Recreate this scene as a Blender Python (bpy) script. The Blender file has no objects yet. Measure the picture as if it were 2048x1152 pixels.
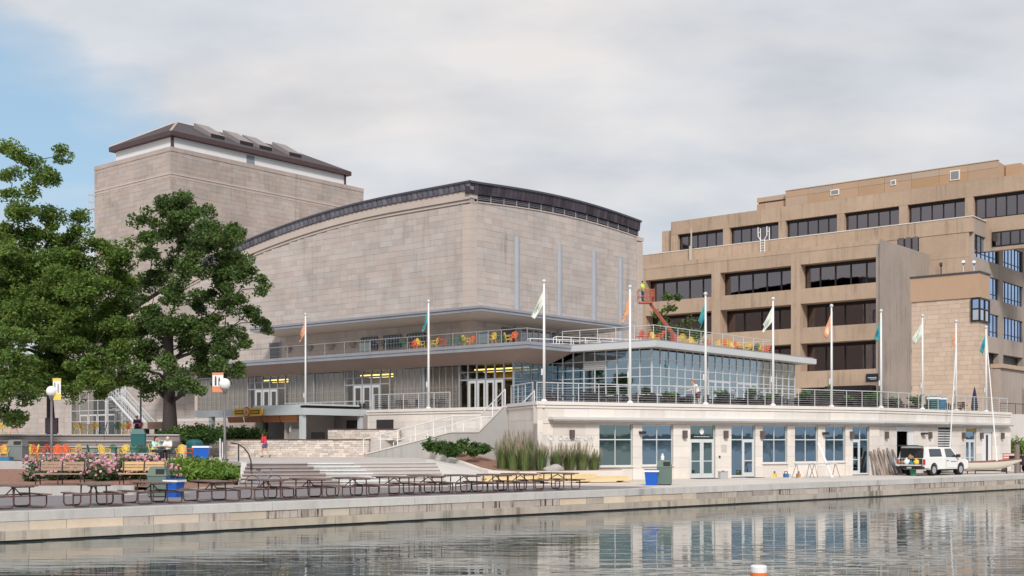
import bpy, bmesh, math, random
import numpy as np
from mathutils import Vector, Matrix
R = random.Random(7)
NR = np.random.default_rng(5)
SC = bpy.context.scene
COL = SC.collection
PI = math.pi

# ------------------------------------------------------------------ camera
F, HY, CZ = 2400.0, 882.0, 2.22          # focal length in photo pixels, horizon row, eye height above the quay
cam = bpy.data.cameras.new('camera')
cam.sensor_width = 36.0
cam.lens = F / 2048 * 36
cam.shift_y = (HY - 576) / 2048
cam.clip_end = 12000
cam.clip_start = 0.5
camo = bpy.data.objects.new('camera', cam)
camo.location = (0, 0, CZ)
camo.rotation_euler = (PI / 2, 0, 0)
COL.objects.link(camo)
SC.camera = camo

# ------------------------------------------------------------------ sky
SUN_EL, SUN_AZ = math.radians(38), math.radians(176)      # azimuth clockwise from +Y
W = bpy.data.worlds.new('World'); SC.world = W; W.use_nodes = True
def world():
    nt = W.node_tree; N = nt.nodes; L = nt.links; N.clear()
    out = N.new('ShaderNodeOutputWorld'); bg = N.new('ShaderNodeBackground')
    bg.inputs['Strength'].default_value = 0.05
    sky = N.new('ShaderNodeTexSky'); sky.sky_type = 'NISHITA'; sky.sun_disc = False
    sky.sun_elevation = SUN_EL; sky.sun_rotation = SUN_AZ; sky.air_density = 1.0; sky.dust_density = 0.6
    tc = N.new('ShaderNodeTexCoord'); sep = N.new('ShaderNodeSeparateXYZ')
    L.new(tc.outputs['Generated'], sep.inputs[0])
    def m(op, a, b=None, c=None):
        n = N.new('ShaderNodeMath'); n.operation = op
        for i, v in enumerate((a, b, c)):
            if v is None: continue
            if isinstance(v, (int, float)): n.inputs[i].default_value = v
            else: L.new(v, n.inputs[i])
        return n.outputs[0]
    z = m('ADD', m('MAXIMUM', sep.outputs[2], 0.0), 0.34)
    px = m('DIVIDE', sep.outputs[0], z); py = m('DIVIDE', sep.outputs[1], z)
    cmb = N.new('ShaderNodeCombineXYZ'); L.new(px, cmb.inputs[0]); L.new(py, cmb.inputs[1])
    def noise(sc, det, off, st=(1, 1, 1)):
        mp = N.new('ShaderNodeMapping'); mp.inputs['Location'].default_value = (off, off * .7, 0); mp.inputs['Scale'].default_value = st
        L.new(cmb.outputs[0], mp.inputs[0])
        n = N.new('ShaderNodeTexNoise'); n.inputs['Scale'].default_value = sc; n.inputs['Detail'].default_value = det
        n.inputs['Roughness'].default_value = 0.5
        L.new(mp.outputs[0], n.inputs['Vector']); return n.outputs[0]
    n1 = noise(1.7, 6, 3.3, (.8, 1.2, 1)); n2 = noise(5.2, 7, 8.1, (.75, 1.2, 1)); n3 = noise(.5, 3, 1.7)
    n4 = noise(1.9, 6, 5.2, (.7, 1.3, 1))
    def ramp(fac, pts):
        r = N.new('ShaderNodeValToRGB'); e = r.color_ramp.elements
        e[0].position, e[0].color = pts[0]; e[1].position, e[1].color = pts[-1]
        for p, c in pts[1:-1]:
            k = e.new(p); k.color = c
        L.new(fac, r.inputs[0]); return r.outputs[0]
    dens = m('ADD', m('MULTIPLY', n1, .50), m('MULTIPLY', n2, .50))
    cl = ramp(dens, [(.37, (5.4, 5.7, 6.1, 1)), (.46, (6.2, 6.4, 6.7, 1)), (.53, (6.9, 6.95, 7.1, 1)), (.62, (7.7, 7.6, 7.55, 1))])
    warm = ramp(n4, [(.38, (.96, .99, 1.03, 1)), (.62, (1.035, 1.0, .985, 1))])
    mul = N.new('ShaderNodeMix'); mul.data_type = 'RGBA'; mul.blend_type = 'MULTIPLY'; mul.inputs[0].default_value = 1
    L.new(cl, mul.inputs[6]); L.new(warm, mul.inputs[7])
    # a gap of blue in the overcast, low over the far end of the shore
    d = Vector((-.42, 1, .255)).normalized()
    gx = m('DIVIDE', m('SUBTRACT', sep.outputs[0], d.x), .30); gz = m('DIVIDE', m('SUBTRACT', m('ADD', sep.outputs[2], m('MULTIPLY', sep.outputs[0], .42)), d.z + d.x * .42), .075)
    gy = m('DIVIDE', m('SUBTRACT', sep.outputs[1], d.y), .5)
    dist = m('SQRT', m('ADD', m('ADD', m('MULTIPLY', gx, gx), m('MULTIPLY', gz, gz)), m('MULTIPLY', gy, gy)))
    dist = m('ADD', dist, m('MULTIPLY', m('SUBTRACT', n2, .5), 1.6))
    dist = m('ADD', dist, m('MULTIPLY', m('SUBTRACT', n4, .5), 1.8))
    cover = ramp(m('MULTIPLY', dist, .8), [(.28, (.05, .05, .05, 1)), (.72, (.5, .5, .5, 1)), (.98, (1, 1, 1, 1))])
    blue = N.new('ShaderNodeMix'); blue.data_type = 'RGBA'; blue.inputs[0].default_value = .45
    L.new(sky.outputs[0], blue.inputs[6]); blue.inputs[7].default_value = (4.6, 7.2, 9.2, 1)
    mx = N.new('ShaderNodeMix'); mx.data_type = 'RGBA'
    L.new(cover, mx.inputs[0]); L.new(blue.outputs[2], mx.inputs[6]); L.new(mul.outputs[2], mx.inputs[7])
    L.new(mx.outputs[2], bg.inputs['Color']); L.new(bg.outputs[0], out.inputs[0])
world()
sl = bpy.data.lights.new('sun', 'SUN'); sl.energy = 1.5; sl.angle = math.radians(10); sl.color = (1.0, .95, .88)
so = bpy.data.objects.new('sun', sl); COL.objects.link(so)
sd = Vector((math.sin(SUN_AZ) * math.cos(SUN_EL), math.cos(SUN_AZ) * math.cos(SUN_EL), math.sin(SUN_EL)))
so.rotation_euler = sd.to_track_quat('Z', 'Y').to_euler(); so.location = sd * 200
SC.view_settings.view_transform = 'Standard'; SC.view_settings.look = 'None'
SC.view_settings.gamma = 1.0; SC.view_settings.use_curve_mapping = False
SC.view_settings.exposure = 1.08

# ------------------------------------------------------------------ surveying helpers: photo measurements to metres
TH = math.atan2(.7676, .641)             # the campus grid: local x = u, local y = v
U = (.641, .7676); V = (-.7676, .641)
def S(px): return (px - 1024) / F
def G(px, py, z=0.0):
    Y = F * (CZ - z) / (py - HY); return Vector((S(px) * Y, Y, z))
def PD(px, Y, z=0.0): return Vector((S(px) * Y, Y, z))
def zat(py, Y): return CZ + (HY - py) * Y / F
def xy(a, b): return (a * U[0] + b * V[0], a * U[1] + b * V[1])
def ab(X, Y): return (X * U[0] + Y * U[1], X * V[0] + Y * V[1])
def onA(A, px):
    s = S(px); Y = A / (.641 * s + .7676); return Y * (.641 - .7676 * s), Y
def onB(B, px):
    s = S(px); Y = B / (.641 - .7676 * s); return Y * (.641 * s + .7676), Y
def online(P, D, px):                    # distance along a plan line at which a photo column crosses it
    s = S(px); return (s * P[1] - P[0]) / (D[0] - s * D[1])

# ------------------------------------------------------------------ materials
MATS = {}
def mat(name, col, rough=.75, var=.10, sc=1.2, bump=0.0, bsc=18, metal=0.0, spec=.4, streak=0.0, rnd=0.0, isl=0.0, st=(1, 1, 1), hue=0.0, emit=0, sfreq=2.6):
    if name in MATS: return MATS[name]
    m = bpy.data.materials.new(name); m.use_nodes = True; nt = m.node_tree; N = nt.nodes; L = nt.links
    b = N['Principled BSDF']
    b.inputs['Roughness'].default_value = rough; b.inputs['Metallic'].default_value = metal
    b.inputs['Specular IOR Level'].default_value = spec
    geo = N.new('ShaderNodeNewGeometry')
    def mth(op, a, c):
        n = N.new('ShaderNodeMath'); n.operation = op
        for i, v in enumerate((a, c)):
            if isinstance(v, (int, float)): n.inputs[i].default_value = v
            else: L.new(v, n.inputs[i])
        return n.outputs[0]
    def nz(scale, detail, stretch):
        mp = N.new('ShaderNodeMapping'); mp.inputs['Scale'].default_value = stretch
        L.new(geo.outputs['Position'], mp.inputs[0])
        n = N.new('ShaderNodeTexNoise'); n.inputs['Scale'].default_value = scale; n.inputs['Detail'].default_value = detail
        n.inputs['Roughness'].default_value = .6
        L.new(mp.outputs[0], n.inputs['Vector']); return n.outputs[0]
    val = mth('ADD', 1.0, mth('MULTIPLY', mth('SUBTRACT', nz(sc, 5, st), .5), var * 3))
    val = mth('ADD', val, mth('MULTIPLY', mth('SUBTRACT', nz(sc * 9, 3, st), .5), var * 1.1))
    r = None
    if rnd or isl:
        oi = N.new('ShaderNodeObjectInfo')
        r = mth('FRACT', mth('ADD', oi.outputs['Random'], geo.outputs['Random Per Island']), 0)
        val = mth('ADD', val, mth('MULTIPLY', mth('SUBTRACT', r, .5), 2 * max(rnd, isl)))
    if streak:
        s1 = nz(1.0, 5, (sfreq, sfreq, sfreq * .06)); s2 = nz(.35, 3, (1, 1, 1))
        k = mth('MULTIPLY', mth('MAXIMUM', mth('SUBTRACT', s1, .5), 0.0), mth('MAXIMUM', mth('SUBTRACT', s2, .38), 0.0))
        val = mth('SUBTRACT', val, mth('MULTIPLY', k, streak * 22))
    val = mth('MAXIMUM', val, .12)
    hs = N.new('ShaderNodeHueSaturation'); hs.inputs['Color'].default_value = (*col, 1)
    L.new(val, hs.inputs['Value'])
    if hue and r is not None:
        L.new(mth('ADD', .5, mth('MULTIPLY', mth('SUBTRACT', mth('FRACT', mth('MULTIPLY', r, 7.31), 0), .5), hue)), hs.inputs['Hue'])
        L.new(mth('ADD', .75, mth('MULTIPLY', mth('FRACT', mth('MULTIPLY', r, 3.77), 0), .5)), hs.inputs['Saturation'])
    L.new(hs.outputs[0], b.inputs['Base Color'])
    if bump:
        bp = N.new('ShaderNodeBump'); bp.inputs['Strength'].default_value = min(1, bump); bp.inputs['Distance'].default_value = .02
        L.new(nz(bsc, 4, st), bp.inputs['Height']); L.new(bp.outputs[0], b.inputs['Normal'])
    if emit:
        b.inputs['Emission Color'].default_value = (*col, 1); b.inputs['Emission Strength'].default_value = emit
    MATS[name] = m; return m
def glass(name, tint, refl, dens, rough=.02, wob=.0):
    """coated architectural glass: part mirror, part tinted see-through"""
    if name in MATS: return MATS[name]
    m = bpy.data.materials.new(name); m.use_nodes = True; nt = m.node_tree; N = nt.nodes; L = nt.links; N.clear()
    out = N.new('ShaderNodeOutputMaterial'); mix = N.new('ShaderNodeMixShader')
    gl = N.new('ShaderNodeBsdfGlossy'); gl.inputs['Color'].default_value = (*tint, 1); gl.inputs['Roughness'].default_value = rough
    tr = N.new('ShaderNodeBsdfTransparent'); tr.inputs['Color'].default_value = (*[dens * (.6 + .4 * t) for t in tint], 1)
    fr = N.new('ShaderNodeFresnel'); gb = N.new('ShaderNodeNewGeometry'); io = N.new('ShaderNodeMath'); io.operation = 'MULTIPLY_ADD'
    io.inputs[1].default_value = 1 / 1.5 - 1.5; io.inputs[2].default_value = 1.5      # the pane's far face is met from inside
    L.new(gb.outputs['Backfacing'], io.inputs[0]); L.new(io.outputs[0], fr.inputs['IOR'])
    ad = N.new('ShaderNodeMath'); ad.operation = 'ADD'; ad.use_clamp = True; ad.inputs[1].default_value = refl
    L.new(fr.outputs[0], ad.inputs[0]); L.new(ad.outputs[0], mix.inputs[0])
    L.new(tr.outputs[0], mix.inputs[1]); L.new(gl.outputs[0], mix.inputs[2]); L.new(mix.outputs[0], out.inputs[0])
    geo = N.new('ShaderNodeNewGeometry'); n = N.new('ShaderNodeTexNoise'); n.inputs['Scale'].default_value = .9
    L.new(geo.outputs['Position'], n.inputs['Vector'])
    bp = N.new('ShaderNodeBump'); bp.inputs['Strength'].default_value = .12; bp.inputs['Distance'].default_value = .02
    L.new(n.outputs[0], bp.inputs['Height']); L.new(bp.outputs[0], gl.inputs['Normal'])
    MATS[name] = m; return m
def leafmat(name, c, var=.5, hue=.06, trans=.35):
    if name in MATS: return MATS[name]
    m = bpy.data.materials.new(name); m.use_nodes = True; nt = m.node_tree; N = nt.nodes; L = nt.links; N.clear()
    out = N.new('ShaderNodeOutputMaterial'); mix = N.new('ShaderNodeMixShader'); mix.inputs[0].default_value = trans
    df = N.new('ShaderNodeBsdfPrincipled'); df.inputs['Roughness'].default_value = .55; df.inputs['Specular IOR Level'].default_value = .25
    tl = N.new('ShaderNodeBsdfTranslucent')
    geo = N.new('ShaderNodeNewGeometry'); hs = N.new('ShaderNodeHueSaturation'); hs.inputs['Color'].default_value = (*c, 1)
    oi = N.new('ShaderNodeObjectInfo')
    big = N.new('ShaderNodeTexNoise'); big.inputs['Scale'].default_value = .55; big.inputs['Detail'].default_value = 2
    L.new(geo.outputs['Position'], big.inputs['Vector'])
    def mth(op, a, b):
        n = N.new('ShaderNodeMath'); n.operation = op
        for i, v in enumerate((a, b)):
            if isinstance(v, (int, float)): n.inputs[i].default_value = v
            else: L.new(v, n.inputs[i])
        return n.outputs[0]
    rp = geo.outputs['Random Per Island']
    L.new(mth('ADD', mth('ADD', 1 - var * .5, mth('MULTIPLY', rp, var)), mth('MULTIPLY', mth('SUBTRACT', big.outputs[0], .5), 1.1)), hs.inputs['Value'])
    L.new(mth('ADD', mth('ADD', .5 - hue * .5, mth('MULTIPLY', mth('FRACT', mth('MULTIPLY', rp, 5.7), 0), hue)), mth('MULTIPLY', mth('SUBTRACT', .5, big.outputs[0]), .06)), hs.inputs['Hue'])
    L.new(hs.outputs[0], df.inputs['Base Color']); L.new(hs.outputs[0], tl.inputs['Color'])
    L.new(df.outputs[0], mix.inputs[1]); L.new(tl.outputs[0], mix.inputs[2]); L.new(mix.outputs[0], out.inputs[0])
    MATS[name] = m; return m
def watermat():
    m = bpy.data.materials.new('lake_water'); m.use_nodes = True; nt = m.node_tree; N = nt.nodes; L = nt.links
    b = N['Principled BSDF']; b.inputs['Base Color'].default_value = (.062, .088, .092, 1); b.inputs['Roughness'].default_value = .008
    b.inputs['IOR'].default_value = 1.5; b.inputs['Specular IOR Level'].default_value = .5
    geo = N.new('ShaderNodeNewGeometry'); prev = None
    for sc, st, dist, rot in ((1.0, (.16, .62, 1), .013, 0.06), (1.0, (.38, 1.9, 1), .0095, -.08), (1.0, (1.0, 4.6, 1), .0026, .05)):
        mp = N.new('ShaderNodeMapping'); mp.inputs['Scale'].default_value = st; mp.inputs['Rotation'].default_value = (0, 0, rot)
        L.new(geo.outputs['Position'], mp.inputs[0])
        n = N.new('ShaderNodeTexNoise'); n.inputs['Scale'].default_value = sc; n.inputs['Detail'].default_value = 1.0; n.inputs['Roughness'].default_value = .4
        n.inputs['Distortion'].default_value = .5
        L.new(mp.outputs[0], n.inputs['Vector'])
        bp = N.new('ShaderNodeBump'); bp.inputs['Strength'].default_value = 1; bp.inputs['Distance'].default_value = dist
        L.new(n.outputs[0], bp.inputs['Height'])
        if prev: L.new(prev, bp.inputs['Normal'])
        prev = bp.outputs[0]
    L.new(prev, b.inputs['Normal']); return m

LIME = mat('limestone', (.455, .402, .376), .85, .14, .30, .25, 9, isl=.085, hue=.012, streak=.22)
LIME2 = mat('limestone_trim', (.50, .425, .385), .85, .10, .5, .2, 9)
TOWERST = mat('tower_limestone', (.40, .342, .312), .85, .20, .3, .25, 6, isl=.08, hue=.015, streak=.2)
CREAM = mat('cream_stone', (.68, .63, .585), .8, .07, .8, .15, 12, rnd=.09, hue=.02, streak=.12)
CREAMT = mat('cream_trim', (.70, .655, .615), .8, .06, .8, .1, 12, streak=.12)
CONC = mat('concrete', (.43, .42, .41), .85, .10, .7, .2, 10, streak=.25)
CONCL = mat('concrete_light', (.58, .55, .525), .85, .10, .5, .2, 10)
CONCW = mat('paving_concrete', (.57, .525, .49), .85, .16, .35, .2, 8)
ASPH = mat('quay_asphalt', (.20, .185, .195), .9, .12, .5, .3, 30)
PLAZA = mat('plaza_paving', (.49, .45, .43), .85, .12, .6, .2, 12)
BROWNST = mat('brown_riser_shade', (.25, .205, .20), .85, .15, 1.0, .2, 12, rnd=.1)  # riser brown, kept darker than the treads as painted shade
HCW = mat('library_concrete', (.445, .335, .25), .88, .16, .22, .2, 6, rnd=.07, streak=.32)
HCWP = mat('library_panel', (.43, .305, .215), .85, .08, .4, .1, 6, rnd=.08, hue=.006)
HCWB = mat('buff_block', (.56, .435, .345), .85, .10, .5, .2, 8, isl=.08, streak=.1)
HCWG = mat('shaded_grey_concrete', (.37, .312, .275), .88, .16, .22, .2, 6, rnd=.08, streak=.32)  # library concrete with side-face shade in the colour; also the plain grey wall
COPPER = mat('aged_copper', (.072, .058, .075), .5, .40, 1.2, .1, 10, metal=.35, rnd=.35, isl=.35, streak=.3)
COPPERB = mat('aged_copper_blue', (.17, .165, .20), .55, .25, 1.0, .1, 10, metal=.3, rnd=.3, isl=.3)
FLASH = mat('dark_flashing', (.075, .08, .105), .5, .15, 1, metal=.3)
FASC = mat('blue_grey_fascia', (.30, .315, .355), .5, .10, .6, metal=.15, streak=.15)
FASCW = mat('pale_metal_fascia', (.60, .615, .63), .45, .05, .6, metal=.2)
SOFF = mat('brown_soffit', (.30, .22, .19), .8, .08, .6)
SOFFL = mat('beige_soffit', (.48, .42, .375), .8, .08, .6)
WHITE = mat('white_paint', (.78, .78, .78), .5, .05, 1)
WHITEW = mat('white_cladding', (.70, .71, .73), .6, .04, .5)
RAIL = mat('rail_steel', (.62, .64, .66), .4, .05, 2, metal=.4)
DARKM = mat('dark_metal', (.045, .038, .042), .5, .15, 3, metal=.3)
BRONZE = mat('dark_bronze', (.028, .022, .024), .45, .15, 2, metal=.3)
TABW = mat('table_plank', (.17, .118, .108), .7, .25, 3, .2, 20, st=(1, 1, 1))
TUBE = mat('table_tube', (.125, .066, .06), .55, .2, 4, metal=.2)
MAROON = mat('maroon_trim', (.072, .044, .046), .6, .15, 1)
ROOFB = mat('brown_roof', (.062, .05, .058), .75, .2, .8, rnd=.1)
WOODB = mat('bench_wood', (.36, .245, .18), .65, .2, 4, .1, 15, rnd=.12, st=(1, 1, 6))
WOODY = mat('yellow_wood', (.58, .40, .20), .65, .12, 4, .1, 15, rnd=.12)
LUMB = mat('fresh_lumber', (.72, .56, .32), .75, .10, 3, .1, 12, rnd=.10)
LUMG = mat('weathered_board', (.27, .215, .185), .8, .2, 3, .1, 12, rnd=.25)
MULCH = mat('mulch', (.27, .15, .11), .95, .45, 6, .9, 22)
BARK = mat('bark', (.060, .048, .045), .9, .35, 3, .8, 14, st=(1, 1, .25))
BARKD = mat('dark_bark', (.05, .042, .038), .9, .3, 3, .8, 14, st=(1, 1, .25))
RUBB = mat('rubble_stone', (.60, .53, .48), .85, .15, 3, .3, 14, rnd=.24, hue=.03)
MORTAR = mat('mortar', (.36, .315, .29), .9, .1, 3)
QCAP = mat('quay_cap', (.50, .485, .47), .85, .12, .9, .2, 8, rnd=.08, streak=.25)
QA = mat('quay_stone_cream', (.52, .445, .365), .85, .12, 1.5, .3, 8, rnd=.16, hue=.02)
QB = mat('quay_stone_grey', (.33, .29, .27), .85, .25, 2.5, .4, 8, rnd=.14)
QC = mat('quay_stone_stained', (.42, .37, .335), .85, .15, 1.5, .4, 8, rnd=.1, streak=1.5, sfreq=8)
QL = mat('quay_ledge_stone', (.43, .385, .33), .85, .18, 1.2, .3, 8, rnd=.10, streak=.5, hue=.02)
QWET = mat('wet_stone', (.045, .038, .036), .35, .2, 1.5)
INT = mat('dark_interior', (.035, .033, .035), .9, .1, 1)
INTM = mat('mid_interior', (.16, .14, .125), .9, .15, .6)
CURT = mat('curtain', (.47, .435, .40), .9, .12, 2)
SIGNY = mat('sign_yellow', (.80, .46, .04), .45, .04, 2)
ORANGE = mat('banner_orange', (.66, .25, .14), .6, .06, 3)
MENU = mat('menu_board', (.42, .17, .075), .7, .1, 2, rnd=.1)
GRNBIN = mat('green_bin', (.115, .17, .145), .6, .06, 2)
TEALBIN = mat('teal_bin', (.012, .10, .105), .5, .08, 2)
BLUEBIN = mat('blue_bin', (.010, .10, .48), .45, .06, 2)
LINER = mat('white_liner', (.75, .78, .80), .6, .05, 6)
RUBBER = mat('rubber', (.018, .018, .02), .7, .1, 4)
CARW = mat('white_car_paint', (.76, .76, .75), .25, .07, 1.5, spec=.6)
CHROME = mat('chrome', (.65, .65, .67), .2, .03, 2, metal=.9)
TAILR = mat('tail_lamp', (.45, .05, .03), .25, .05, 4)
LIFT = mat('lift_orange', (.42, .12, .085), .5, .06, 2)
GLOBE = mat('milk_globe', (.82, .82, .80), .35, .02, 2)
LAMPP = mat('lamp_post_grey', (.16, .15, .16), .5, .08, 3, metal=.2)
CHY = mat('chair_yellow', (.76, .53, .08), .5, .14, 3)
CHO = mat('chair_orange', (.72, .15, .045), .5, .14, 3)
CHG = mat('chair_green', (.012, .145, .095), .45, .06, 3)
CHR = mat('chair_red', (.62, .045, .03), .45, .06, 3)
GP = glass('pavilion_glass', (.66, .84, .95), .33, .55)
GB = glass('boathouse_glass', (.38, .54, .68), .52, .30)
GL = glass('lounge_glass', (.80, .78, .75), .03, .92)
GH = glass('library_glass', (.60, .54, .56), .30, .20)
GHB = glass('library_blue_glass', (.48, .66, .95), .72, .18)
GBLK = glass('glass_block', (.40, .48, .52), .22, .30, .15)
GC = glass('car_glass', (.5, .58, .62), .25, .35)

# ------------------------------------------------------------------ geometry helpers
class MB:
    def __init__(s): s.v = []; s.f = []; s.m = []
    def add(s, vs, fs, mi=0):
        o = len(s.v); s.v += [tuple(v) for v in vs]; s.f += [tuple(i + o for i in f) for f in fs]; s.m += [mi] * len(fs)
    def box(s, x0, x1, y0, y1, z0, z1, mi=0):
        s.add([(x0, y0, z0), (x1, y0, z0), (x1, y1, z0), (x0, y1, z0), (x0, y0, z1), (x1, y0, z1), (x1, y1, z1), (x0, y1, z1)],
              [(0, 3, 2, 1), (4, 5, 6, 7), (0, 1, 5, 4), (1, 2, 6, 5), (2, 3, 7, 6), (3, 0, 4, 7)], mi)
    def prism(s, poly, z0, z1, mi=0):
        n = len(poly); zt = z1 if isinstance(z1, (list, tuple)) else [z1] * n; zb = z0 if isinstance(z0, (list, tuple)) else [z0] * n
        vs = [(p[0], p[1], zb[i]) for i, p in enumerate(poly)] + [(p[0], p[1], zt[i]) for i, p in enumerate(poly)]
        s.add(vs, [tuple(range(n))[::-1], tuple(range(n, 2 * n))] + [(i, (i + 1) % n, n + (i + 1) % n, n + i) for i in range(n)], mi)
    def xprism(s, prof, y0, y1, mi=0):           # profile in (x,z), swept along y
        n = len(prof)
        vs = [(p[0], y0, p[1]) for p in prof] + [(p[0], y1, p[1]) for p in prof]
        s.add(vs, [tuple(range(n)), tuple(range(n, 2 * n))[::-1]] + [(i, n + i, n + (i + 1) % n, (i + 1) % n) for i in range(n)], mi)
    def tube(s, pts, r, n=6, mi=0, closed=False):
        pts = [Vector(p) for p in pts]; k = len(pts); rr = r if isinstance(r, (list, tuple)) else [r] * k
        vs = []; up = Vector((0, 0, 1)); pn = None
        for i, p in enumerate(pts):
            if closed: d = pts[(i + 1) % k] - pts[i - 1]
            else: d = pts[min(i + 1, k - 1)] - pts[max(i - 1, 0)]
            if d.length < 1e-9: d = Vector((0, 0, 1))
            d.normalize()
            if pn is None:
                pn = up if abs(d.z) < .9 else Vector((1, 0, 0))
            a = (pn - d * pn.dot(d))
            if a.length < 1e-6: a = d.orthogonal()
            a.normalize(); b = d.cross(a); pn = a
            for j in range(n):
                t = 2 * PI * j / n; vs.append(p + (a * math.cos(t) + b * math.sin(t)) * rr[i])
        fs = []
        for i in range(k if closed else k - 1):
            for j in range(n):
                q = (i + 1) % k; fs.append((i * n + j, i * n + (j + 1) % n, q * n + (j + 1) % n, q * n + j))
        if not closed: fs += [tuple(range(n))[::-1], tuple(range((k - 1) * n, k * n))]
        s.add(vs, fs, mi)
    def ell(s, c, r, nu=10, nv=7, mi=0):
        c = Vector(c); r = (r, r, r) if isinstance(r, (int, float)) else r; vs = []; fs = []
        for i in range(1, nv):
            ph = PI * i / nv
            for j in range(nu):
                t = 2 * PI * j / nu; vs.append((c.x + r[0] * math.sin(ph) * math.cos(t), c.y + r[1] * math.sin(ph) * math.sin(t), c.z + r[2] * math.cos(ph)))
        top = len(vs); vs.append((c.x, c.y, c.z + r[2])); vs.append((c.x, c.y, c.z - r[2]))
        for j in range(nu):
            fs.append((top, j, (j + 1) % nu)); b = (nv - 2) * nu; fs.append((top + 1, b + (j + 1) % nu, b + j))
        for i in range(nv - 2):
            for j in range(nu): fs.append((i * nu + j, (i + 1) * nu + j, (i + 1) * nu + (j + 1) % nu, i * nu + (j + 1) % nu))
        s.add(vs, fs, mi)
    def lathe(s, prof, n=14, mi=0, c=(0, 0, 0)):
        vs = []; k = len(prof)
        for r, z in prof:
            for j in range(n):
                t = 2 * PI * j / n; vs.append((c[0] + r * math.cos(t), c[1] + r * math.sin(t), c[2] + z))
        fs = [(i * n + j, i * n + (j + 1) % n, (i + 1) * n + (j + 1) % n, (i + 1) * n + j) for i in range(k - 1) for j in range(n)]
        fs += [tuple(range(n))[::-1], tuple(range((k - 1) * n, k * n))]
        s.add(vs, fs, mi)
    def quad(s, a, b, c, d, mi=0): s.add([a, b, c, d], [(0, 1, 2, 3)], mi)
    def poly(s, pts, mi=0): s.add(pts, [tuple(range(len(pts)))], mi)
    def xf(s, fn, start=0):
        for i in range(start, len(s.v)): s.v[i] = tuple(fn(s.v[i]))
    def build(s, name, mats, parent=None, smooth=False, **kw):
        me = bpy.data.meshes.new(name)
        o0 = ORG.get(parent.name, (0, 0, 0)) if parent else (0, 0, 0)
        if 'org' in kw: o0 = kw.pop('org')
        me.from_pydata([(v[0] - o0[0], v[1] - o0[1], v[2] - o0[2]) for v in s.v], [], s.f)
        for m in (mats if isinstance(mats, (list, tuple)) else [mats]): me.materials.append(m)
        if any(s.m): me.polygons.foreach_set('material_index', s.m)
        if smooth: me.shade_smooth()
        me.update()
        return link(name, me, parent, **kw)
ORG = {}
def link(name, me, parent=None, label=None, cat=None, group=None, kind=None, loc=None, rz=None):
    o = bpy.data.objects.new(name, me); COL.objects.link(o)
    if parent: o.parent = parent; ORG[o.name] = ORG.get(parent.name, (0, 0, 0)) if loc is None else (0, 0, 0)
    if loc is not None: o.location = loc
    if rz is not None: o.rotation_euler = (0, 0, rz)
    tag(o, label, cat, group, kind); return o
ORD = ['first', 'second', 'third', 'fourth', 'fifth', 'sixth', 'seventh', 'eighth', 'ninth', 'tenth', 'eleventh', 'twelfth', 'thirteenth']
def tag(o, label=None, cat=None, group=None, kind=None):
    if label: o['label'] = label
    if cat: o['category'] = cat
    if group: o['group'] = group
    if kind: o['kind'] = kind
    return o
def thing(name, label, cat, loc=(0, 0, 0), rz=0, group=None, kind=None):
    return link(name, None, None, label, cat, group, kind, loc, rz)
def gthing(name, label, cat, a, b, z=0, group=None, kind=None):
    """a thing on the campus grid; its parts are written in grid coordinates"""
    X, Y = xy(a, b); o = thing(name, label, cat, (X, Y, z), TH, group, kind); ORG[o.name] = (a, b, z); return o
def copytree(o, loc=None, rz=None, parent=None):
    c = o.copy(); COL.objects.link(c); c.parent = parent
    if loc is not None: c.location = loc
    if rz is not None: c.rotation_euler = (0, 0, rz)
    for ch in o.children: copytree(ch, parent=c)
    return c
def grp(name, parent):
    """a part made of several sub-parts"""
    return link(name, None, parent)
UB = {}
def piece(name, parent, x0, x1, y0, y1, z0, z1, m, rz=0, kind=None):
    """one box-shaped piece that shares a unit box mesh with its likes; coordinates in the parent's frame"""
    if m.name not in UB:
        b = MB(); b.box(-.5, .5, -.5, .5, -.5, .5); me = bpy.data.meshes.new('box_' + m.name); me.from_pydata(b.v, [], b.f); me.materials.append(m); UB[m.name] = me
    o = bpy.data.objects.new(name, UB[m.name]); COL.objects.link(o)
    o0 = ORG.get(parent.name, (0, 0, 0)) if parent else (0, 0, 0)
    o.parent = parent; ORG[o.name] = None
    o.location = ((x0 + x1) / 2 - o0[0], (y0 + y1) / 2 - o0[1], (z0 + z1) / 2 - o0[2]); o.scale = (abs(x1 - x0), abs(y1 - y0), abs(z1 - z0)); o.rotation_euler = (0, 0, rz)
    if kind: o['kind'] = kind
    return o
def part(name, parent, m, *boxes, **kw):
    b = MB()
    for q in boxes: b.box(*q)
    return b.build(name, m, parent, **kw)
def ashlar(x0, x1, z0, ztop, ch, l0, l1, rg):
    out = []; z = z0; k = 0
    while True:
        x = x0 - rg.random() * l0; any_ = False
        while x < x1:
            l = rg.uniform(l0, l1); xa, xb = max(x, x0), min(x + l, x1); x += l
            if xb - xa < .08: continue
            zt = min(ztop(xa), ztop(xb))
            if z + ch <= zt + .01: out.append((xa, xb, z, z + ch)); any_ = True
            elif z + .12 < zt: out.append((xa, xb, z, zt)); any_ = True
        z += ch; k += 1
        if not any_ or k > 200: break
    return out
def npmesh(name, V_, quads, m, parent=None, **kw):
    me = bpy.data.meshes.new(name); n = len(V_); q = len(quads); w = quads.shape[1]
    me.vertices.add(n); me.vertices.foreach_set('co', np.asarray(V_, dtype=np.float32).ravel())
    me.loops.add(q * w); me.loops.foreach_set('vertex_index', quads.astype(np.int32).ravel())
    me.polygons.add(q); me.polygons.foreach_set('loop_start', np.arange(q, dtype=np.int32) * w)
    me.update(calc_edges=True); me.validate()
    me.materials.append(m)
    return link(name, me, parent, **kw)
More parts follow.
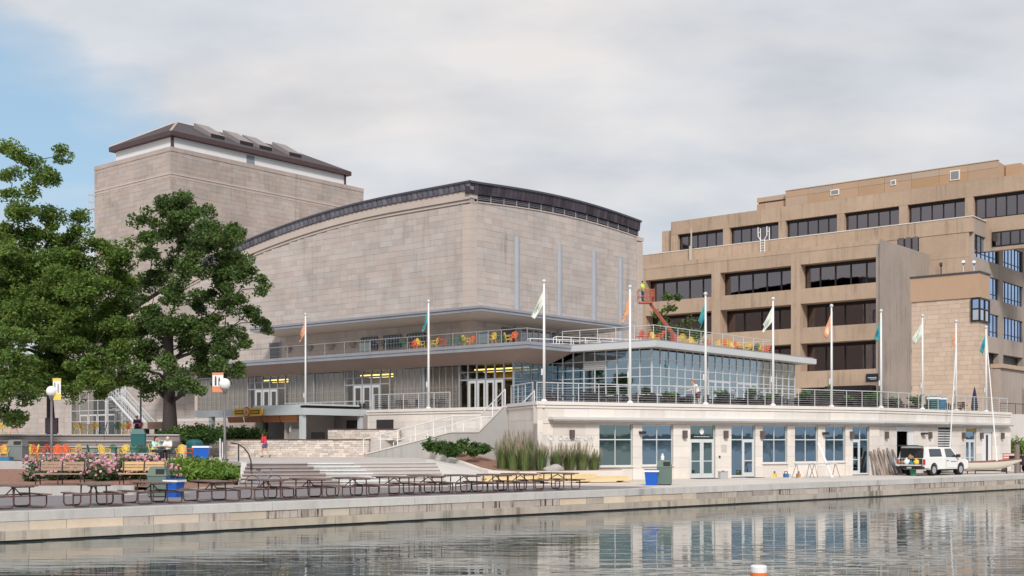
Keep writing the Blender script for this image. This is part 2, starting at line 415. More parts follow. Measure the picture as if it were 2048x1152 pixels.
# ================================================================== ground, lake, quay
Q0 = Vector((-15.8, 37.0)); QD = Vector((.7655, .643)); QN = Vector((-.643, .7655)); QA_ = math.atan2(QD.y, QD.x)
def qp(t, n, z=0.0):
    p = Q0 + QD * t + QN * n; return Vector((p.x, p.y, z))
def water():
    b = MB(); b.poly([(-4000, -4000, -.9), (4000, -4000, -.9), (4000, 4000, -.9), (-4000, 4000, -.9)])
    return b.build('lake_water', watermat(), kind='structure')
water()
b = MB()
e = [qp(-1500, .5, 0), qp(1500, .5, 0), qp(1500, 2500, 0), qp(-1500, 2500, 0)]
b.poly([(p.x, p.y, 0) for p in e]); b.build('ground', CONCW, kind='structure')
b = MB(); b.poly([qp(-60, .62, .004), qp(27, .62, .004), qp(31, 1.6, .004), qp(29, 5.5, .004), qp(24, 9, .004), qp(18, 16, .004), qp(-60, 24, .004)])
b.build('asphalt_path', ASPH, kind='structure')
# far shore across the lake, seen only in reflections
b = MB(); rg = random.Random(3); pts = []
for i in range(41):
    an = math.radians(100 + i * 8.2); r = 2300; pts.append((r * math.cos(an), r * math.sin(an), 7 + rg.random() * 9))
for i in range(40):
    p, q = pts[i], pts[i + 1]
    b.quad((p[0], p[1], -1), (q[0], q[1], -1), (q[0] * 1.06, q[1] * 1.06, q[2]), (p[0] * 1.06, p[1] * 1.06, p[2]))
b.build('far_shore_hill', mat('far_woods_hazed', (.10, .125, .13), .9, .3, .02), kind='structure')  # distance haze is put into the bluish woods colour

# quay wall: every slab and stone its own piece
qw = thing('quay_wall', 'stepped limestone quay wall with grey cap slabs along the lake', 'quay wall', (Q0.x, Q0.y, 0), QA_)
rg = random.Random(11)
part('backing', qw, MORTAR, (-40, 110, .12, .62, -1.2, -.29))
part('waterline_course', qw, QWET, (-40, 110, -.20, .12, -1.4, -.83))
t = -14.0
while t < 84:
    l = rg.uniform(2.7, 3.2); piece('cap_slab', qw, t, t + l - .012, -.06, .66, -.27, .016 + rg.uniform(-.004, .004), QCAP); t += l
t = -14.0; seq = 0
while t < 84:
    l = rg.uniform(1.0, 1.9)
    if rg.random() < .3: seq = rg.choice([0, 1, 2])
    m = rg.choice([QC, QC, QC, QA, QA, QB]) if seq else QC
    piece('stone_block', qw, t, t + l - .015, -.03 + rg.uniform(-.02, .02), .2, -.56, -.273, m); t += l
t = -14.0
while t < 84:
    l = rg.uniform(1.6, 3.0); piece('ledge_stone', qw, t, t + l - .012, -.30 + rg.uniform(-.025, .025), .2, -.84, -.565 + rg.uniform(-.012, .012), QL); t += l
t = -60
for t0, t1 in ((-60, -14), (84, 130)):
    part('wall_run', qw, QC, (t0, t1, -.06, .66, -.27, .012), (t0, t1, -.03, .2, -.56, -.273), (t0, t1, -.3, .2, -.84, -.565))

# plaza terrace and the levels behind it
ZP, ZU, ZU2, ZT = 1.14, 2.30, 2.65, 4.15
SA = Vector((-12.6, 58.0)); SB = Vector((-4.4, 60.4)); sdir = (SB - SA).normalized(); sout = Vector((sdir.y, -sdir.x))
b = MB(); b.prism([(-90, 63.3), (-14.9, 63.3), (-13.7, 61.2), (SA.x - .02, SA.y + .42), (SB.x, SB.y + .42), (-5.3, 75.9), (-5.3, 110), (-90, 110)], -.05, ZP)
b.build('plaza', PLAZA, kind='structure')
WHITES = mat('pale_stair', (.66, .66, .66), .8, .08, .8)
st = thing('plaza_steps', 'broad stepped seating with a pale central stair rising to the plaza', 'steps', (SA.x, SA.y, 0), math.atan2(sdir.y, sdir.x))
Ls = (SB - SA).length
# seven steps: dark seating flank, pale central stair, beige flank
BRT = mat('brown_tread', (.36, .32, .315), .85, .15, 1.0, .2, 12, rnd=.08); BEI = mat('beige_tread', (.50, .475, .455), .85, .1, 1.0, .2, 12, rnd=.06)
for i in range(7):
    z1 = ZP - i * ZP / 7 - .003; y0 = -.43 * (i + 1) + .40; x1, x2 = 2.7 + .24 * i, 5.0 + .24 * i
    for xa, xb, mt_, mr_ in ((-.2 - .1 * i, x1, BRT, BROWNST), (x1, x2, WHITES, CONC), (x2, Ls + .6, BEI, PLAZA)):
        piece('riser', st, xa, xb, y0 + .04, y0 + .45, z1 - ZP / 7 - .02, z1 - .047, mr_); piece('step', st, xa + .004, xb - .004, y0 - .015, y0 + .46, z1 - .045, z1, mt_)  # risers coloured darker than treads, painting in the shade of each step
b = MB(); ed = [(SB.x + .02, SB.y + .43, ZP + .006), (-4.6, 64, ZP + .006), (-4.85, 68, ZP + .006), (-5.1, 72, ZP + .006), (-5.35, 75.9, ZP + .006)]; lo = [(-2.9, 58.0, .012), (-.85, 63.2, .10), (-1.65, 65.9, .55), (-3.05, 69.4, .88), (-5.2, 75.8, ZP + .01)]
for i in range(4): b.quad(ed[i], lo[i], lo[i + 1], ed[i + 1])
b.quad(ed[0], (ed[0][0], ed[0][1], 0), (lo[0][0], lo[0][1], 0), lo[0])
b.build('concrete_ramp', CONCL, kind='structure')

# low planter wall and bed before the plaza
def ribbon(pts, w0, z0, z1, m, name, parent=None, **kw):
    b = MB(); n = len(pts)
    for i in range(n - 1):
        p = Vector(pts[i][:2]); q = Vector(pts[i + 1][:2]); d = (q - p).normalized(); nn = Vector((-d.y, d.x)) * w0
        za = pts[i][2] if len(pts[i]) > 2 else z1; zb = pts[i + 1][2] if len(pts[i]) > 2 else z1
        b.prism([p, q, q + nn, p + nn], z0, [za, zb, zb, za])
    return b.build(name, m, parent, **kw)
pw = thing('planter_wall', 'low concrete planter wall edging the mulch bed of roses', 'wall', (-18, 48.4, 0))
ORG[pw.name] = (-18, 48.4, 0)
pts = [(-42, 48.6), (-30, 48.5), (-21, 48.4), (-15.5, 49.2), (-13.9, 51.2), (-13.1, 53.6), (-12.35, 55.6)]
for i in range(len(pts) - 1):
    ribbon([pts[i], pts[i + 1]], .32, -.02, .39 if i < 3 else .18, CONC, 'wall_segment', pw)
rw = thing('retaining_wall', 'grey concrete retaining wall of the plaza behind the roses', 'wall', (-18, 63, 0)); ORG[rw.name] = (-18, 63, 0)
for p, q in (((-60, 62.9), (-30, 62.9)), ((-30, 62.9), (-22, 62.9)), ((-22, 62.9), (-14.95, 62.9))):
    ribbon([p, q], .38, .3, ZP + .03, CONC, 'wall_panel', rw)
cv = [(-14.95, 62.9, ZP + .05), (-14.0, 60.8, ZP + .05), (-13.3, 58.9, ZP), (-12.95, 57.2, .7), (-12.75, 55.9, .28)]
for i in range(4): ribbon([cv[i], cv[i + 1]], .34, -.02, 0, CONCL, 'cheek_wall', rw)
b = MB()
front = [(-42, 48.9), (-30, 48.8), (-21, 48.7), (-15.6, 49.5), (-14.1, 51.4), (-13.35, 53.7), (-12.9, 55.6)]
back = [(-42, 62.9), (-30, 62.9), (-21, 62.9), (-16.5, 62.9), (-14.9, 62.6), (-14.0, 60.5), (-13.2, 58.0)]
zf = [.36, .36, .36, .33, .2, .17, .16]; zk = [.75, .75, .75, .75, .8, .7, .4]
for i in range(6):
    for j in range(4):
        def P(ii, jj):
            f = jj / 4; x = front[ii][0] * (1 - f) + back[ii][0] * f; y = front[ii][1] * (1 - f) + back[ii][1] * f
            return (x, y, zf[ii] * (1 - f) + zk[ii] * f)
        b.quad(P(i, j), P(i + 1, j), P(i + 1, j + 1), P(i, j + 1))
b.build('mulch_bed', MULCH, kind='structure')

# terraced seating behind the plaza, upper level
tw = thing('terraced_seat_wall', 'brown terraced seat steps climbing from the plaza to the upper terrace', 'steps', (-24, 72, ZP)); ORG[tw.name] = (-24, 72, ZP)
for i in range(4):
    z = ZP + (i + 1) * (ZU2 - ZP) / 4
    for x0 in (-62, -44, -34, -26):
        x1 = {-62: -44, -44: -34, -34: -26, -26: -21.2}[x0]
        piece('riser', tw, x0 + .01, x1 - .01, 72.06 + i * 1.5, 79, z - .42, z - .082, BROWNST)  # dark risers below paler seats paint the shade line between steps
        piece('seat_step', tw, x0 + .01, x1 - .01, 71.95 + i * 1.5, 73.7 + i * 1.5, z - .08, z, CONC)
b = MB(); b.prism([(-90, 78.6), (-21, 78.6), (-21, 83), (-20.6, 83), (-20.6, 112), (-90, 112)], ZP - .1, ZU2 - .004); b.build('upper_terrace', PLAZA, kind='structure')
b = MB(); b.prism([(-20.6, 82.0), (-9.0, 81.0), (-6, 84), (-6, 112), (-20.6, 112)], ZP - .1, ZU); b.build('kiosk_floor', PLAZA, kind='structure')
b = MB(); b.poly([(-26.5, 77.0, 1.9), (-20.7, 77.0, 1.9), (-20.6, 82, 2.35), (-20.6, 84, 2.72), (-26.5, 84, 2.72)]); b.build('tree_bed', MULCH, kind='structure')
part('tree_bed_kerb', None, CONC, (-26.6, -20.6, 76.6, 77.0, ZP - .02, 1.95), kind='structure')

# rubble walls
def rubble(name, label, p, q, z0, z1, n_course, th=.5, cap=True, lmin=.22, lmax=.62):
    p = Vector(p); q = Vector(q); d = q - p; L = d.length; an = math.atan2(d.y, d.x)
    o = thing(name, label, 'stone wall', (p.x, p.y, z0), an); rg = random.Random(int(L * 100))
    part('core', o, MORTAR, (0.02, L - .02, .03, th, 0, z1 - z0 - .02))
    ch = (z1 - z0) / n_course; cnt = 0
    for i in range(n_course):
        x = 0
        while x < L - .05:
            l = min(rg.uniform(lmin, lmax), L - x)
            h = ch * rg.uniform(.84, .97)
            piece('stone', o, x + .008, x + l - .008, -.03 * rg.random(), .2, i * ch, i * ch + h, RUBB); x += l
    if cap: part('coping', o, mat('dark_coping', (.10, .065, .06), .8, .15, 2), (-.02, L + .02, -.06, th + .05, z1 - z0, z1 - z0 + .07))
    return o
rubble('rubble_wall', 'long low wall of cream rubble stone behind the woman in red', (-20.6, 81.6), (-9.6, 80.6), ZP, 2.28, 8)
rubble('rubble_wall', 'taller stepped piece of cream rubble wall beside the stair foot', (-12.55, 81.75), (-7.6, 81.25), 2.28, 2.98, 5)

# ================================================================== boathouse and its roof terrace
P0 = Vector((1.4, 65.7)); P1 = Vector((24.0, 78.4)); P2 = Vector((38.2, 91.9))
DA = (P1 - P0).normalized(); DBv = (P2 - P1).normalized(); AA = math.atan2(DA.y, DA.x); AB = math.atan2(DBv.y, DBv.x)
LA, LB = (P1 - P0).length, (P2 - P1).length; dAB = AB - AA
bh = thing('boathouse', 'cream stone boathouse with blue windows under a roof terrace on the quay', 'building', (P0.x, P0.y, 0), AA)
def tB(v):      # façade B coordinates to the boathouse frame
    c, s = math.cos(dAB), math.sin(dAB); return (LA + v[0] * c - v[1] * s, v[0] * s + v[1] * c, v[2])
def ta(px): return online(P0, DA, px)
def tb(px): return online(P1, DBv, px)
ZH, ZC, ZTOP = 3.17, 3.42, 4.41
def pieceB(name, x0, x1, y0, y1, z0, z1, m, parent=bh):
    c = tB(((x0 + x1) / 2, (y0 + y1) / 2, (z0 + z1) / 2)); w, d, h = abs(x1 - x0) / 2, abs(y1 - y0) / 2, abs(z1 - z0) / 2
    return piece(name, parent, c[0] - w, c[0] + w, c[1] - d, c[1] + d, c[2] - h, c[2] + h, m, rz=dAB)
winsA = [(1198.8, 1265.6, .80, 'w'), (1284.7, 1346.7, .82, 'w'), (1380.8, 1430.8, .03, 'dd'), (1463, 1511, .05, 'wd'), (1525.6, 1575, .88, 'w'), (1590, 1636, .90, 'w'), (1650.6, 1691, .92, 'w'), (1705, 1739, .05, 'dw')]
WA = [(ta(a), ta(c), z, k) for a, c, z, k in winsA]
winsB = [(1792.5, 1828, .05, 'open'), (1876, 1903, 1.0, 'lv'), (1932, 1953, .05, 'dd'), (1964, 1986, .05, 'wh')]
WB = [(tb(a), tb(c), z, k) for a, c, z, k in winsB]
def facade(ws, L, place, x_start, courses_m):
    rg = random.Random(int(L * 10)); edges = [x_start] + [e for w in ws for e in (w[0], w[1])] + [L]
    spans = [(edges[i], edges[i + 1]) for i in range(0, len(edges), 2)]
    for x0, x1 in spans: place('wall_pier', x0, x1, .06, .45, 0, ZH + .01, MORTAR)
    for x0, x1, z, k in ws:
        if z > .3: place('wall_panel', x0, x1, .06, .45, 0, z - .06, CREAM); place('sill', x0 - .1, x1 + .1, -.05, .3, z - .08, z, CREAMT)
    place('wall_head', x_start, L, .05, .45, ZH + .012, ZTOP - .36, CREAMT)
    # stone blocks on the piers
    ch = ZH / 5
    for x0, x1 in spans:
        n = max(1, round((x1 - x0) / 1.15))
        for i in range(5):
            off = .5 if i % 2 and n > 1 else 0; xs = [x0] + [x0 + (x1 - x0) * (k + off) / n for k in range(0 if off else 1, n)] + [x1]
            for k in range(len(xs) - 1):
                if xs[k + 1] - xs[k] > .05: place('stone_block', xs[k] + .005, xs[k + 1] - .005, rg.uniform(-.008, .004), .07, i * ch + .004, (i + 1) * ch - .004, CREAM)
    x = x_start
    while x < L - .1:
        l = min(rg.uniform(1.2, 2.0), L - x)
        if L - x - l < .4: l = L - x
        place('stone_block', x + .004, x + l - .004, rg.uniform(-.006, .004), .06, ZH + .02, ZC + .06, CREAM)
        place('stone_block', x + .004, x + l - .004, rg.uniform(-.006, .004), .06, ZC + .066, ZTOP - .385, CREAM)
        x += l
    place('cornice', x_start, L, -.045, .5, ZTOP - .36, ZTOP - .24, CREAMT)
    place('cornice', x_start, L, -.02, .5, ZTOP - .238, ZTOP - .20, MORTAR)
    place('cornice', x_start, L, -.09, .5, ZTOP - .198, ZTOP, CREAMT)
pa = lambda n, x0, x1, y0, y1, z0, z1, m, parent=bh: piece(n, parent, x0, x1, y0, y1, z0, z1, m)
facade(WA, LA - .01, pa, 0.0, 5); facade(WB, LB, pieceB, .01, 5)
FR = mat('window_frame', (.66, .69, .70), .45, .04, 2, metal=.2)
GBT = glass('boathouse_glass_teal', (.48, .66, .66), .34, .45)
def windowset(x0, x1, z, k, place, teal=False):
    g = GBT if teal else GB; wn = grp('window' if k == 'w' else 'glazed_door', bh)
    zt = ZH; zm = 2.30; xm = (x0 + x1) / 2; fw = .045; y = .14
    def fr(a, c, e, f): place('frame', a, c, y - .03, y + .05, e, f, FR, parent=wn)
    def gl(a, c, e, f): place('pane', a, c, y, y + .02, e, f, g, parent=wn)
    fr(x0, x1, zt - fw, zt); fr(x0, x1, zm - .03, zm + .03); fr(x0, x0 + fw, z, zt); fr(x1 - fw, x1, z, zt)
    if k == 'w':
        fr(xm - fw / 2, xm + fw / 2, z, zt); fr(x0, x1, z, z + fw)
        for a, c in ((x0, xm), (xm, x1)): gl(a + fw, c - fw, z + fw, zm - .03); gl(a + fw, c - fw, zm + .03, zt - fw)
    elif k == 'dd':
        gl(x0 + fw, x1 - fw, zm + .03, zt - fw)
        for a, c in ((x0 + fw, xm - .01), (xm + .01, x1 - fw)):
            fr(a, a + .12, z, zm - .03); fr(c - .12, c, z, zm - .03); fr(a + .12, c - .12, z, z + .26); fr(a + .12, c - .12, zm - .17, zm - .03); fr(a + .12, c - .12, 1.0, 1.05)
            gl(a + .12, c - .12, z + .26, 1.0); gl(a + .12, c - .12, 1.05, zm - .17)
    else:
        fr(xm - fw / 2, xm + fw / 2, z, zt)
        gl(x0 + fw, xm - .03, zm + .03, zt - fw); gl(xm + .03, x1 - fw, zm + .03, zt - fw)
        wd, dr = ((x0 + fw, xm - .03), (xm + .03, x1 - fw)) if k == 'wd' else ((xm + .03, x1 - fw), (x0 + fw, xm - .03))
        gl(wd[0], wd[1], z + .1, zm - .03); fr(wd[0], wd[1], z, z + .1)
        a, c = dr; fr(a, a + .12, z, zm - .03); fr(c - .12, c, z, zm - .03); fr(a + .12, c - .12, z, z + .26); fr(a + .12, c - .12, zm - .16, zm - .03); fr(a + .12, c - .12, 1.0, 1.05)
        gl(a + .12, c - .12, z + .26, 1.0); gl(a + .12, c - .12, 1.05, zm - .16)
for i, (x0, x1, z, k) in enumerate(WA): windowset(x0, x1, z, k, pa, teal=(i in (0, 2)))
x0, x1, z, k = WB[2]; windowset(x0, x1, z, 'dd', pieceB)
x0, x1, z, k = WB[3]; pieceB('white_door', x0, x1, .12, .18, z, ZH - .05, WHITEW); pieceB('door_gap', (x0 + x1) / 2, (x0 + x1) / 2 + .28, .09, .13, z, ZH - .5, INT); pieceB('roller_shutter_box', x0, x1, .02, .25, ZH - .28, ZH, WHITEW)
x0, x1, z, k = WB[0]; pieceB('roller_shutter', x0, x1, .02, .3, ZH - .3, ZH, WHITEW); pieceB('door_leaf', x1 - .75, x1, .05, .12, z, ZH - .3, WHITEW); pieceB('door_frame', x0, x0 + .08, 0, .3, z, ZH - .3, WHITEW)
x0, x1, z, k = WB[1]
pieceB('louvre_backing', x0, x1, .2, .28, z, ZH, DARKM)
for i in range(12): pieceB('louvre_slat', x0, x1, .06, .2, z + i * .175, z + i * .175 + .10, FASCW)
pieceB('yellow_notice', WB[2][0] + .1, WB[2][1] - .1, .08, .1, ZH - .28, ZH - .06, mat('notice_gold', (.42, .29, .07), .6))
# canopy, terrace deck, interior
place = pa
pa('canopy', ta(1096), LA + .05, -.5, .05, ZC - .02, ZC + .13, FASCW); pieceB('canopy', -.06, LB - .4, -.5, .05, ZC - .02, ZC + .13, FASCW)
pa('canopy_soffit', ta(1096) + .1, LA, -.45, .05, ZC - .09, ZC - .021, SOFFL); pieceB('canopy_soffit', 0.02, LB - .5, -.45, .05, ZC - .09, ZC - .021, SOFFL)
def tobh(X, Y):
    c, s = math.cos(AA), math.sin(AA); return ((X - P0.x) * c + (Y - P0.y) * s, -(X - P0.x) * s + (Y - P0.y) * c)
deck = MB()
cor = [(0.35, .4), (LA, .4)] + [tB((LB, .4, 0))[:2]] + [tB((LB, 16, 0))[:2], (14, 24), tobh(*xy(58.3, 52)), tobh(*xy(57.6, 46.3)), tobh(0.0, 71.0)]
deck.prism(cor, ZT - .3, ZT); deck.build('terrace_deck', CONCL, bh)
part('interior_back_wall', bh, INTM, (2.6, LA + 3, 5.5, 5.7, 0, ZT - .31)); part('interior_floor', bh, INTM, (.5, LA + 8, .46, 5.5, -.01, .02))
b = MB(); n0 = len(b.v); b.box(.5, LB - .3, 5.0, 5.2, 0, ZT - .31); b.box(LB - .35, LB - .01, .05, 14, 0, ZT - .01); b.xf(tB); b.build('end_wall', CREAMT, bh)
part('curtain_column', bh, CURT, (ta(1258), ta(1264), .6, .9, .1, 3.1), (ta(1340), ta(1345), .6, .9, .1, 3.1))
# chamfered corner towards the stair
pc = Vector((-.2, 71.0)); d = P0 - pc; Lc = d.length; ac = math.atan2(d.y, d.x)
lc = Matrix.Rotation(-AA, 3, 'Z') @ Vector((pc.x - P0.x, pc.y - P0.y, 0)); rc = ac - AA
def pieceC(name, x0, x1, y0, y1, z0, z1, m):
    q = Matrix.Rotation(rc, 3, 'Z') @ Vector(((x0 + x1) / 2, (y0 + y1) / 2, (z0 + z1) / 2)) + lc
    w, dd, h = abs(x1 - x0) / 2, abs(y1 - y0) / 2, abs(z1 - z0) / 2
    return piece(name, bh, q[0] - w, q[0] + w, q[1] - dd, q[1] + dd, q[2] - h, q[2] + h, m, rz=rc)
for i in range(5):
    ch = (ZTOP - .36) / 6.0
for i in range(6):
    xs = [0, 1.7 if i % 2 else 2.9, 4.2 if i % 2 else 4.6, Lc]
    for k in range(3): pieceC('stone_block', xs[k] + .005, xs[k + 1] - .005, 0, .3, i * ch + .004, (i + 1) * ch - .004, CREAM)
pieceC('cornice', -.1, Lc + .05, -.045, .4, ZTOP - .36, ZTOP - .24, CREAMT); pieceC('cornice', -.1, Lc + .06, -.09, .4, ZTOP - .198, ZTOP, CREAMT)
pieceC('cornice', -.1, Lc + .02, -.02, .4, ZTOP - .239, ZTOP - .199, MORTAR)
# wall lamps, lettering, notices: fixed to the building
def wl(x, place): place('wall_lamp', x - .12, x + .12, -.2, 0, 2.38, 2.84, mat('lamp_bronze', (.11, .085, .085), .5, .1, 3))
for px in (1142.5, 1368, 1450, 1523, 1702): wl(ta(px), pa)
for px in (1771, 1858, 1925, 1961, 2003): wl(tb(px), pieceB)
for px in (1282, 1648): pa('wall_camera', ta(px) - .16, ta(px) + .16, -.3, 0, 2.62, 2.78, DARKM)
pieceB('wall_camera', tb(1845) - .25, tb(1845) + .2, -.3, 0, 2.66, 2.80, DARKM)
lg = MB(); cx = (WA[2][0] + WA[2][1]) / 2; lg.lathe([(.16, 0), (.16, .012)], 20); lg.xf(lambda v: (cx + v[0], .13 - v[2], 2.80 + v[1] * 1.2)); lg.build('door_logo', WHITE, bh)
lg = MB()
for i in range(11): lg.box(cx - .56 + i * .104, cx - .50 + i * .104, .118, .13, 2.46, 2.50)
lg.build('door_lettering', WHITE, bh)
pa('door_mat', ta(1378), ta(1432), -.9, -.1, .005, .02, DARKM); pa('door_mat', ta(1487), ta(1512), -.8, -.1, .005, .02, DARKM)
pa('wall_plaque', ta(1448) - .2, ta(1448) + .2, -.02, 0, 1.55, 2.0, mat('plaque', (.50, .46, .42), .6))
pa('wall_switch', ta(1439) - .05, ta(1439) + .05, -.04, 0, 1.2, 1.34, DARKM)
def text(s, size, m, parent, loc, rot, name, ext=.015):
    cu = bpy.data.curves.new(name, 'FONT'); cu.body = s; cu.size = size; cu.extrude = ext; cu.align_x = 'CENTER'; cu.align_y = 'CENTER'
    o = bpy.data.objects.new(name, cu); COL.objects.link(o)
    me = bpy.data.meshes.new_from_object(o.evaluated_get(bpy.context.evaluated_depsgraph_get())); bpy.data.objects.remove(o)
    me.materials.append(m); q = link(name, me, parent); q.location = loc; q.rotation_euler = rot; return q
LETT = mat('letter_steel', (.72, .72, .72), .35, .03, 2, metal=.3)
text('Outdoor  UW', .40, LETT, bh, (ta(1152), -.03, 2.36), (PI / 2, 0, 0), 'lettering')
sb = MB()
for i in range(10):
    t = 2 * PI * i / 10; sb.box(-.035, .035, 0, .02, .15, .27); sb.v[-8:] = [(math.cos(t) * v[0] - math.sin(t) * v[2], v[1], math.sin(t) * v[0] + math.cos(t) * v[2]) for v in sb.v[-8:]]
sb.tube([(math.cos(2 * PI * k / 14) * .13, .01, math.sin(2 * PI * k / 14) * .13) for k in range(14)], .025, 4, closed=True)
sb.xf(lambda v: (v[0] + ta(1100), v[1] - .03, v[2] + 2.38)); sb.build('sun_emblem', LETT, bh)

# railing on the parapet
def railing(name, label, pts, h=1.05, sp=1.35, ncab=7, m=RAIL, cat='railing', posts=None, r=.024, group=None, capr=.03):
    """posts, rails and cables along a polyline of 3-D points (world)"""
    pts = [Vector(p) for p in pts]; o = thing(name, label, cat, pts[0], 0, group); ORG[o.name] = tuple(pts[0])
    pm = MB(); pm.tube([(0, 0, 0), (0, 0, h)], r, 6); pme = bpy.data.meshes.new('post'); pme.from_pydata(pm.v, [], pm.f); pme.materials.append(m)
    seen = set()
    for i in range(len(pts) - 1):
        d = pts[i + 1] - pts[i]; n = max(1, round(d.length / sp))
        for k in range(n + 1):
            p = pts[i] + d * (k / n); key = (round(p.x, 2), round(p.y, 2))
            if key in seen: continue
            seen.add(key); q = link('post', pme, o); q.location = p - pts[0]
    b = MB(); b.tube([p + Vector((0, 0, h)) for p in pts], capr, 6); b.build('top_rail', m, o)
    for k in range(ncab):
        b = MB(); z = h * (k + .6) / (ncab + .6); b.tube([p + Vector((0, 0, z)) for p in pts], .006, 4); b.build('cable', m, o)
    return o
def bw(x, y, z):                                # boathouse frame to world
    c, s = math.cos(AA), math.sin(AA); return Vector((P0.x + x * c - y * s, P0.y + x * s + y * c, z))
eB = tB((LB - .2, .18, 0)); cN = lc
railing('terrace_railing', 'steel cable railing along the boathouse roof terrace parapet', [bw(.25, .5, ZTOP), bw(LA, .18, ZTOP), bw(eB[0], eB[1], ZTOP)])
railing('corner_railing', 'short steel railing on the terrace corner at the head of the stair', [bw(.05, .6, ZTOP), Vector((-.05, 70.6, ZTOP))], ncab=4)

# terrace left wall above the stair, and the stair itself (campus grid)
tl = gthing('terrace_wall', 'cream stone terrace wall with moulded parapet behind the outdoor stair', 'wall', 57.6, 46.0)
b1 = onA(58.2, 735)[0]
LW = b1 - 45.6
rg = random.Random(5)
part('wall_core', tl, MORTAR, (58.26, 58.7, 45.6, b1, 0, ZTOP - .34))
for i in range(6):
    z = 1.0 + i * .505; y = 45.6
    while y < b1 - .1:
        l = min(rg.uniform(1.3, 2.1), b1 - y); piece('stone_block', tl, 58.2 + rg.uniform(0, .01), 58.3, y + .005, y + l - .005, z + .004, z + .501, CREAM); y += l
for z0, z1, dx, m in ((ZTOP - .36, ZTOP - .24, .045, CREAMT), (ZTOP - .238, ZTOP - .2, .02, MORTAR), (ZTOP - .198, ZTOP, .09, CREAMT)):
    part('cornice', tl, m, (58.2 - dx, 58.75, 45.6, b1 + .05, z0, z1))
part('wall_opening', tl, INT, (58.14, 58.22, onA(58.2, 787)[0], onA(58.2, 754)[0], 2.3, 3.7))
part('terrace_floor', tl, CONCL, (58.7, 66.7, 46, 62.1, ZT - .25, ZT - .006), (61.3, 66.7, 62.102, 92, ZT - .25, ZT - .006)); part('return_wall', tl, CREAMT, (58.72, 61.3, b1 - .35, b1, 1.1, ZT))
bq = [onA(58.4, p)[0] for p in (748, 900)]
railing('terrace_railing', 'steel cable railing on the cream terrace wall below the theater lounge', [Vector((*xy(58.4, bq[0]), ZTOP)), Vector((*xy(58.4, bq[1]), ZTOP))], ncab=7)
railing('terrace_railing', 'steel railing on the kiosk side of the lounge terrace', [Vector((*xy(61.5, onA(61.5, 570)[0]), ZT)), Vector((*xy(61.5, onA(61.5, 742)[0]), ZT))], ncab=5)

sr = gthing('outdoor_stair', 'grey concrete outdoor stair with sloping coping beside the boathouse', 'stair', 54.7, 47.0)
bs0, bs1 = onA(54.7, 735)[0], onA(54.7, 1012)[0]         # foot (far) .. head (near)
bm0, bm1 = onA(54.7, 906)[0], onA(54.7, 962)[0]
zl = 2.62
prof = [(bs0, ZP - .1), (bs0, ZP + .18), (bm0, zl + .12), (bm1, zl + .12), (bs1, ZT + .1), (bs1 - 1.3, ZT + .1), (bs1 - 1.3, -.1), (bm1, -.1)]
b = MB(); n0 = 0; b.xprism([(p[0], p[1]) for p in prof], 54.55, 54.85); b.xf(lambda v: (v[1], v[0], v[2])); b.build('outer_wall', CONC, sr)
b = MB()
path = [(bs0, ZP + .18), (bm0, zl + .12), (bm1, zl + .12), (bs1, ZT + .1)]
for i in range(3):
    (p, z0), (q, z1) = path[i], path[i + 1]
    b.add([(54.5, p, z0), (54.9, p, z0), (54.9, q, z1), (54.5, q, z1), (54.5, p, z0 + .09), (54.9, p, z0 + .09), (54.9, q, z1 + .09), (54.5, q, z1 + .09)], [(0, 3, 2, 1), (4, 5, 6, 7), (0, 1, 5, 4), (1, 2, 6, 5), (2, 3, 7, 6), (3, 0, 4, 7)])
b.build('coping', CREAMT, sr)
def flight(bA, zA, bB, zB, n):
    for i in range(n):
        y0 = bA + (bB - bA) * i / n; y1 = bA + (bB - bA) * (i + 1) / n; z = zA + (zB - zA) * (i + 1) / n
        piece('step', sr, 54.86, 57.5, min(y0, y1) , max(y0, y1), z - .35, z, CONCL)
flight(bs0, ZP, bm0, zl, 9); flight(bm1, zl, bs1, ZT, 9)
part('landing', sr, CONCL, (54.86, 57.5, min(bm0, bm1), max(bm0, bm1), zl - .3, zl - .002))
part('inner_wall', sr, CONCL, (57.5, 58.1, bs1, bs0, .9, zl - .4))
def wv(a, b_, z): X, Y = xy(a, b_); return Vector((X, Y, z))
for a, nm, lb in ((54.62, 'stair_handrail', 'steel handrail on the outer coping of the outdoor stair'), (57.4, 'stair_handrail', 'steel handrail on the wall side of the outdoor stair')):
    railing(nm, lb, [wv(a, bs0 + .3, ZP + (.25 if a < 55 else .1)), wv(a, bm0, zl + .2), wv(a, bm1, zl + .2), wv(a, bs1, ZT + .2)], h=.95, sp=1.6, ncab=3, cat='handrail', m=WHITE, r=.035, capr=.04)
# ================================================================== theater: auditorium, balcony, lounge
LG, LB2 = 63.5, 52.85            # lounge glass planes (left face a, right face b)
BA, BB = 62.06, 50.44            # balcony fascia planes
WAa, WBb = 66.8, 59.87           # auditorium wall planes
CA, CB = 63.65, 55.98            # upper canopy fascia planes
BE = onA(LG, 395)[0]             # far end of the lounge front
AE = onB(WBb, 1283)[0]           # right end of the auditorium
th = gthing('theater', 'limestone theater with copper-edged arched roof, balcony and glazed lounge', 'building', WAa, WBb)
BFAR = 107.2
def ztL(y): return 20.95 - .0043 * max(0.0, y - 67) ** 2
def ztR(x): return 20.2 + .6 * math.sin(PI * min(1, max(0, (x - WAa) / (AE - WAa))) * .9)
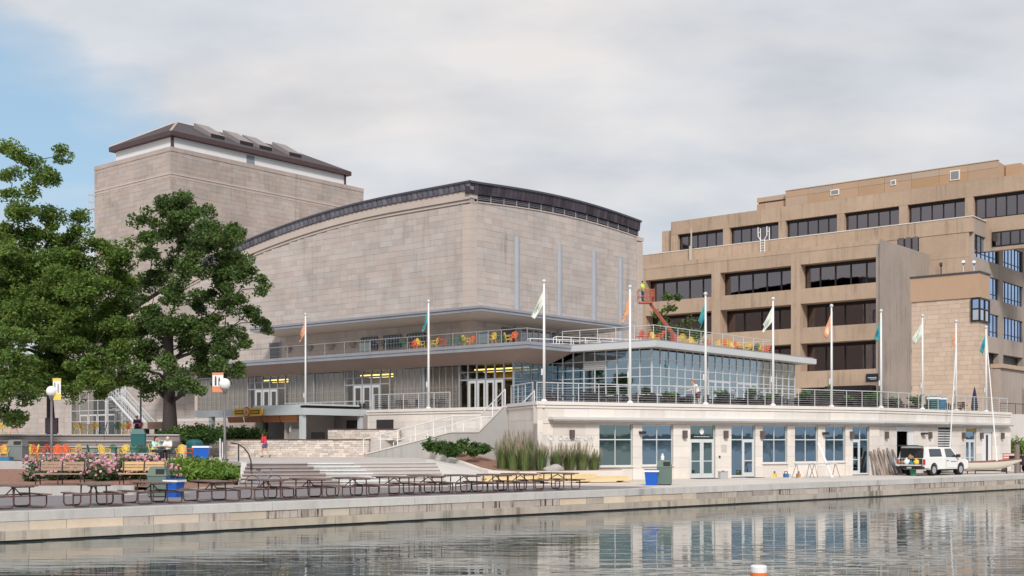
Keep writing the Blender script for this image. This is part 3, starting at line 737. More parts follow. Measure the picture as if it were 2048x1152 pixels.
# backing walls with arched tops
b = MB(); n = 24
ys = [WBb + (BFAR - WBb) * i / n for i in range(n + 1)]
b.xprism([(ys[0], 0)] + [(y, ztL(y)) for y in ys] + [(ys[-1], 0)], WAa + .05, WAa + .5); b.xf(lambda v: (v[1], v[0], v[2])); b.build('side_wall_core', MORTAR, th)
xs = [WAa + (AE - WAa) * i / n for i in range(n + 1)]
b = MB(); b.xprism([(xs[0] + .05, 0)] + [(max(x, xs[0] + .05), ztR(x)) for x in xs] + [(xs[-1], 0)], WBb + .05, WBb + .5); b.build('front_wall_core', MORTAR, th)
b = MB(); b.box(AE - .5, AE - .02, WBb + .5, 104, 0, 19.5); b.build('far_side_wall', LIME2, th)
b = MB()
for i in range(12):
    for j in range(12):
        def P(ii, jj):
            a_ = WAa + .3 + (AE - WAa - .6) * ii / 12; b_ = WBb + .3 + (BFAR - WBb - .6) * jj / 12
            return (a_, b_, ztL(b_) + (ztR(a_) - 20.2) * max(0, 1 - jj / 7) + .7)
        b.quad(P(i, j), P(i + 1, j), P(i + 1, j + 1), P(i, j + 1))
b.build('roof', FLASH, th, smooth=True)
rg = random.Random(21); blocks = []
for x0, x1, z0, z1 in ashlar(WAa + .75, AE - .8, 10.9, lambda x: ztR(x) - .02, .46, .75, 1.5, rg): blocks.append(('R', x0, x1, z0, z1))
for x0, x1, z0, z1 in ashlar(WBb + .75, onA(WAa, 380)[0], 8.9, lambda y: ztL(y) - .9, .46, .75, 1.5, rg): blocks.append(('L', x0, x1, z0, z1))
for x0, x1, z0, z1 in ashlar(WAa + .75, AE - .8, 8.9, lambda x: 10.9, .5, .9, 1.7, rg): blocks.append(('R', x0, x1, z0, z1))
blocks.sort(key=lambda q: q[1] - (WAa if q[0] == 'R' else WBb) + (0 if q[3] > 11 else 12))
rest = MB()
for i, (f, x0, x1, z0, z1) in enumerate(blocks):
    pr = rg.uniform(0, .018)
    q = (x0 + .005, x1 - .005, WBb - pr, WBb + .06, z0 + .005, z1 - .005) if f == 'R' else (WAa - pr, WAa + .06, x0 + .005, x1 - .005, z0 + .005, z1 - .005)
    if i < 300: piece('stone_block', th, *q, LIME)
    else: rest.box(*q)
rest.build('stone_cladding', LIME, th, kind='stuff')
# corner piers, string course under the copper
for i in range(26):
    z0 = 8.9 + i * .46
    if z0 + .46 > 20.3: break
    piece('corner_block', th, WAa - .03, WAa + .74, WBb - .03, WBb + .74, z0 + .004, z0 + .456, LIME2)
    piece('corner_block', th, AE - .79, AE + .02, WBb - .12, WBb + .6, z0 + .004, z0 + .456, LIME2)
part('corner_groove', th, MORTAR, (WAa - .005, WAa + .06, WBb + .745, WBb + .80, 8.9, 20.4), (WAa - .005, WAa + .06, WBb + 1.15, WBb + 1.2, 8.9, 20.2))
part('corner_cap', th, LIME2, (AE - .85, AE + .08, WBb - .18, WBb + .66, 20.02, 20.35))
part('corner_cap', th, LIME2, (WAa - .06, WAa + .74, WBb - .06, WBb + .74, 20.40, 20.75))
def curveband(name, m, pts, off0, off1, dz0, dz1, side, seg=1):
    """bands that follow the arched wall top; pts = list of (pos, z)"""
    for k in range(0, len(pts) - 1, seg):
        b = MB()
        (p, z), (q, w) = pts[k], pts[min(k + seg, len(pts) - 1)]
        vs = [(p, off0, z + dz0), (q, off0, w + dz0), (q, off1, w + dz0), (p, off1, z + dz0), (p, off0, z + dz1), (q, off0, w + dz1), (q, off1, w + dz1), (p, off1, z + dz1)]
        if side == 'L': vs = [(v[1], v[0], v[2]) for v in vs]
        b.add(vs, [(0, 3, 2, 1), (4, 5, 6, 7), (0, 1, 5, 4), (1, 2, 6, 5), (2, 3, 7, 6), (3, 0, 4, 7)])
        b.build(name, m, th)
yl = [WBb + (BFAR - WBb) * i / 30 for i in range(31)]
curveband('arched_coping', LIME2, [(y, ztL(y)) for y in yl], WAa - .05, WAa + .3, -.62, 0, 'L')
curveband('arched_moulding', LIME2, [(y, ztL(y)) for y in yl], WAa - .035, WAa + .06, -.89, -.80, 'L')
# copper fascia in standing-seam sheets
def sheets(lo, hi, step):
    k = int((hi - lo) / step); return [lo + (hi - lo) * i / k for i in range(k + 1)]
for y0, y1 in zip(*(lambda q: (q[:-1], q[1:]))(sheets(WBb - .25, 92, .55))):
    z = ztL((y0 + y1) / 2)
    b = MB(); z0, z1 = ztL(y0), ztL(y1)
    vs = [(WAa - .20, y0 + .02, z0 + .02), (WAa - .12, y1 - .02, z1 + .02), (WAa + .2, y1 - .02, z1 + .02), (WAa + .2, y0 + .02, z0 + .02), (WAa - .26, y0 + .02, z0 + .52), (WAa - .26, y1 - .02, z1 + .52), (WAa + .2, y1 - .02, z1 + .52), (WAa + .2, y0 + .02, z0 + .52)]
    b.add(vs, [(0, 3, 2, 1), (4, 5, 6, 7), (0, 1, 5, 4), (1, 2, 6, 5), (2, 3, 7, 6), (3, 0, 4, 7)]); b.build('copper_sheet', COPPERB, th)
for x0, x1 in zip(*(lambda q: (q[:-1], q[1:]))(sheets(WAa - .25, AE - .5, .5))):
    z0, z1 = ztR(x0), ztR(x1); b = MB()
    vs = [(x0 + .02, WBb - .16, z0 + .50), (x1 - .02, WBb - .16, z1 + .50), (x1 - .02, WBb + .3, z1 + .50), (x0 + .02, WBb + .3, z0 + .50), (x0 + .02, WBb - .26, z0 + 1.24), (x1 - .02, WBb - .26, z1 + 1.24), (x1 - .02, WBb + .3, z1 + 1.24), (x0 + .02, WBb + .3, z0 + 1.24)]
    b.add(vs, [(0, 3, 2, 1), (4, 5, 6, 7), (0, 1, 5, 4), (1, 2, 6, 5), (2, 3, 7, 6), (3, 0, 4, 7)]); b.build('copper_sheet', COPPER, th)
xr = sheets(WAa - .30, AE - .45, 1.2)
curveband('roof_edge', FLASH, [(y, ztL(y)) for y in [WBb - .3] + yl[1:22]], WAa - .36, WAa + .4, .525, .67, 'L')
curveband('roof_edge', FLASH, [(x, ztR(x)) for x in xr], WBb - .36, WBb + .4, 1.245, 1.40, 'R')
curveband('louvre_backing', BRONZE, [(x, ztR(x)) for x in sheets(WAa + .8, AE - .6, 1.5)], WBb + .02, WBb + .3, -.02, .5, 'R')
for k, x in enumerate(sheets(WAa + .8, AE - .6, 1.5)):
    piece('louvre_mullion', th, x - .04, x + .04, WBb - .05, WBb + .03, ztR(x) - .02, ztR(x) + .5, FASC)
for q in (.12, .24, .36):
    curveband('louvre_slat', COPPERB, [(x, ztR(x)) for x in sheets(WAa + .8, AE - .6, 3.0)], WBb - .03, WBb + .02, q, q + .05, 'R')
curveband('louvre_sill', LIME2, [(x, ztR(x)) for x in sheets(WAa + .8, AE - .6, 2.0)], WBb - .08, WBb + .3, -.10, -.02, 'R')
# four half-round pilaster fins on the front
for px, py in ((1033, 475), (1118, 489), (1187, 503), (1240, 516)):
    x, Y = onB(WBb, px); zt = zat(py, Y); b = MB()
    pr = [(.28 * math.cos(t), -.26 * math.sin(t)) for t in [PI * i / 8 for i in range(9)]]
    b.prism([(x + p[0], WBb + p[1]) for p in pr[::-1]], 10.9, zt); b.build('pilaster_fin', mat('fin_metal', (.34, .365, .41), .5, .08, .6, metal=.1), th, smooth=False)
    # upper canopy
def cornerband(name, m, a0, b0, z0, z1, a1, b1, th_=.3, parent=th):
    """L-shaped strip: along the left face (a=a0) and the right face (b=b0)"""
    bb = MB(); bb.box(a0, a0 + th_, b0, b1, z0, z1); bb.box(a0 + th_ + .002, a1, b0, b0 + th_, z0, z1); return bb.build(name, m, parent)
cR = onB(CB, 1262)[0]
cL = onA(CA, 500)[0]
cornerband('canopy_fascia', FASC, CA, CB, 11.42, 11.62, cR, cL); cornerband('canopy_edge', FASC, CA - .08, CB - .08, 11.63, 11.80, cR, cL, .5)
b = MB(); zi = 11.22
b.quad((CA + .02, CB + .02, 11.45), (CA + .02, cL, 11.45), (WAa - .02, cL, zi), (WAa - .02, WBb - .02, zi)); b.quad((cR, CB + .02, 11.45), (CA + .02, CB + .02, 11.45), (WAa - .02, WBb - .02, zi), (cR, WBb - .02, zi))
b.build('canopy_soffit', SOFFL, th)
b = MB(); b.quad((CA, CB, 11.8), (cR, CB, 11.8), (cR, WBb, 12.0), (WAa, WBb, 12.0)); b.quad((CA, CB, 11.8), (WAa, WBb, 12.0), (WAa, cL, 12.0), (CA, cL, 11.8)); b.quad((CA, cL, 11.45), (CA, cL, 11.8), (WAa, cL, 12.0), (WAa, cL, 11.22)); b.build('canopy_roof', FASC, th)
# balcony storey: windows, door, lamps on the wall
def onwall(px0, px1, z0, z1): return onA(WAa, px1)[0], onA(WAa, px0)[0], z0, z1
for p0, p1 in ((723.7, 756), (769, 803), (816, 851)):
    y0, y1, z0, z1 = onwall(p0, p1, 9.55, 10.55)
    wn = part('window', th, INT, (WAa - .03, WAa + .04, y0, y1, z0, z1)); part('glass_block', wn, GBLK, (WAa - .075, WAa - .035, y0, y1, z0, z1))
    for k in range(7): piece('window_bar', wn, WAa - .1, WAa - .03, y0 + (y1 - y0) * k / 6 - .025, y0 + (y1 - y0) * k / 6 + .025, z0, z1, DARKM)
    for k in range(5): piece('window_bar', wn, WAa - .095, WAa - .03, y0, y1, z0 + (z1 - z0) * k / 4 - .02, z0 + (z1 - z0) * k / 4 + .02, DARKM)
y0, y1, z0, z1 = onwall(540, 561, 8.9, 10.75); part('balcony_door', th, mat('door_grey', (.12, .12, .14), .6), (WAa - .05, WAa + .03, y0, y1, z0, z1)); part('door_frame', th, FASC, (WAa - .08, WAa, y0 - .1, y0, z0, z1 + .1), (WAa - .08, WAa, y1, y1 + .1, z0, z1 + .1))
for px in (579, 621, 664, 707, 763, 809, 872):
    y = onA(WAa, px)[0]; b = MB(); b.prism([(WAa - .26, y - .3), (WAa, y - .42), (WAa, y + .42), (WAa - .26, y + .3)], 10.0, 10.22); b.prism([(WAa - .16, y - .18), (WAa, y - .25), (WAa, y + .25), (WAa - .16, y + .18)], 9.84, 9.998); b.build('wall_lamp', mat('wall_lamp_stone', (.30, .26, .24), .7), th)
x0, x1 = onB(WBb, 1003)[0], onB(WBb, 1024)[0]; part('balcony_door', th, mat('door_grey', (.12, .12, .14), .6), (x0, x1, WBb - .05, WBb + .03, 8.9, 11.0)); part('door_reveal', th, MAROON, (x1 + .02, x1 + .22, WBb - .06, WBb + .02, 8.9, 11.0)); part('wall_pier', th, FASC, (x1 + .25, onB(WBb, 1039)[0], WBb - .12, WBb + .02, 8.9, 11.0))
x0, x1 = onB(WBb, 1040)[0], onB(WBb, 1112)[0]
part('window_recess', th, INT, (x0, x1, WBb - .02, WBb + .04, 8.9, 10.98))
GU = glass('upper_lounge_glass', (.45, .62, .85), .5, .3)
for k in range(6):
    a, c = x0 + (x1 - x0) * k / 6, x0 + (x1 - x0) * (k + 1) / 6
    piece('pane', th, a + .05, c - .05, WBb - .07, WBb - .05, 10.02, 10.9, GU); piece('pane', th, a + .05, c - .05, WBb - .07, WBb - .05, 8.95, 9.94, GU)
    piece('mullion', th, a - .04, a + .04, WBb - .11, WBb - .03, 8.9, 10.98, RAIL)
piece('transom', th, x0, x1, WBb - .115, WBb - .03, 9.94, 10.02, RAIL)
x0, x1 = onB(WBb, 1118)[0], onB(WBb, 1255)[0]
part('dark_glazing', th, mat('dim_wall', (.20, .165, .15), .8), (x0, x1, WBb - .04, WBb + .03, 8.9, 10.95))
for k in range(5): piece('dark_door', th, x0 + 1.2 + k * 2.1, x0 + 2.4 + k * 2.1, WBb - .06, WBb - .042, 8.9, 10.6, BRONZE)
# balcony slab
bL = onA(BA, 432)[0]; bR = onB(BB, 1150)[0]
cornerband('balcony_fascia', FASC, BA, BB, 8.43, 8.66, bR, bL); cornerband('balcony_edge', FASCW if 0 else FASC, BA - .05, BB - .05, 8.665, 8.88, bR, bL, .5)
b = MB(); b.prism([(BA + .3, BB + .3), (95, BB + .3), (95, WBb), (WAa + .1, WBb), (WAa + .1, bL + 12), (BA + .3, bL + 12)], 8.70, 8.86); b.build('balcony_floor', CONCL, th)
b = MB(); zg = 7.64
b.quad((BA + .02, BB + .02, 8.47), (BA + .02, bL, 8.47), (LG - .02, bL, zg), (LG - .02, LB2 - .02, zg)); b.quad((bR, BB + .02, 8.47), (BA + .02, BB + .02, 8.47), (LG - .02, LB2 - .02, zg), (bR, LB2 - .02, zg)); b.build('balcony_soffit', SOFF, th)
b = MB(); b.quad((BA, bL, 8.47), (BA, bL, 8.88), (LG, bL, 8.88), (LG, bL, zg)); b.build('balcony_end', FASC, th)
# lounge front: curtained panels and glazed doors
def curtain(y0, y1, z0, z1):
    b = MB(); n = int((y1 - y0) / .16); a0 = LG + .32
    for k in range(n):
        ya, yb = y0 + (y1 - y0) * k / n, y0 + (y1 - y0) * (k + 1) / n; d0, d1 = (.022 if k % 2 else -.022), (-.022 if k % 2 else .022)
        b.quad((a0 + d0, ya, z0), (a0 + d1, yb, z0), (a0 + d1, yb, z1), (a0 + d0, ya, z1))
    b.build('curtain', CURT, th)
LAMPY = mat('lounge_light', (1.0, .72, .18), .5, emit=1.6)
MULL = mat('mullion_grey', (.34, .33, .33), .5, .06, 2, metal=.2)
def lounge_panel(p0, p1, mids=()):
    y1, y0 = onA(LG, p0)[0], onA(LG, p1)[0]; curtain(y0, y1, ZT, 7.6); n = max(2, int((y1 - y0) / .62))
    for k in range(n):
        a, c = y0 + (y1 - y0) * k / n, y0 + (y1 - y0) * (k + 1) / n
        for r in range(5):
            z0, z1 = ZT + .2 + r * .44, ZT + .2 + (r + 1) * .44
            if r == 4: z1 = 7.6
            piece('pane', th, LG, LG + .015, a + .012, c - .012, z0 + .012, z1 - .012, GL)
            if r: piece('transom', th, LG - .012, LG + .02, a + .012, c - .012, z0 - .011, z0 + .011, MULL)
        piece('mullion', th, LG - .02, LG + .03, a - .018, a + .018, ZT, 7.63, MULL)
    for px in mids:
        y = onA(LG, px)[0]; piece('column', th, LG - .08, LG + .1, y - .07, y + .07, ZT, 7.63, FASC)
    part('base_sill', th, FASC, (LG - .06, LG + .1, y0, y1, ZT, ZT + .2))
def lounge_doors(p0, p1, n):
    y1, y0 = onA(LG, p0)[0], onA(LG, p1)[0]; zd = 6.52; zm = 7.12
    for k in range(n):
        a, c = y0 + (y1 - y0) * k / n, y0 + (y1 - y0) * (k + 1) / n
        piece('mullion', th, LG - .06, LG + .06, a - .05, a + .05, ZT, 7.64, FASC)
        piece('pane', th, LG, LG + .015, a + .05, c - .05, zm, 7.6, GL); piece('pane', th, LG, LG + .015, a + .05, c - .05, zd + .08, zm - .05, GL)
        if k in (0, n - 1): piece('pane', th, LG, LG + .015, a + .05, c - .05, ZT + .1, zd - .02, GL)
        else:
            d = part('door', th, FASCW, (LG - .04, LG + .03, a + .052, a + .20, ZT, zd - .02), (LG - .04, LG + .03, c - .20, c - .052, ZT, zd - .02), (LG - .04, LG + .03, a + .202, c - .202, ZT, ZT + .3), (LG - .04, LG + .03, a + .202, c - .202, zd - .22, zd - .02))
            piece('pane', d, LG - .01, LG + .005, a + .2, c - .2, ZT + .3, zd - .22, GL)
    piece('mullion', th, LG - .06, LG + .06, y1 - .05, y1 + .05, ZT, 7.64, FASC)
    piece('transom', th, LG - .055, LG + .055, y0, y1, zd - .02, zd + .08, FASC); piece('transom', th, LG - .05, LG + .05, y0, y1, zm - .05, zm, FASC)
    piece('ceiling_light', th, LG + 1.6, LG + 1.75, y0, y1, 7.34, 7.42, LAMPY); piece('ceiling_light', th, LG + 2.6, LG + 2.7, y0, y1, 7.24, 7.30, LAMPY)
    part('yellow_wall', th, mat('yellow_wall', (.45, .34, .10), .8), (LG + 3.4, LG + 3.5, y0 + .4, y1 - .2, 6.6, 7.55))
lounge_panel(395, 496); lounge_doors(496, 571, 5); lounge_panel(571, 690, (628,)); lounge_doors(690, 780, 5); lounge_panel(780, 918, (848,)); lounge_doors(919, 1027, 6)
part('lounge_header', th, FASC, (LG - .04, LG + .1, LB2, BE, 7.641, 7.72))
part('lounge_back_wall', th, INTM, (LG + 3.6, LG + 3.8, LB2 + .2, BE, ZT, 8.42)); part('lounge_ceiling', th, INTM, (LG + .12, 88, LB2 + .1, BE, 7.73, 7.80)); part('lounge_floor', th, INTM, (LG, 88, LB2, BE, ZT - .2, ZT + .01))
part('lounge_end_wall', th, LIME2, (LG - .02, WAa, BE, BE + .4, ZP, 8.42))
xe = onB(LB2, 1110)[0]; n = 5
for k in range(n):
    a, c = LG + (xe - LG) * k / n, LG + (xe - LG) * (k + 1) / n
    for z0, z1 in ((ZT + .1, 5.3), (5.35, 6.5), (6.56, 7.08), (7.12, 7.6)): piece('pane', th, a + .03, c - .03, LB2, LB2 + .015, z0, z1, GP)
    piece('mullion', th, a - .03, a + .03, LB2 - .04, LB2 + .04, ZT, 7.64, FASC)
for z in (5.325, 6.53, 7.1): piece('transom', th, LG, xe, LB2 - .035, LB2 + .035, z - .022, z + .022, FASC)
# stone base wall under the balcony at the far end (seen through the trees) and behind the kiosk
part('base_wall', th, LIME2, (61.3, 61.7, 62.3, BE + 8, ZP, ZT - .26))

# balcony railing with chairs is separate; railing here
yA, yB = onA(BA + .35, 470)[0], BB + .35
railing('balcony_railing', 'thin steel railing along the theater balcony edge', [wv(BA + .35, yA, 8.88), wv(BA + .35, yB, 8.88), wv(onB(BB + .35, 1088)[0], BB + .35, 8.88)], h=.92, sp=2.3, ncab=2, m=MULL)

# ================================================================== glass pavilion
PA_, PB_ = 67.8, 44.4
pv = gthing('glass_pavilion', 'glass-walled pavilion with a flat pale roof terrace above the boathouse', 'pavilion', PA_, PB_, ZT)
pe = onB(PB_, 1589)[0]; pj = LB2
rows = [ZT + .02, 4.75, 5.36, 5.97, 6.58, 7.17, 7.75, 8.36]
def skin(axis, lo, hi, n, plane, doors=()):
    for k in range(n + 1):
        x = lo + (hi - lo) * k / n
        q = (x - .03, x + .03, plane - .05, plane + .06) if axis == 'x' else (plane - .05, plane + .06, x - .03, x + .03)
        piece('mullion', pv, *q, rows[0], rows[-1] + .08, FASCW)
    for r, z in enumerate(rows[1:-1]):
        q = (lo, hi, plane - .045, plane + .05) if axis == 'x' else (plane - .045, plane + .05, lo, hi)
        if doors and r < 3:
            for u0, u1 in doors['gaps']:
                piece('transom', pv, u0, u1, plane - .045, plane + .05, z - .025, z + .025, FASCW)
        else: piece('transom', pv, *q, z - .025, z + .025, FASCW)
    for k in range(n):
        a, c = lo + (hi - lo) * k / n + .032, lo + (hi - lo) * (k + 1) / n - .032
        isd = bool(doors) and any(u0 < (a + c) / 2 < u1 for u0, u1 in doors['spans'])
        for r in range(7):
            if isd and r < 4:
                if r == 0:
                    q = (a + .08, c - .08, plane - .01, plane + .01)
                    d = part('door', pv, FASCW, (a, a + .08, plane - .04, plane + .03, ZT + .02, rows[4] - .03), (c - .08, c, plane - .04, plane + .03, ZT + .02, rows[4] - .03), (a + .081, c - .081, plane - .04, plane + .03, ZT + .02, ZT + .24), (a + .081, c - .081, plane - .04, plane + .03, rows[4] - .13, rows[4] - .03)); piece('pane', d, *q, ZT + .25, rows[4] - .12, GP)
                continue
            q = (a, c, plane, plane + .02) if axis == 'x' else (plane, plane + .02, a, c)
            piece('pane', pv, *q, rows[r] + .027, rows[r + 1] - .027, GP)
d0, d1, d2, d3 = (onB(PB_, p)[0] for p in (1420, 1456, 1468, 1520))
skin('x', PA_, pe, 20, PB_, {'spans': [(d0, d1), (d2, d3)], 'gaps': [(PA_, d0), (d1, d2), (d3, pe)]})
skin('y', PB_, pj, 9, PA_)
y0 = PB_ + (pj - PB_) * 4 / 9
piece('louvre_panel', pv, PA_ - .06, PA_ - .01, y0, y0 + (pj - PB_) * 2 / 9, 7.19, 7.73, FASCW)
for k in range(4): piece('louvre_slat', pv, PA_ - .10, PA_ - .061, y0, y0 + (pj - PB_) * 2 / 9, 7.22 + k * .13, 7.28 + k * .13, MULL)
part('floor', pv, INTM, (PA_, pe, PB_, 55, ZT - .1, ZT + .012)); part('back_wall', pv, mat('pavilion_back', (.20, .19, .18), .9), (PA_ + 8, pe, PB_ + 5, PB_ + 5.2, ZT, 8.4)); part('ceiling', pv, INTM, (PA_ + .1, pe, PB_ + .1, 52, 8.38, 8.44))
for k in range(4): part('inner_column', pv, LIME2, (PA_ + 2 + k * 5, PA_ + 2.4 + k * 5, PB_ + 1.6, PB_ + 2.0, ZT, 8.38))
part('curtain_panel', pv, mat('pale_drape', (.40, .46, .42), .9), (PA_ + 1.2, PA_ + 1.3, pj - 3.2, pj - 1.2, ZT, 8.2), (PA_ + 3, PA_ + 3.1, pj - 5.4, pj - 4.4, ZT, 8.2))
pR = onB(PB_ - 1, 1633)[0]; pT = BB + 1.0
part('roof_slab', pv, CONC, (PA_ - .95, pR - .05, PB_ - .95, WBb - .4, 8.50, 8.87))
cornerband('roof_fascia', FASCW, PA_ - 1, PB_ - 1, 8.45, 8.86, pR, BB + .05 + .4, .25, pv)
part('roof_fascia_end', pv, FASCW, (pR - .25, pR, PB_ - .74, WBb - 1, 8.45, 8.86))
part('roof_soffit', pv, SOFFL, (PA_ - .7, pR - .3, PB_ - .7, PB_ - .06, 8.44, 8.499), (PA_ - .7, PA_ - .06, PB_ - .06, pj, 8.44, 8.499))
part('roof_drip_edge', pv, FASC, (PA_ - .8, pR - .1, PB_ - .8, PB_ - .5, 8.871, 8.97), (PA_ - .8, PA_ - .5, PB_ - .5, BB + .3, 8.871, 8.97))
rA, rB = PA_ - .4, PB_ - .4
rE = onB(rB, 1545)[0]
railing('roof_railing', 'steel cable railing round the bright chairs on the pavilion roof', [wv(rA, BB + 1.2, 8.87), wv(rA, rB, 8.87), wv(rE, rB, 8.87), wv(rE, rB + 5, 8.87)], h=1.08, sp=1.5, ncab=6)
# ramp with handrails from the balcony to the pavilion roof
rp = gthing('access_ramp', 'sloping access ramp with white handrails between balcony and pavilion roof', 'ramp', 69, 52, 8.87)
part('ramp_slab', rp, CONCL, (68.5, 82, BB + 2.0, BB + 4.2, 8.75, 9.0))
for off in (BB + 1.9, BB + 4.3):
    x0, x1 = 67.6, 81.5; b = MB()
    b.tube([(x0, off, 9.65), (x0 - .35, off, 9.55), (x0 - .35, off, 9.15), (x0, off, 9.1)], .03, 6); b.tube([(x0, off, 9.65), (x1, off, 10.25), (x1 + .4, off, 10.25), (x1 + .4, off, 9.9), (x1, off, 9.85)], .032, 6)
    b.tube([(x0, off, 9.35), (x1, off, 9.9)], .022, 6); b.build('handrail', WHITE, rp)
    for k in range(9): b = MB(); x = x0 + (x1 - x0) * k / 8; b.tube([(x, off, 8.9), (x, off, 9.65 + .6 * k / 8)], .028, 6); b.build('post', WHITE, rp)

# ================================================================== fly tower
TA, TB = 73.15, 107.4
tz = 32.9; tL = onA(TA, 189)[0]; tR = onB(TB, 727)[0]
ft = gthing('fly_tower', 'tall blank limestone stage tower with white attic and brown hipped roof', 'tower', TA, TB)
part('tower_core', ft, MORTAR, (TA + .06, tR, TB + .06, tL, 0, tz - .1))
rg = random.Random(31); cl = MB()
for x0, x1, z0, z1 in ashlar(TA, tR, 17, lambda x: tz - .45, .5, .8, 1.7, rg): cl.box(x0 + .006, x1 - .006, TB - rg.uniform(0, .02), TB + .08, z0 + .006, z1 - .006)
for x0, x1, z0, z1 in ashlar(TB + .08, tL, 5, lambda x: tz - .45, .5, .8, 1.7, rg): cl.box(TA - rg.uniform(0, .02), TA + .08, x0 + .006, x1 - .006, z0 + .006, z1 - .006)
cl.build('stone_cladding', TOWERST, ft, kind='stuff')
for z0, z1, d in ((tz - .45, tz, .06), (30.05, 30.2, .05), (29.75, 29.85, .04)): cornerband('string_course', LIME2 if d < .06 else TOWERST, TA - d, TB - d, z0, z1, tR, tL, .3, ft)
# attic and roof
a0, a1, b0, b1_ = TA + .6, onB(TB + .6, 690)[0], TB + .6, onA(TA + .6, 232)[0]
part('attic_wall', ft, WHITEW, (a0, a1, b0, b1_, tz - .02, 34.15))
part('attic_corner_trim', ft, MAROON, (a0 - .12, a0 + .12, b0 - .12, b0 + .12, tz, 34.15), (a1 - .15, a1 + .1, b0 - .1, b0 + .1, tz, 34.15))
b = MB(); e = .55; b.box(a0 - e, a1 + e, b0 - e, b1_ + e, 34.15, 34.62); b.build('eave', MAROON, ft)
mid = (b0 + b1_) / 2; rz_ = 37.4; r0, r1 = a0 + 4.2, a1 - 4.2
b = MB(); c1, c2, c3, c4 = (a0 - e, b0 - e, 34.63), (a1 + e, b0 - e, 34.63), (a1 + e, b1_ + e, 34.63), (a0 - e, b1_ + e, 34.63); k1, k2 = (r0, mid, rz_), (r1, mid, rz_)
b.poly([c1, c2, k2, k1]); b.poly([c2, c3, k2]); b.poly([c3, c4, k1, k2]); b.poly([c4, c1, k1]); b.poly([c1, c4, c3, c2]); b.build('roof', ROOFB, ft)
b = MB(); b.tube([c1, k1], .14, 4); b.tube([k1, k2], .12, 4); b.tube([c4, k1], .12, 4); b.build('ridge_trim', LIME2, ft)
for px in (437, 494, 532, 591):
    x, _ = onB(b0 + 1.6, px); x -= .6
    b = MB(); prof = [(b0 + .9, 35.25), (b0 + .9, 35.75), (b0 + 3.9, 37.35), (b0 + 3.9, 36.6)]
    b.xprism(prof, x - 1.0, x + 1.0); b.xf(lambda v: (v[1], v[0], v[2])); s_ = b.build('skylight', mat('skylight_metal', (.24, .215, .215), .5, .06, 1), ft)
    part('skylight_vent', ft, BRONZE, (x - .9, x + .9, b0 + .85, b0 + .89, 35.3, 35.7))
x, _ = onB(b0, 501); part('attic_louvre', ft, mat('louvre_blue', (.20, .24, .28), .6), (x - .55, x + .55, b0 - .03, b0 + .02, tz + .02, 34.0))
pl = part('service_platform', ft, RAIL, (TA + .2, TA + 1.4, tL, tL + 1.6, 28.35, 28.45))
b = MB()
for x in (TA + .2, TA + 1.4):
    for y in (tL + .05, tL + .85, tL + 1.6): b.tube([(x, y, 28.45), (x, y, 30.0)], .04, 5)
    for z in (29.2, 30.0): b.tube([(x, tL, z), (x, tL + 1.6, z)], .04, 5)
for z in (29.2, 30.0): b.tube([(TA + .2, tL + 1.6, z), (TA + 1.4, tL + 1.6, z)], .04, 5)
b.build('platform_rail', RAIL, ft)

# ================================================================== west wing behind the trees
WW = 66.0
ww = gthing('west_wing', 'stone union wing with a tall glazed stair hall behind the trees', 'building', WW, 84)
def wb(px): return onA(WW, px)[0]
y0, y1, y2, y3 = wb(395), wb(252), wb(143), wb(-140)
part('wing_core', ww, MORTAR, (WW + .06, WW + .5, y0, y1, ZP, 11.2), (WW + .06, WW + .5, y2, y3, ZP, 9.2))
rg = random.Random(8); cl = MB()
for x0, x1, z0, z1 in ashlar(y0, y1, ZP, lambda x: 11.0, .5, .8, 1.6, rg): cl.box(WW - rg.uniform(0, .015), WW + .08, x0 + .005, x1 - .005, z0 + .005, z1 - .005)
for x0, x1, z0, z1 in ashlar(y2, y3, ZP, lambda x: 9.0, .5, .8, 1.6, rg): cl.box(WW - rg.uniform(0, .015), WW + .08, x0 + .005, x1 - .005, z0 + .005, z1 - .005)
cl.build('stone_cladding', LIME, ww, kind='stuff')
part('wing_coping', ww, CONC, (WW - .2, WW + .8, y0, y1, 11.2, 11.6), (WW - .2, WW + .8, y2, y3, 9.2, 9.6))
part('stair_hall_back', ww, INT, (WW + 2.5, WW + 2.7, y1, y2, 2.4, 10.4)); part('stair_hall_floor', ww, INTM, (WW + .1, WW + 2.5, y1, y2, 2.4, 2.6)); part('stair_hall_roof', ww, CONC, (WW - .3, WW + 3, y1 - .2, y2 + .2, 10.4, 10.9))
n = 6
for k in range(n + 1): piece('mullion', ww, WW - .05, WW + .06, y1 + (y2 - y1) * k / n - .03, y1 + (y2 - y1) * k / n + .03, 2.6, 10.4, RAIL)
zs = [2.6, 4.2, 5.3, 6.3, 7.3, 8.3, 9.3, 10.4]
for z in zs[1:-1]: piece('transom', ww, WW - .045, WW + .05, y1, y2, z - .03, z + .03, RAIL)
for k in range(n):
    for r in range(7): piece('pane', ww, WW, WW + .02, y1 + (y2 - y1) * k / n + .035, y1 + (y2 - y1) * (k + 1) / n - .035, zs[r] + .035, zs[r + 1] - .035, GL)
for k in (1, 2, 3, 4): part('door', ww, FASCW, (WW - .09, WW - .05, y1 + (y2 - y1) * k / n + .1, y1 + (y2 - y1) * k / n + .2, 2.6, 4.9), (WW - .09, WW - .05, y1 + (y2 - y1) * (k + 1) / n - .2, y1 + (y2 - y1) * (k + 1) / n - .1, 2.6, 4.9), (WW - .09, WW - .05, y1 + (y2 - y1) * k / n + .201, y1 + (y2 - y1) * (k + 1) / n - .201, 4.75, 4.9))
part('corner_column', ww, FASCW, (WW - .5, WW - .1, y1 - .25, y1 + .1, 2.6, 9.0))
part('rear_block', ww, TOWERST, (TA + 4, TA + 12, wb(180), wb(-260), ZP, 13))
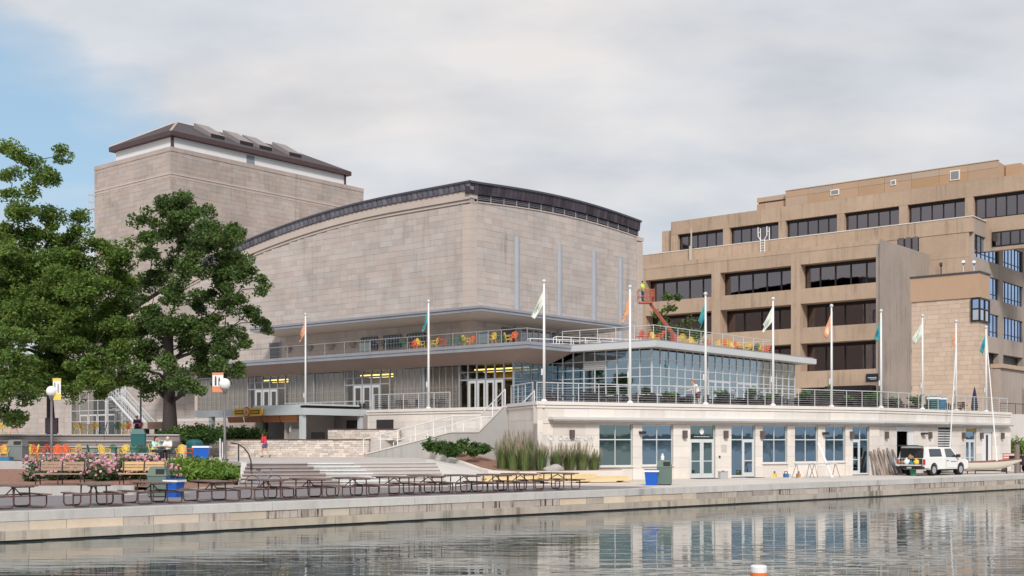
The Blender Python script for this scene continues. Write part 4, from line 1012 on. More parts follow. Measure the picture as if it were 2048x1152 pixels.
# steel escape stair
es = gthing('steel_stair', 'grey steel escape stair with mesh railing beside the big oak', 'stair', WW - 1, wb(290), 2.6)
ya, yb = wb(255), wb(334); n = 16
xa0, xa1 = WW - 2.3, WW - 1.0
za, zb = 6.4, 2.7
for k in range(n):
    f = (k + .5) / n; y = ya + .9 + (yb - ya - .9) * f; piece('step', es, xa0, xa1, y - .16, y + .16, za + (zb - za) * f - .04, za + (zb - za) * f, RAIL)
for x in (xa0, xa1):
    b = MB(); b.tube([(x, ya, za), (x, ya + .9 * (1 if yb > ya else -1), za), (x, yb, zb)], .13, 4); b.build('stringer', RAIL, es)
    b = MB(); dy = -1 if yb < ya else 1
    b.tube([(x, ya, za + 1), (x, ya + .9 * dy, za + 1), (x, yb, zb + 1)], .05, 5); b.tube([(x, ya, za + .5), (x, ya + .9 * dy, za + .5), (x, yb, zb + .5)], .03, 5)
    for k in range(22):
        f = k / 21; y = ya + (yb - ya) * f; z = za if abs(y - ya) < .9 else za + (zb - za) * (abs(y - ya) - .9) / (abs(yb - ya) - .9); b.tube([(x, y, z), (x, y, z + 1)], .022, 4)
    b.build('balustrade', RAIL, es)
part('landing', es, RAIL, (xa0, xa1, min(ya, ya + .9 * dy), max(ya, ya + .9 * dy), za - .12, za)); part('post', es, FASCW, (xa0 - .12, xa0 + .12, ya - .2, ya + .04, 2.6, za + 2.4))

# ================================================================== refreshment kiosk
ka, kb = 55.1, 65.05
kL = onA(ka, 391)[0]; kR = 61.1
kk = gthing('refreshment_kiosk', 'open refreshment kiosk under a pale blue-grey flat canopy', 'kiosk', ka, kb, ZU)
BLUEG = mat('kiosk_blue_grey', (.52, .565, .59), .5, .05, .8, metal=.1)
part('roof_slab', kk, BLUEG, (ka, kR, kb, kL, 4.16, 4.42)); cornerband('roof_fascia', BLUEG, ka - .06, kb - .06, 4.06, 4.54, kR, kL, .2, kk)
part('upper_fascia', kk, BLUEG, (ka + .7, ka + 3.2, kb + 1.01, kb + 6.5, 4.42, 4.82)); part('lower_fascia', kk, BLUEG, (kR + .02, kR + .9, kb - .02, kb + .2, 4.02, 4.3))
part('roof_light', kk, BRONZE, (ka + .6, kR - .4, kb + .4, kb + .95, 4.45, 4.74)); part('roof_light_cap', kk, FASCW, (ka + .5, kR - .4, kb + .3, kb + 1.0, 4.75, 4.86))
for px, pl_, ax in ((424, 'a', None), (605.5, 'a', None)):
    y = onA(ka + .2, px)[0]; part('column', kk, BLUEG, (ka + .02, ka + .36, y - .17, y + .17, 1.95, 4.16))
x = onB(kb + .2, 720)[0]; part('column', kk, BLUEG, (x - .14, x + .14, kb + .05, kb + .33, 2.9, 4.1))
y = onA(ka + 2, 530)[0]; part('column', kk, mat('dark_column', (.09, .09, .10), .6), (ka + 1.9, ka + 2.2, y - .15, y + .15, ZU, 4.16))
part('back_wall', kk, mat('kiosk_wall', (.30, .265, .25), .85, .1), (kR - .3, kR, kb - 3, kL, ZU, 4.16))
part('dark_doorway', kk, INT, (kR - .36, kR - .31, onA(kR, 676)[0], onA(kR, 645)[0], ZU, 3.75)); part('dark_doorway', kk, INT, (kR - .36, kR - .31, onA(kR, 728)[0], onA(kR, 700)[0], ZU + .3, 3.75))
part('counter', kk, mat('steel_counter', (.35, .33, .32), .4, metal=.3), (ka + .9, ka + 1.6, onA(ka + 1, 600)[0], onA(ka + 1, 580)[0], ZU, 3.1))
part('side_wall', kk, mat('kiosk_side', (.42, .38, .36), .85), (ka + 1.0, kR - .35, onA(ka + 1, 572)[0], onA(ka + 1, 572)[0] + .2, ZU, 4.1))
part('ice_chest', kk, BRONZE, (ka + 1.2, ka + 1.8, onA(ka + 1.2, 637)[0], onA(ka + 1.2, 622)[0], ZU, 2.85))
y = onA(ka + .9, 580)[0]; b = MB(); b.lathe([(.09, 0), (.09, .3), (.03, .4), (.03, .46)], 8, c=(ka + .95, y, 2.9)); b.build('bottle', WHITE, kk)
for p0, p1 in ((455, 485), (488, 521), (525, 558), (560, 593)):
    ys_ = onA(ka + .3, p1)[0], onA(ka + .3, p0)[0]; b = MB(); b.box(ka + .25, ka + .31, ys_[0], ys_[1], 3.58, 4.02); n0 = 0
    b.xf(lambda v: (v[0] + (4.02 - v[2]) * .35, v[1], v[2])); b.build('menu_board', MENU, kk)
# yellow pill sign with round emblem on the canopy edge
y0, y1 = onA(ka - .2, 526)[0], onA(ka - .2, 465)[0]; zc = 4.33; hh = .29; b = MB()
pr = []
for s_, yc in ((1, y1 - hh), (-1, y0 + hh)):
    for i in range(9):
        t = -PI / 2 + PI * i / 8; pr.append((yc + s_ * math.cos(t) * hh * .7, zc + s_ * math.sin(t) * hh))
b.xprism(pr, ka - .24, ka - .10); b.xf(lambda v: (v[1], v[0], v[2])); b.build('yellow_sign', SIGNY, kk)
ym = (y0 + y1) / 2
part('sign_panel', kk, mat('sign_dark', (.10, .075, .03), .6), (ka - .26, ka - .245, y0 + .35, ym - .45, zc - .15, zc + .15), (ka - .26, ka - .245, ym + .45, y1 - .35, zc - .15, zc + .15))
b = MB()
for k in range(7):
    for (u0, u1) in ((y0 + .45, ym - .5), (ym + .5, y1 - .45)): b.box(ka - .266, ka - .261, u0 + (u1 - u0) * (k + .2) / 7, u0 + (u1 - u0) * (k + .8) / 7, zc - .06, zc + .06)
b.build('sign_lettering', SIGNY, kk)
for r_, x_, m_ in ((.40, ka - .27, SIGNY), (.36, ka - .285, mat('emblem_brown', (.10, .04, .03), .6)), (.30, ka - .30, mat('emblem_pale', (.70, .45, .25), .6))):
    b = MB(); b.lathe([(r_, 0), (r_, .02)], 20); b.xf(lambda v: (x_ - v[2], ym + v[0], zc + v[1])); b.build('emblem_disc', m_, kk)
b = MB(); b.xprism([(ym - .17, zc - .17), (ym, zc + .24), (ym + .17, zc - .17), (ym + .07, zc - .17), (ym, zc + .02), (ym - .07, zc - .17)], ka - .335, ka - .322); b.xf(lambda v: (v[1], v[0], v[2])); b.build('emblem_mark', mat('emblem_red', (.55, .10, .04), .6), kk)
# ================================================================== concrete library
HA, HB = 111.84, 47.05           # front block: long face a=HA, short face b=HB
H2A, H2B = 124.5, 42.55          # second tier
H3A = 128.5
hz, h2z, h3z, hpz = 21.75, 25.3, 29.72, 31.5
Z0 = 3.0
lib = gthing('library', 'stepped tan concrete library with deep bands of dark windows', 'building', HA, HB)
hE = onA(HA, 1240)[0]
def hb(px): return onA(HA, px)[0]
ROW = [(17.6, 20.06), (13.65, 16.1), (9.24, 12.07), (4.6, 7.6)]
bays = [(1291, 1423), (1440, 1582), (1601, 1756)]
BLND = mat('roller_blind', (.42, .38, .34), .9, .05, 1); rgb = random.Random(55)
# front block: piers, spandrels, recessed dark bays with panes
cols = [HB] + [e for p0, p1 in reversed(bays) for e in (hb(p1), hb(p0))] + [hE]
for i in range(0, len(cols), 2): piece('pier', lib, HA, HA + 2.6, cols[i], cols[i + 1], Z0, hz - .45, HCW)
zs = [hz - .45]
for z0, z1 in ROW: zs += [z1, z0]
zs += [Z0]
for j, (p0, p1) in enumerate(bays):
    y0, y1 = hb(p1), hb(p0)
    for k in range(0, len(zs) - 1, 2): piece('spandrel', lib, HA + .01, HA + 2.5, y0, y1, zs[k + 1], zs[k], HCW)
    for r, (z0, z1) in enumerate(ROW):
        dep = 1.15 if r == 0 else 1.6; wn = grp('window', lib)
        piece('window_recess', wn, HA + dep + .3, HA + dep + .4, y0, y1, z0, z1, BRONZE)
        piece('window_head', wn, HA + dep - .1, HA + dep + .1, y0, y1, z1 - .32, z1, BRONZE); piece('window_cill', wn, HA + dep - .06, HA + dep + .06, y0, y1, z0, z0 + .1, BRONZE)
        n = 5 if r == 0 else 4
        for k in range(n + 1): piece('mullion', wn, HA + dep - .07, HA + dep + .07, y0 + (y1 - y0) * k / n - .07, y0 + (y1 - y0) * k / n + .07, z0 + .1, z1 - .32, BRONZE)
        for k in range(n): piece('pane', wn, HA + dep, HA + dep + .02, y0 + (y1 - y0) * k / n + .08, y0 + (y1 - y0) * (k + 1) / n - .08, z0 + .12, z1 - .34, GH)
        if r == 0:
            for k in range(n):
                if rgb.random() < .5: hb2 = rgb.uniform(.3, 1.3); piece('roller_blind', wn, HA + dep + .1, HA + dep + .12, y0 + (y1 - y0) * k / n + .1, y0 + (y1 - y0) * (k + 1) / n - .1, z1 - .34 - hb2, z1 - .34, BLND)
        if r in (1, 2):
            for k in range(6): piece('blind_slat', wn, HA + dep + .2, HA + dep + .22, y0 + .2, y1 - .2, z0 + .4 + k * .3, z0 + .45 + k * .3, mat('blind', (.10, .09, .09), .7))
piece('parapet', lib, HA - .02, HA + .5, HB, hE, hz - .448, hz, HCW)
part('front_block_side', lib, HCWG, (HA, H2A, HB - .02, HB + .4, Z0, hz - .01), (HA + 2.6, H2A, HB + .4, HB + .8, Z0, hz - .5))  # same concrete as the front, toned darker to paint its shade
# panel joints on the side
part('front_block_roof', lib, HCW, (HA + .5, H2A, HB + .4, hE, hz - .8, hz - .5))
part('entrance_canopy', lib, BRONZE, (HA - 1.2, HA, hb(1750), hb(1660), 7.1, 7.6)); part('entrance_sign', lib, mat('navy_sign', (.02, .025, .05), .5), (HA - .12, HA - .02, hb(1757), hb(1733), 8.05, 8.75))
part('sign_lettering', lib, WHITE, (HA - .14, HA - .121, hb(1754), hb(1737), 8.34, 8.40), (HA - .14, HA - .121, hb(1754), hb(1741), 8.2, 8.25))
# second tier
h2E = onA(H2A, 1230)[0]
part('second_tier_wall', lib, HCW, (H2A + .01, H2A + 3.5, H2B + .4, h2E, hz - .6, h2z - 1.6), (H2A + .02, H2A + 3.5, H2B + .4, HB - .02, Z0, hz - .62))
y = H2B
rg = random.Random(4)
while y < h2E - .2:
    l = min(6.3, h2E - y); piece('parapet_panel', lib, H2A - .05, H2A + .5, y + .01, y + l - .01, h2z - 1.62, h2z - .1, HCW); y += l
part('parapet_cap', lib, mat('white_flashing', (.68, .65, .62), .5), (H2A - .1, H2A + .6, H2B - .1, h2E, h2z - .1, h2z), (H2A + .6, 170, H2B - .1, H2B + .5, h2z - .1, h2z))
y0, y1 = onA(H2A, 1838)[0], onA(H2A, 1795)[0]
part('window_recess', lib, BRONZE, (H2A - .01, H2A + .03, y0, y1, 22.2, 23.95))
for k in range(3): piece('pane', lib, H2A - .05, H2A - .03, y0 + (y1 - y0) * k / 3 + .1, y0 + (y1 - y0) * (k + 1) / 3 - .1, 22.3, 23.8, GH)
# right face with blue windows
wins = [(1949, 1998), (2006.5, 2046), (2055, 2092)]
cols = [H2A + .5] + [e for p0, p1 in wins for e in (onB(H2B, p0)[0], onB(H2B, p1)[0])] + [170]
for i in range(0, len(cols), 2): piece('pier', lib, cols[i], cols[i + 1], H2B, H2B + 1.6, Z0, h2z - .1, HCWG)  # shade of the right face is put into the darker concrete colour
RZ = [(21.2, 23.55), (17.3, 19.6), (13.3, 15.7), (9.9, 11.6)]
zs = [h2z - .1]
for z0, z1 in RZ: zs += [z1, z0]
zs += [Z0]
for p0, p1 in wins:
    x0, x1 = onB(H2B, p0)[0], onB(H2B, p1)[0]
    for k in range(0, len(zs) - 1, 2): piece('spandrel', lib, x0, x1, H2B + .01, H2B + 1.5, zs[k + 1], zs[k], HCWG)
    for r, (z0, z1) in enumerate(RZ):
        wn = grp('window', lib)
        piece('window_recess', wn, x0, x1, H2B + .6, H2B + .7, z0, z1, BRONZE)
        if r == 3: continue
        n = 6
        for k in range(n + 1): piece('mullion', wn, x0 + (x1 - x0) * k / n - .06, x0 + (x1 - x0) * k / n + .06, H2B + .17, H2B + .29, z0, z1, BRONZE)
        piece('transom', wn, x0, x1, H2B + .18, H2B + .28, z0 + .5, z0 + .58, BRONZE)
        for k in range(n):
            piece('pane', wn, x0 + (x1 - x0) * k / n + .07, x0 + (x1 - x0) * (k + 1) / n - .07, H2B + .22, H2B + .24, z0 + .03, z0 + .49, GHB); piece('pane', wn, x0 + (x1 - x0) * k / n + .07, x0 + (x1 - x0) * (k + 1) / n - .07, H2B + .22, H2B + .24, z0 + .59, z1 - .03, GHB)
# third tier: strip windows between slim piers, panelled penthouse above
h3L = onA(H3A, 1342)[0]; h3R = onA(H3A, 2150)[0]
strips = [(1355, 1446), (1459, 1557), (1571, 1674), (1688.6, 1798), (1815, 1930), (1947, 2052)]
cols = [h3R] + [e for p0, p1 in reversed(strips) for e in (onA(H3A, p1)[0], onA(H3A, p0)[0])] + [h3L]
for i in range(0, len(cols), 2): piece('pier', lib, H3A, H3A + 1.5, cols[i], cols[i + 1], h2z - 1.0, 28.05, HCW)
rg = random.Random(14); y = h3R
while y < h3L - .2:
    l = min(7.0, h3L - y); piece('upper_band', lib, H3A - .02, H3A + .8, y + .01, y + l - .01, 28.05, h3z, HCW); y += l
piece('lower_band', lib, H3A - .01, H3A + .8, h3R, onA(H3A, 1938)[0], h2z - 3.2, h2z + .25, HCW)
for p0, p1 in strips:
    y0, y1 = onA(H3A, p1)[0], onA(H3A, p0)[0]; z0, z1 = h2z - .2, 28.05
    if p0 > 1940: z0 = h2z + .26
    wn = grp('window', lib)
    piece('window_recess', wn, H3A + .95, H3A + 1.05, y0, y1, z0, z1, BRONZE); piece('window_head', wn, H3A + .5, H3A + .75, y0, y1, z1 - .3, z1, BRONZE); piece('window_cill', wn, H3A + .5, H3A + .75, y0, y1, z0, 25.75, BRONZE)
    n = 5
    for k in range(n + 1): piece('mullion', wn, H3A + .54, H3A + .68, y0 + (y1 - y0) * k / n - .06, y0 + (y1 - y0) * k / n + .06, z0, z1 - .3, BRONZE)
    for k in range(n):
        if rgb.random() < .45: hb2 = rgb.uniform(.3, 1.5); piece('roller_blind', wn, H3A + .7, H3A + .72, y0 + (y1 - y0) * k / n + .1, y0 + (y1 - y0) * (k + 1) / n - .1, z1 - .32 - hb2, z1 - .32, BLND)
    for k in range(n): piece('pane', wn, H3A + .6, H3A + .62, y0 + (y1 - y0) * k / n + .07, y0 + (y1 - y0) * (k + 1) / n - .07, 25.77, z1 - .32, GH)
# strip of windows one storey down at the far right
y0, y1 = onA(H3A, 2060)[0], onA(H3A, 1984)[0]
part('window_recess', lib, BRONZE, (H3A - .06, H3A - .03, y0, y1, 22.5, 24.05))
for k in range(4): piece('pane', lib, H3A - .1, H3A - .08, y0 + (y1 - y0) * k / 4 + .08, y0 + (y1 - y0) * (k + 1) / 4 - .08, 22.6, 23.9, GH)
part('third_tier_roof', lib, HCW, (H3A + .8, H3A + 20, h3R, h3L, h3z - .6, h3z - .2))
part('third_tier_end', lib, HCW, (H3A + .8, H3A + 16, h3L - .6, h3L - .01, h2z - 1, h3z)); part('end_step', lib, HCW, (H3A + 1, H3A + 14, h3L, onA(H3A + 1, 1324)[0], h2z - 3, 28.9))
# penthouse panels, two rows
pR_, pL_, pM_ = onA(H3A, 1995)[0], onA(H3A, 1571)[0], onA(H3A, 1509)[0]
for zA_, zB_ in ((h3z, 30.75), (30.75, hpz)):
    y = pR_
    while y < pL_ - .1:
        l = min(3.05, pL_ - y); piece('penthouse_panel', lib, H3A, H3A + .4, y + .012, y + l - .012, zA_ + .012, zB_ - .012, HCWP); y += l
    y = pL_
    while y < pM_ - .1:
        l = min(3.05, pM_ - y); piece('penthouse_panel', lib, H3A + .6, H3A + 1.0, y + .012, y + l - .012, zA_ + .012, zB_ - .2, HCWP); y += l
part('penthouse_core', lib, HCWP, (H3A + .38, H3A + 14, pR_ + .1, pL_, h3z - .1, hpz - .03), (H3A + .98, H3A + 14, pL_, pM_ - .02, h3z - .1, hpz - .25))
part('penthouse_return', lib, HCWP, (H3A + 2.5, H3A + 14, onA(H3A + 2.5, 2041)[0], pR_ - .02, h3z - .1, hpz - .05))
part('penthouse_cap', lib, mat('tan_flashing', (.45, .36, .28), .6), (H3A - .06, H3A + .5, pR_ - .05, pL_, hpz - .01, hpz + .07))
for px, w, h, z in ((1670, .42, .22, 30.55), (1787, .2, .2, 30.7), (1910, .42, .42, 30.55)):
    y = onA(H3A, px)[0]; part('vent_frame', lib, WHITE, (H3A - .08, H3A - .005, y - w - .1, y + w + .1, z - h - .1, z + h + .1)); part('vent_grille', lib, mat('vent_grey', (.24, .24, .25), .6), (H3A - .1, H3A - .081, y - w, y + w, z - h, z + h))
# roof ladder with hoops, antenna mast on the terrace parapet
y = onA(H2A - .2, 1525)[0]; b = MB(); xl = H2A - .22
for s_ in (-.28, .28):
    b.tube([(xl, y + s_, h2z - 1.6), (xl, y + s_, h2z + .1), (xl, y + s_ * 2, h2z + .5), (xl, y + s_ * 2, h2z + 1.5), (xl + .6, y + s_ * 2, h2z + 1.5), (xl + .6, y + s_ * 2, h2z)], .055, 5)
    b.tube([(xl, y + s_ * 2, h2z + 1.0), (xl + .6, y + s_ * 2, h2z + 1.0)], .045, 5)
for k in range(6): b.tube([(xl, y - .28, h2z - 1.5 + k * .3), (xl, y + .28, h2z - 1.5 + k * .3)], .04, 5)
b.build('roof_ladder', WHITE, lib)
y = onA(H2A - .2, 1383)[0]; part('antenna_mast', lib, mat('mast_beige', (.50, .45, .38), .6), (H2A - .3, H2A - .18, y - .06, y + .06, h2z - 1.9, h2z + 2.4), (H2A - .5, H2A - .301, y - .16, y + .16, h2z - 1.4, h2z + .3))
# ---- buff stair tower in front of the library
BKA, BKB = 101.7, 34.24
bt = gthing('stair_tower', 'buff block stair tower with a dark corner window below its cap', 'tower', BKA, BKB)
bw1 = onA(BKA, 1823)[0]; ba1 = BKA + 2.3; bz = 16.25
part('tower_core', bt, MORTAR, (BKA + .05, ba1 - .02, BKB + .05, bw1, Z0, 14.2))
rg = random.Random(77); bl = [(x0, x1, z0, z1, 'f') for x0, x1, z0, z1 in ashlar(BKB, bw1, 4.2, lambda x: 14.2, .40, .6, 1.1, rg)] + [(x0, x1, z0, z1, 's') for x0, x1, z0, z1 in ashlar(BKA + .07, ba1, 4.2, lambda x: 14.2, .40, .6, 1.1, rg)]
yc0, yc1 = BKB, onA(BKA, 1943)[0]
for x0, x1, z0, z1, f in bl:
    if z1 > 12.25:
        if f == 's': continue
        x0 = max(x0, yc1)
        if x1 - x0 < .08: continue
    pr = rg.uniform(0, .012)
    if f == 'f': piece('block', bt, BKA - pr, BKA + .06, x0 + .006, x1 - .006, z0 + .006, z1 - .006, HCWB)
    else: piece('block', bt, x0 + .006, x1 - .006, BKB - pr, BKB + .06, z0 + .006, z1 - .006, HCWB)
part('tower_cap', bt, HCWP, (BKA - .12, ba1 + .1, BKB - .12, bw1 + .05, 14.2, bz)); part('cap_flashing', bt, FLASH, (BKA - .2, ba1 + .15, BKB - .2, bw1 + .1, bz, bz + .14))
cz0, cz1 = 12.2, 14.15
b = MB()
for z in (cz0, (cz0 + cz1) / 2, cz1 - .12):
    b.box(BKA - .16, BKA - .02, BKB - .16, yc1, z, z + .12); b.box(BKA - .02, ba1, BKB - .16, BKB - .02, z, z + .12)
for y in (BKB - .16, yc1 - .12): b.box(BKA - .17, BKA - .03, y, y + .13, cz0, cz1)
for x in (BKA + 1.05, ba1 - .12): b.box(x, x + .12, BKB - .17, BKB - .03, cz0, cz1)
b.build('corner_window_frame', BRONZE, bt)
zm = (cz0 + cz1) / 2; PALE = glass('pale_glass', (.80, .86, .92), .75, .2)
for z0, z1 in ((cz0 + .12, zm), (zm + .12, cz1 - .12)):
    piece('pane', bt, BKA - .1, BKA - .08, BKB, yc1 - .12, z0, z1, PALE if z0 < zm else GHB)
    for x0, x1 in ((BKA, BKA + 1.05), (BKA + 1.17, ba1 - .12)): piece('pane', bt, x0, x1, BKB - .1, BKB - .08, z0, z1, PALE if z0 < zm else GHB)
for px, h in ((1882, .9), (1927, .9), (1948, .8)):
    y, _ = onA(BKA + 1, px); b = MB(); b.tube([(BKA + 1, y, bz + .1), (BKA + 1, y, bz + .1 + h)], .05, 5); b.tube([(BKA + 1, y, bz + .1 + h), (BKA + .7, y - .1, bz + .25 + h)], [.10, .16], 6); b.build('roof_floodlight', DARKM if px < 1900 else FASCW, bt)
# wall lines to the right of the boathouse
gw = gthing('concrete_retaining_wall', 'streaked grey concrete wall with ledge below the library windows', 'wall', 106, 36)
part('wall', gw, HCWG, (104.2, 150, 33.3, 33.9, 2, 8.4)); part('ledge', gw, HCW, (104.1, 150, 33.1, 34.1, 8.4, 8.75))
railing('plaza_railing', 'dark pipe railing at the foot of the grey concrete wall', [PD(2000, 99, 4.35), PD(2075, 104, 4.35)], h=1.0, sp=1.6, ncab=4, m=DARKM)
ew = thing('end_wall', 'pale concrete wall beyond the boathouse end with shrubs before it', 'wall', (39.5, 95, 0), math.radians(30))
part('wall', ew, CONCL, (0, 40, 0, .4, 0, 4.35))
part('pipe_brace', gw, DARKM, (110, 110.12, 33.0, 33.12, 4.2, 7.0))
# street-level ground behind the boathouse terrace so nothing floats
b = MB(); b.prism([tuple(xy(92, 43)), tuple(xy(103, 34)), tuple(xy(200, 18)), tuple(xy(200, 110)), tuple(xy(92, 110))], ZP, ZT - .32)
b.build('library_plaza', CONCL, kind='structure')
# ================================================================== picnic tables on the quay
def picnic():
    o = thing('picnic_table', 'x', 'picnic table')
    L = .95
    tt = part('tabletop', o, TABW, *[(-.40 + k * .205, -.40 + k * .205 + .19, -L, L, .725, .77) for k in range(4)])
    part('cleat', o, TUBE, (-.38, .38, -.72, -.66, .69, .724), (-.38, .38, .66, .72, .69, .724))
    for s in (-1, 1): part('bench_seat', o, TABW, (s * .72 - .14, s * .72 - .005, -L, L, .43, .47), (s * .72 + .005, s * .72 + .14, -L, L, .43, .47))
    for y in (-.62, .62):
        r = .027
        for s in (-1, 1):   # hoop legs: from the bench down, along the ground, up to the top
            b = MB(); b.tube([(s * .83, y, .43), (s * .83, y, .12), (s * .78, y, .04), (s * .70, y, .027), (s * .40, y, .027), (s * .32, y, .04), (s * .27, y, .12), (s * .25, y, .69)], r, 6)
            b.tube([(s * .83, y, .41), (s * .25, y, .41)], r * .9, 6); b.build('leg_hoop', TUBE, o)
        b = MB(); b.tube([(0, 0, .70), (0, y, .41)], .02, 5); b.tube([(-.25, y, .41), (.25, y, .41)], .02, 5); b.build('brace', TUBE, o)
    return o
ts = [1.2, 3.7, 5.95, 8.2, 10.4, 12.25, 14.2, 16.3, 18.1, 19.8, 21.4, 23.0, 25.2]
pt = picnic(); rg = random.Random(2)
for i, t in enumerate(ts):
    o = pt if i == 0 else copytree(pt)
    p = qp(t, 2.25 + rg.uniform(-.25, .25)); o.location = (p.x, p.y, .006); o.rotation_euler = (0, 0, QA_ + rg.uniform(-.12, .12))
    lab = f'{ORD[i]} dark picnic table on hoop legs along the quay, counted from the rose bed end'
    if i == 0: lab = 'dark picnic table at the end of the quay row near the rose bed wall'
    if i == len(ts) - 1: lab = 'dark picnic table at the end of the quay row beside the lumber'
    o['label'] = lab; o['group'] = 'picnic tables along the quay'

# ================================================================== sunburst chairs and round tables
CMESH = {}
def chair_meshes(m):
    if m.name in CMESH: return CMESH[m.name]
    def me(bb, n):
        q = bpy.data.meshes.new(n); q.from_pydata(bb.v, [], bb.f); q.materials.append(m); return q
    s = MB(); s.lathe([(.20, .415), (.225, .425), (.225, .44), (.20, .45)], 16)
    bk = MB(); c = Vector((0, .27, .70)); tilt = .22
    def bp(r, t): return (r * math.cos(t), .22 + (r * math.sin(t) + .2) * tilt, .66 + r * math.sin(t))
    bk.tube([bp(.225, 2 * PI * k / 18) for k in range(18)], .016, 5, closed=True); bk.tube([bp(.085, 2 * PI * k / 10) for k in range(10)], .012, 4, closed=True)
    for k in range(14): t = 2 * PI * k / 14; bk.tube([bp(.085, t), bp(.225, t)], [.014, .030], 4)
    bk.ell((0, .22 + .2 * tilt, .66), (.07, .012, .07), 8, 5)
    lg = []
    for sx in (-1, 1):
        l = MB(); l.tube([(sx * .17, -.16, .43), (sx * .20, -.21, .2), (sx * .22, -.23, 0)], .014, 5); lg.append(l)
        l = MB(); l.tube([(sx * .15, .17, .43), (sx * .18, .23, .2), (sx * .2, .27, 0)], .014, 5); lg.append(l)
    am = []
    for sx in (-1, 1):
        a = MB(); a.tube([(sx * .19, .26, .66), (sx * .27, .1, .66), (sx * .27, -.14, .65), (sx * .24, -.18, .6), (sx * .2, -.15, .44)], .013, 5); am.append(a)
    st_ = MB(); st_.tube([(-.12, .2, .44), (-.14, .235, .52)], .014, 4); st_.tube([(.12, .2, .44), (.14, .235, .52)], .014, 4)
    CMESH[m.name] = [('seat', me(s, 'seat')), ('backrest', me(bk, 'backrest'))] + [('leg', me(l, 'leg')) for l in lg] + [('armrest', me(a, 'armrest')) for a in am] + [('back_support', me(st_, 'back_support'))]
    return CMESH[m.name]
def chair(p, rz, m, label, group):
    o = thing('sunburst_chair', label, 'chair', p, rz, group)
    for n, me in chair_meshes(m): link(n, me, o)
    return o
RT = {}
def rtable(p, m, label, group, r=.5):
    o = thing('round_table', label, 'table', p, 0, group)
    k = (m.name, r)
    if k not in RT:
        t = MB(); t.lathe([(r, .70), (r + .02, .715), (r + .02, .73), (r, .735)], 18); c = MB(); c.lathe([(.035, 0.02), (.035, .70)], 8); b = MB(); b.lathe([(.27, 0), (.27, .02), (.05, .05)], 14); q = []
        for bb, n in ((t, 'tabletop'), (c, 'pedestal'), (b, 'base')):
            me = bpy.data.meshes.new(n); me.from_pydata(bb.v, [], bb.f); me.materials.append(m); q.append((n, me))
        RT[k] = q
    for n, me in RT[k]: link(n, me, o)
    return o
CN = {'chair_yellow': 'yellow', 'chair_orange': 'orange', 'chair_green': 'green', 'chair_red': 'red'}
rg = random.Random(6)
def pch(px, Y, m, rz, z=ZP): return chair(PD(px, Y, z), rz, m, f'{CN[m.name]} metal sunburst chair on the plaza above the rose bed', 'sunburst chairs on the plaza')
for px, Y, m, rz in ((9, 65, CHY, .2), (14, 67.5, CHO, 1.0), (58, 66.5, CHY, .2), (66, 68.5, CHY, -1.0), (76, 66.5, CHO, 1.3), (84, 68, CHG, -1.2), (94, 69.5, CHR, .3), (106, 68.8, CHO, -.6), (113, 66, CHO, .15), (125, 66, CHO, -.2), (150, 66.2, CHY, -2.0), (139, 69, CHO, 2.7), (62, 70.0, CHO, 2.4), (186, 66.6, CHG, 1.7), (210, 66.2, CHY, 1.2), (247, 66.3, CHY, -.15), (232, 69.0, CHG, 2.9), (270, 66.4, CHG, .5), (287, 66.6, CHG, -.8), (362, 66.2, CHY, .1), (378, 66.3, CHR, -1.5), (308, 66.4, CHY, 1.9)):
    pch(px, Y, m, rz)
for px, Y, lb in ((98, 67.3, 'green round table among the orange plaza chairs'), (140, 67.4, 'green round table beside the yellow plaza chair facing sideways'), (232, 67.3, 'green round table between two yellow plaza chairs'), (324, 67.3, 'green round table with three people seated round it')):
    rtable(PD(px, Y, ZP), CHG, lb, 'round tables on the plaza', .55)
for k, (px, Y, m) in enumerate(((158, 83, CHY), (168, 84.5, CHY), (188, 83.4, CHY), (205, 83.6, CHG), (233, 83.3, CHG), (244, 83.6, CHY), (253, 84.2, CHO), (262, 84.4, CHY), (276, 84, CHR), (8, 82, CHY), (28, 82.5, CHO), (2, 84, CHG))):
    chair(PD(px, Y, ZU2), rg.uniform(-2.5, 2.5), m, f'{CN[m.name]} metal sunburst chair on the shaded upper terrace', 'sunburst chairs on the upper terrace')
for px, Y, lb in ((178, 84.2, 'small yellow table on the upper terrace between yellow and green chairs'), (248, 84.8, 'small yellow table on the upper terrace by the teal bin')): rtable(PD(px, Y, ZU2), CHY, lb, 'round tables on the upper terrace')
tbn = thing('timber_bench', 'long weathered timber bench below the escape stair', 'bench', PD(314, 86, ZU2), TH - PI / 2)
part('seat', tbn, WOODB, (-1.5, 1.5, -.22, .22, .42, .48)); part('backrest', tbn, WOODB, (-1.5, 1.5, .2, .25, .5, .95))
for x in (-1.3, 0, 1.3): part('leg', tbn, DARKM, (x - .04, x + .04, -.2, .2, 0, .419))
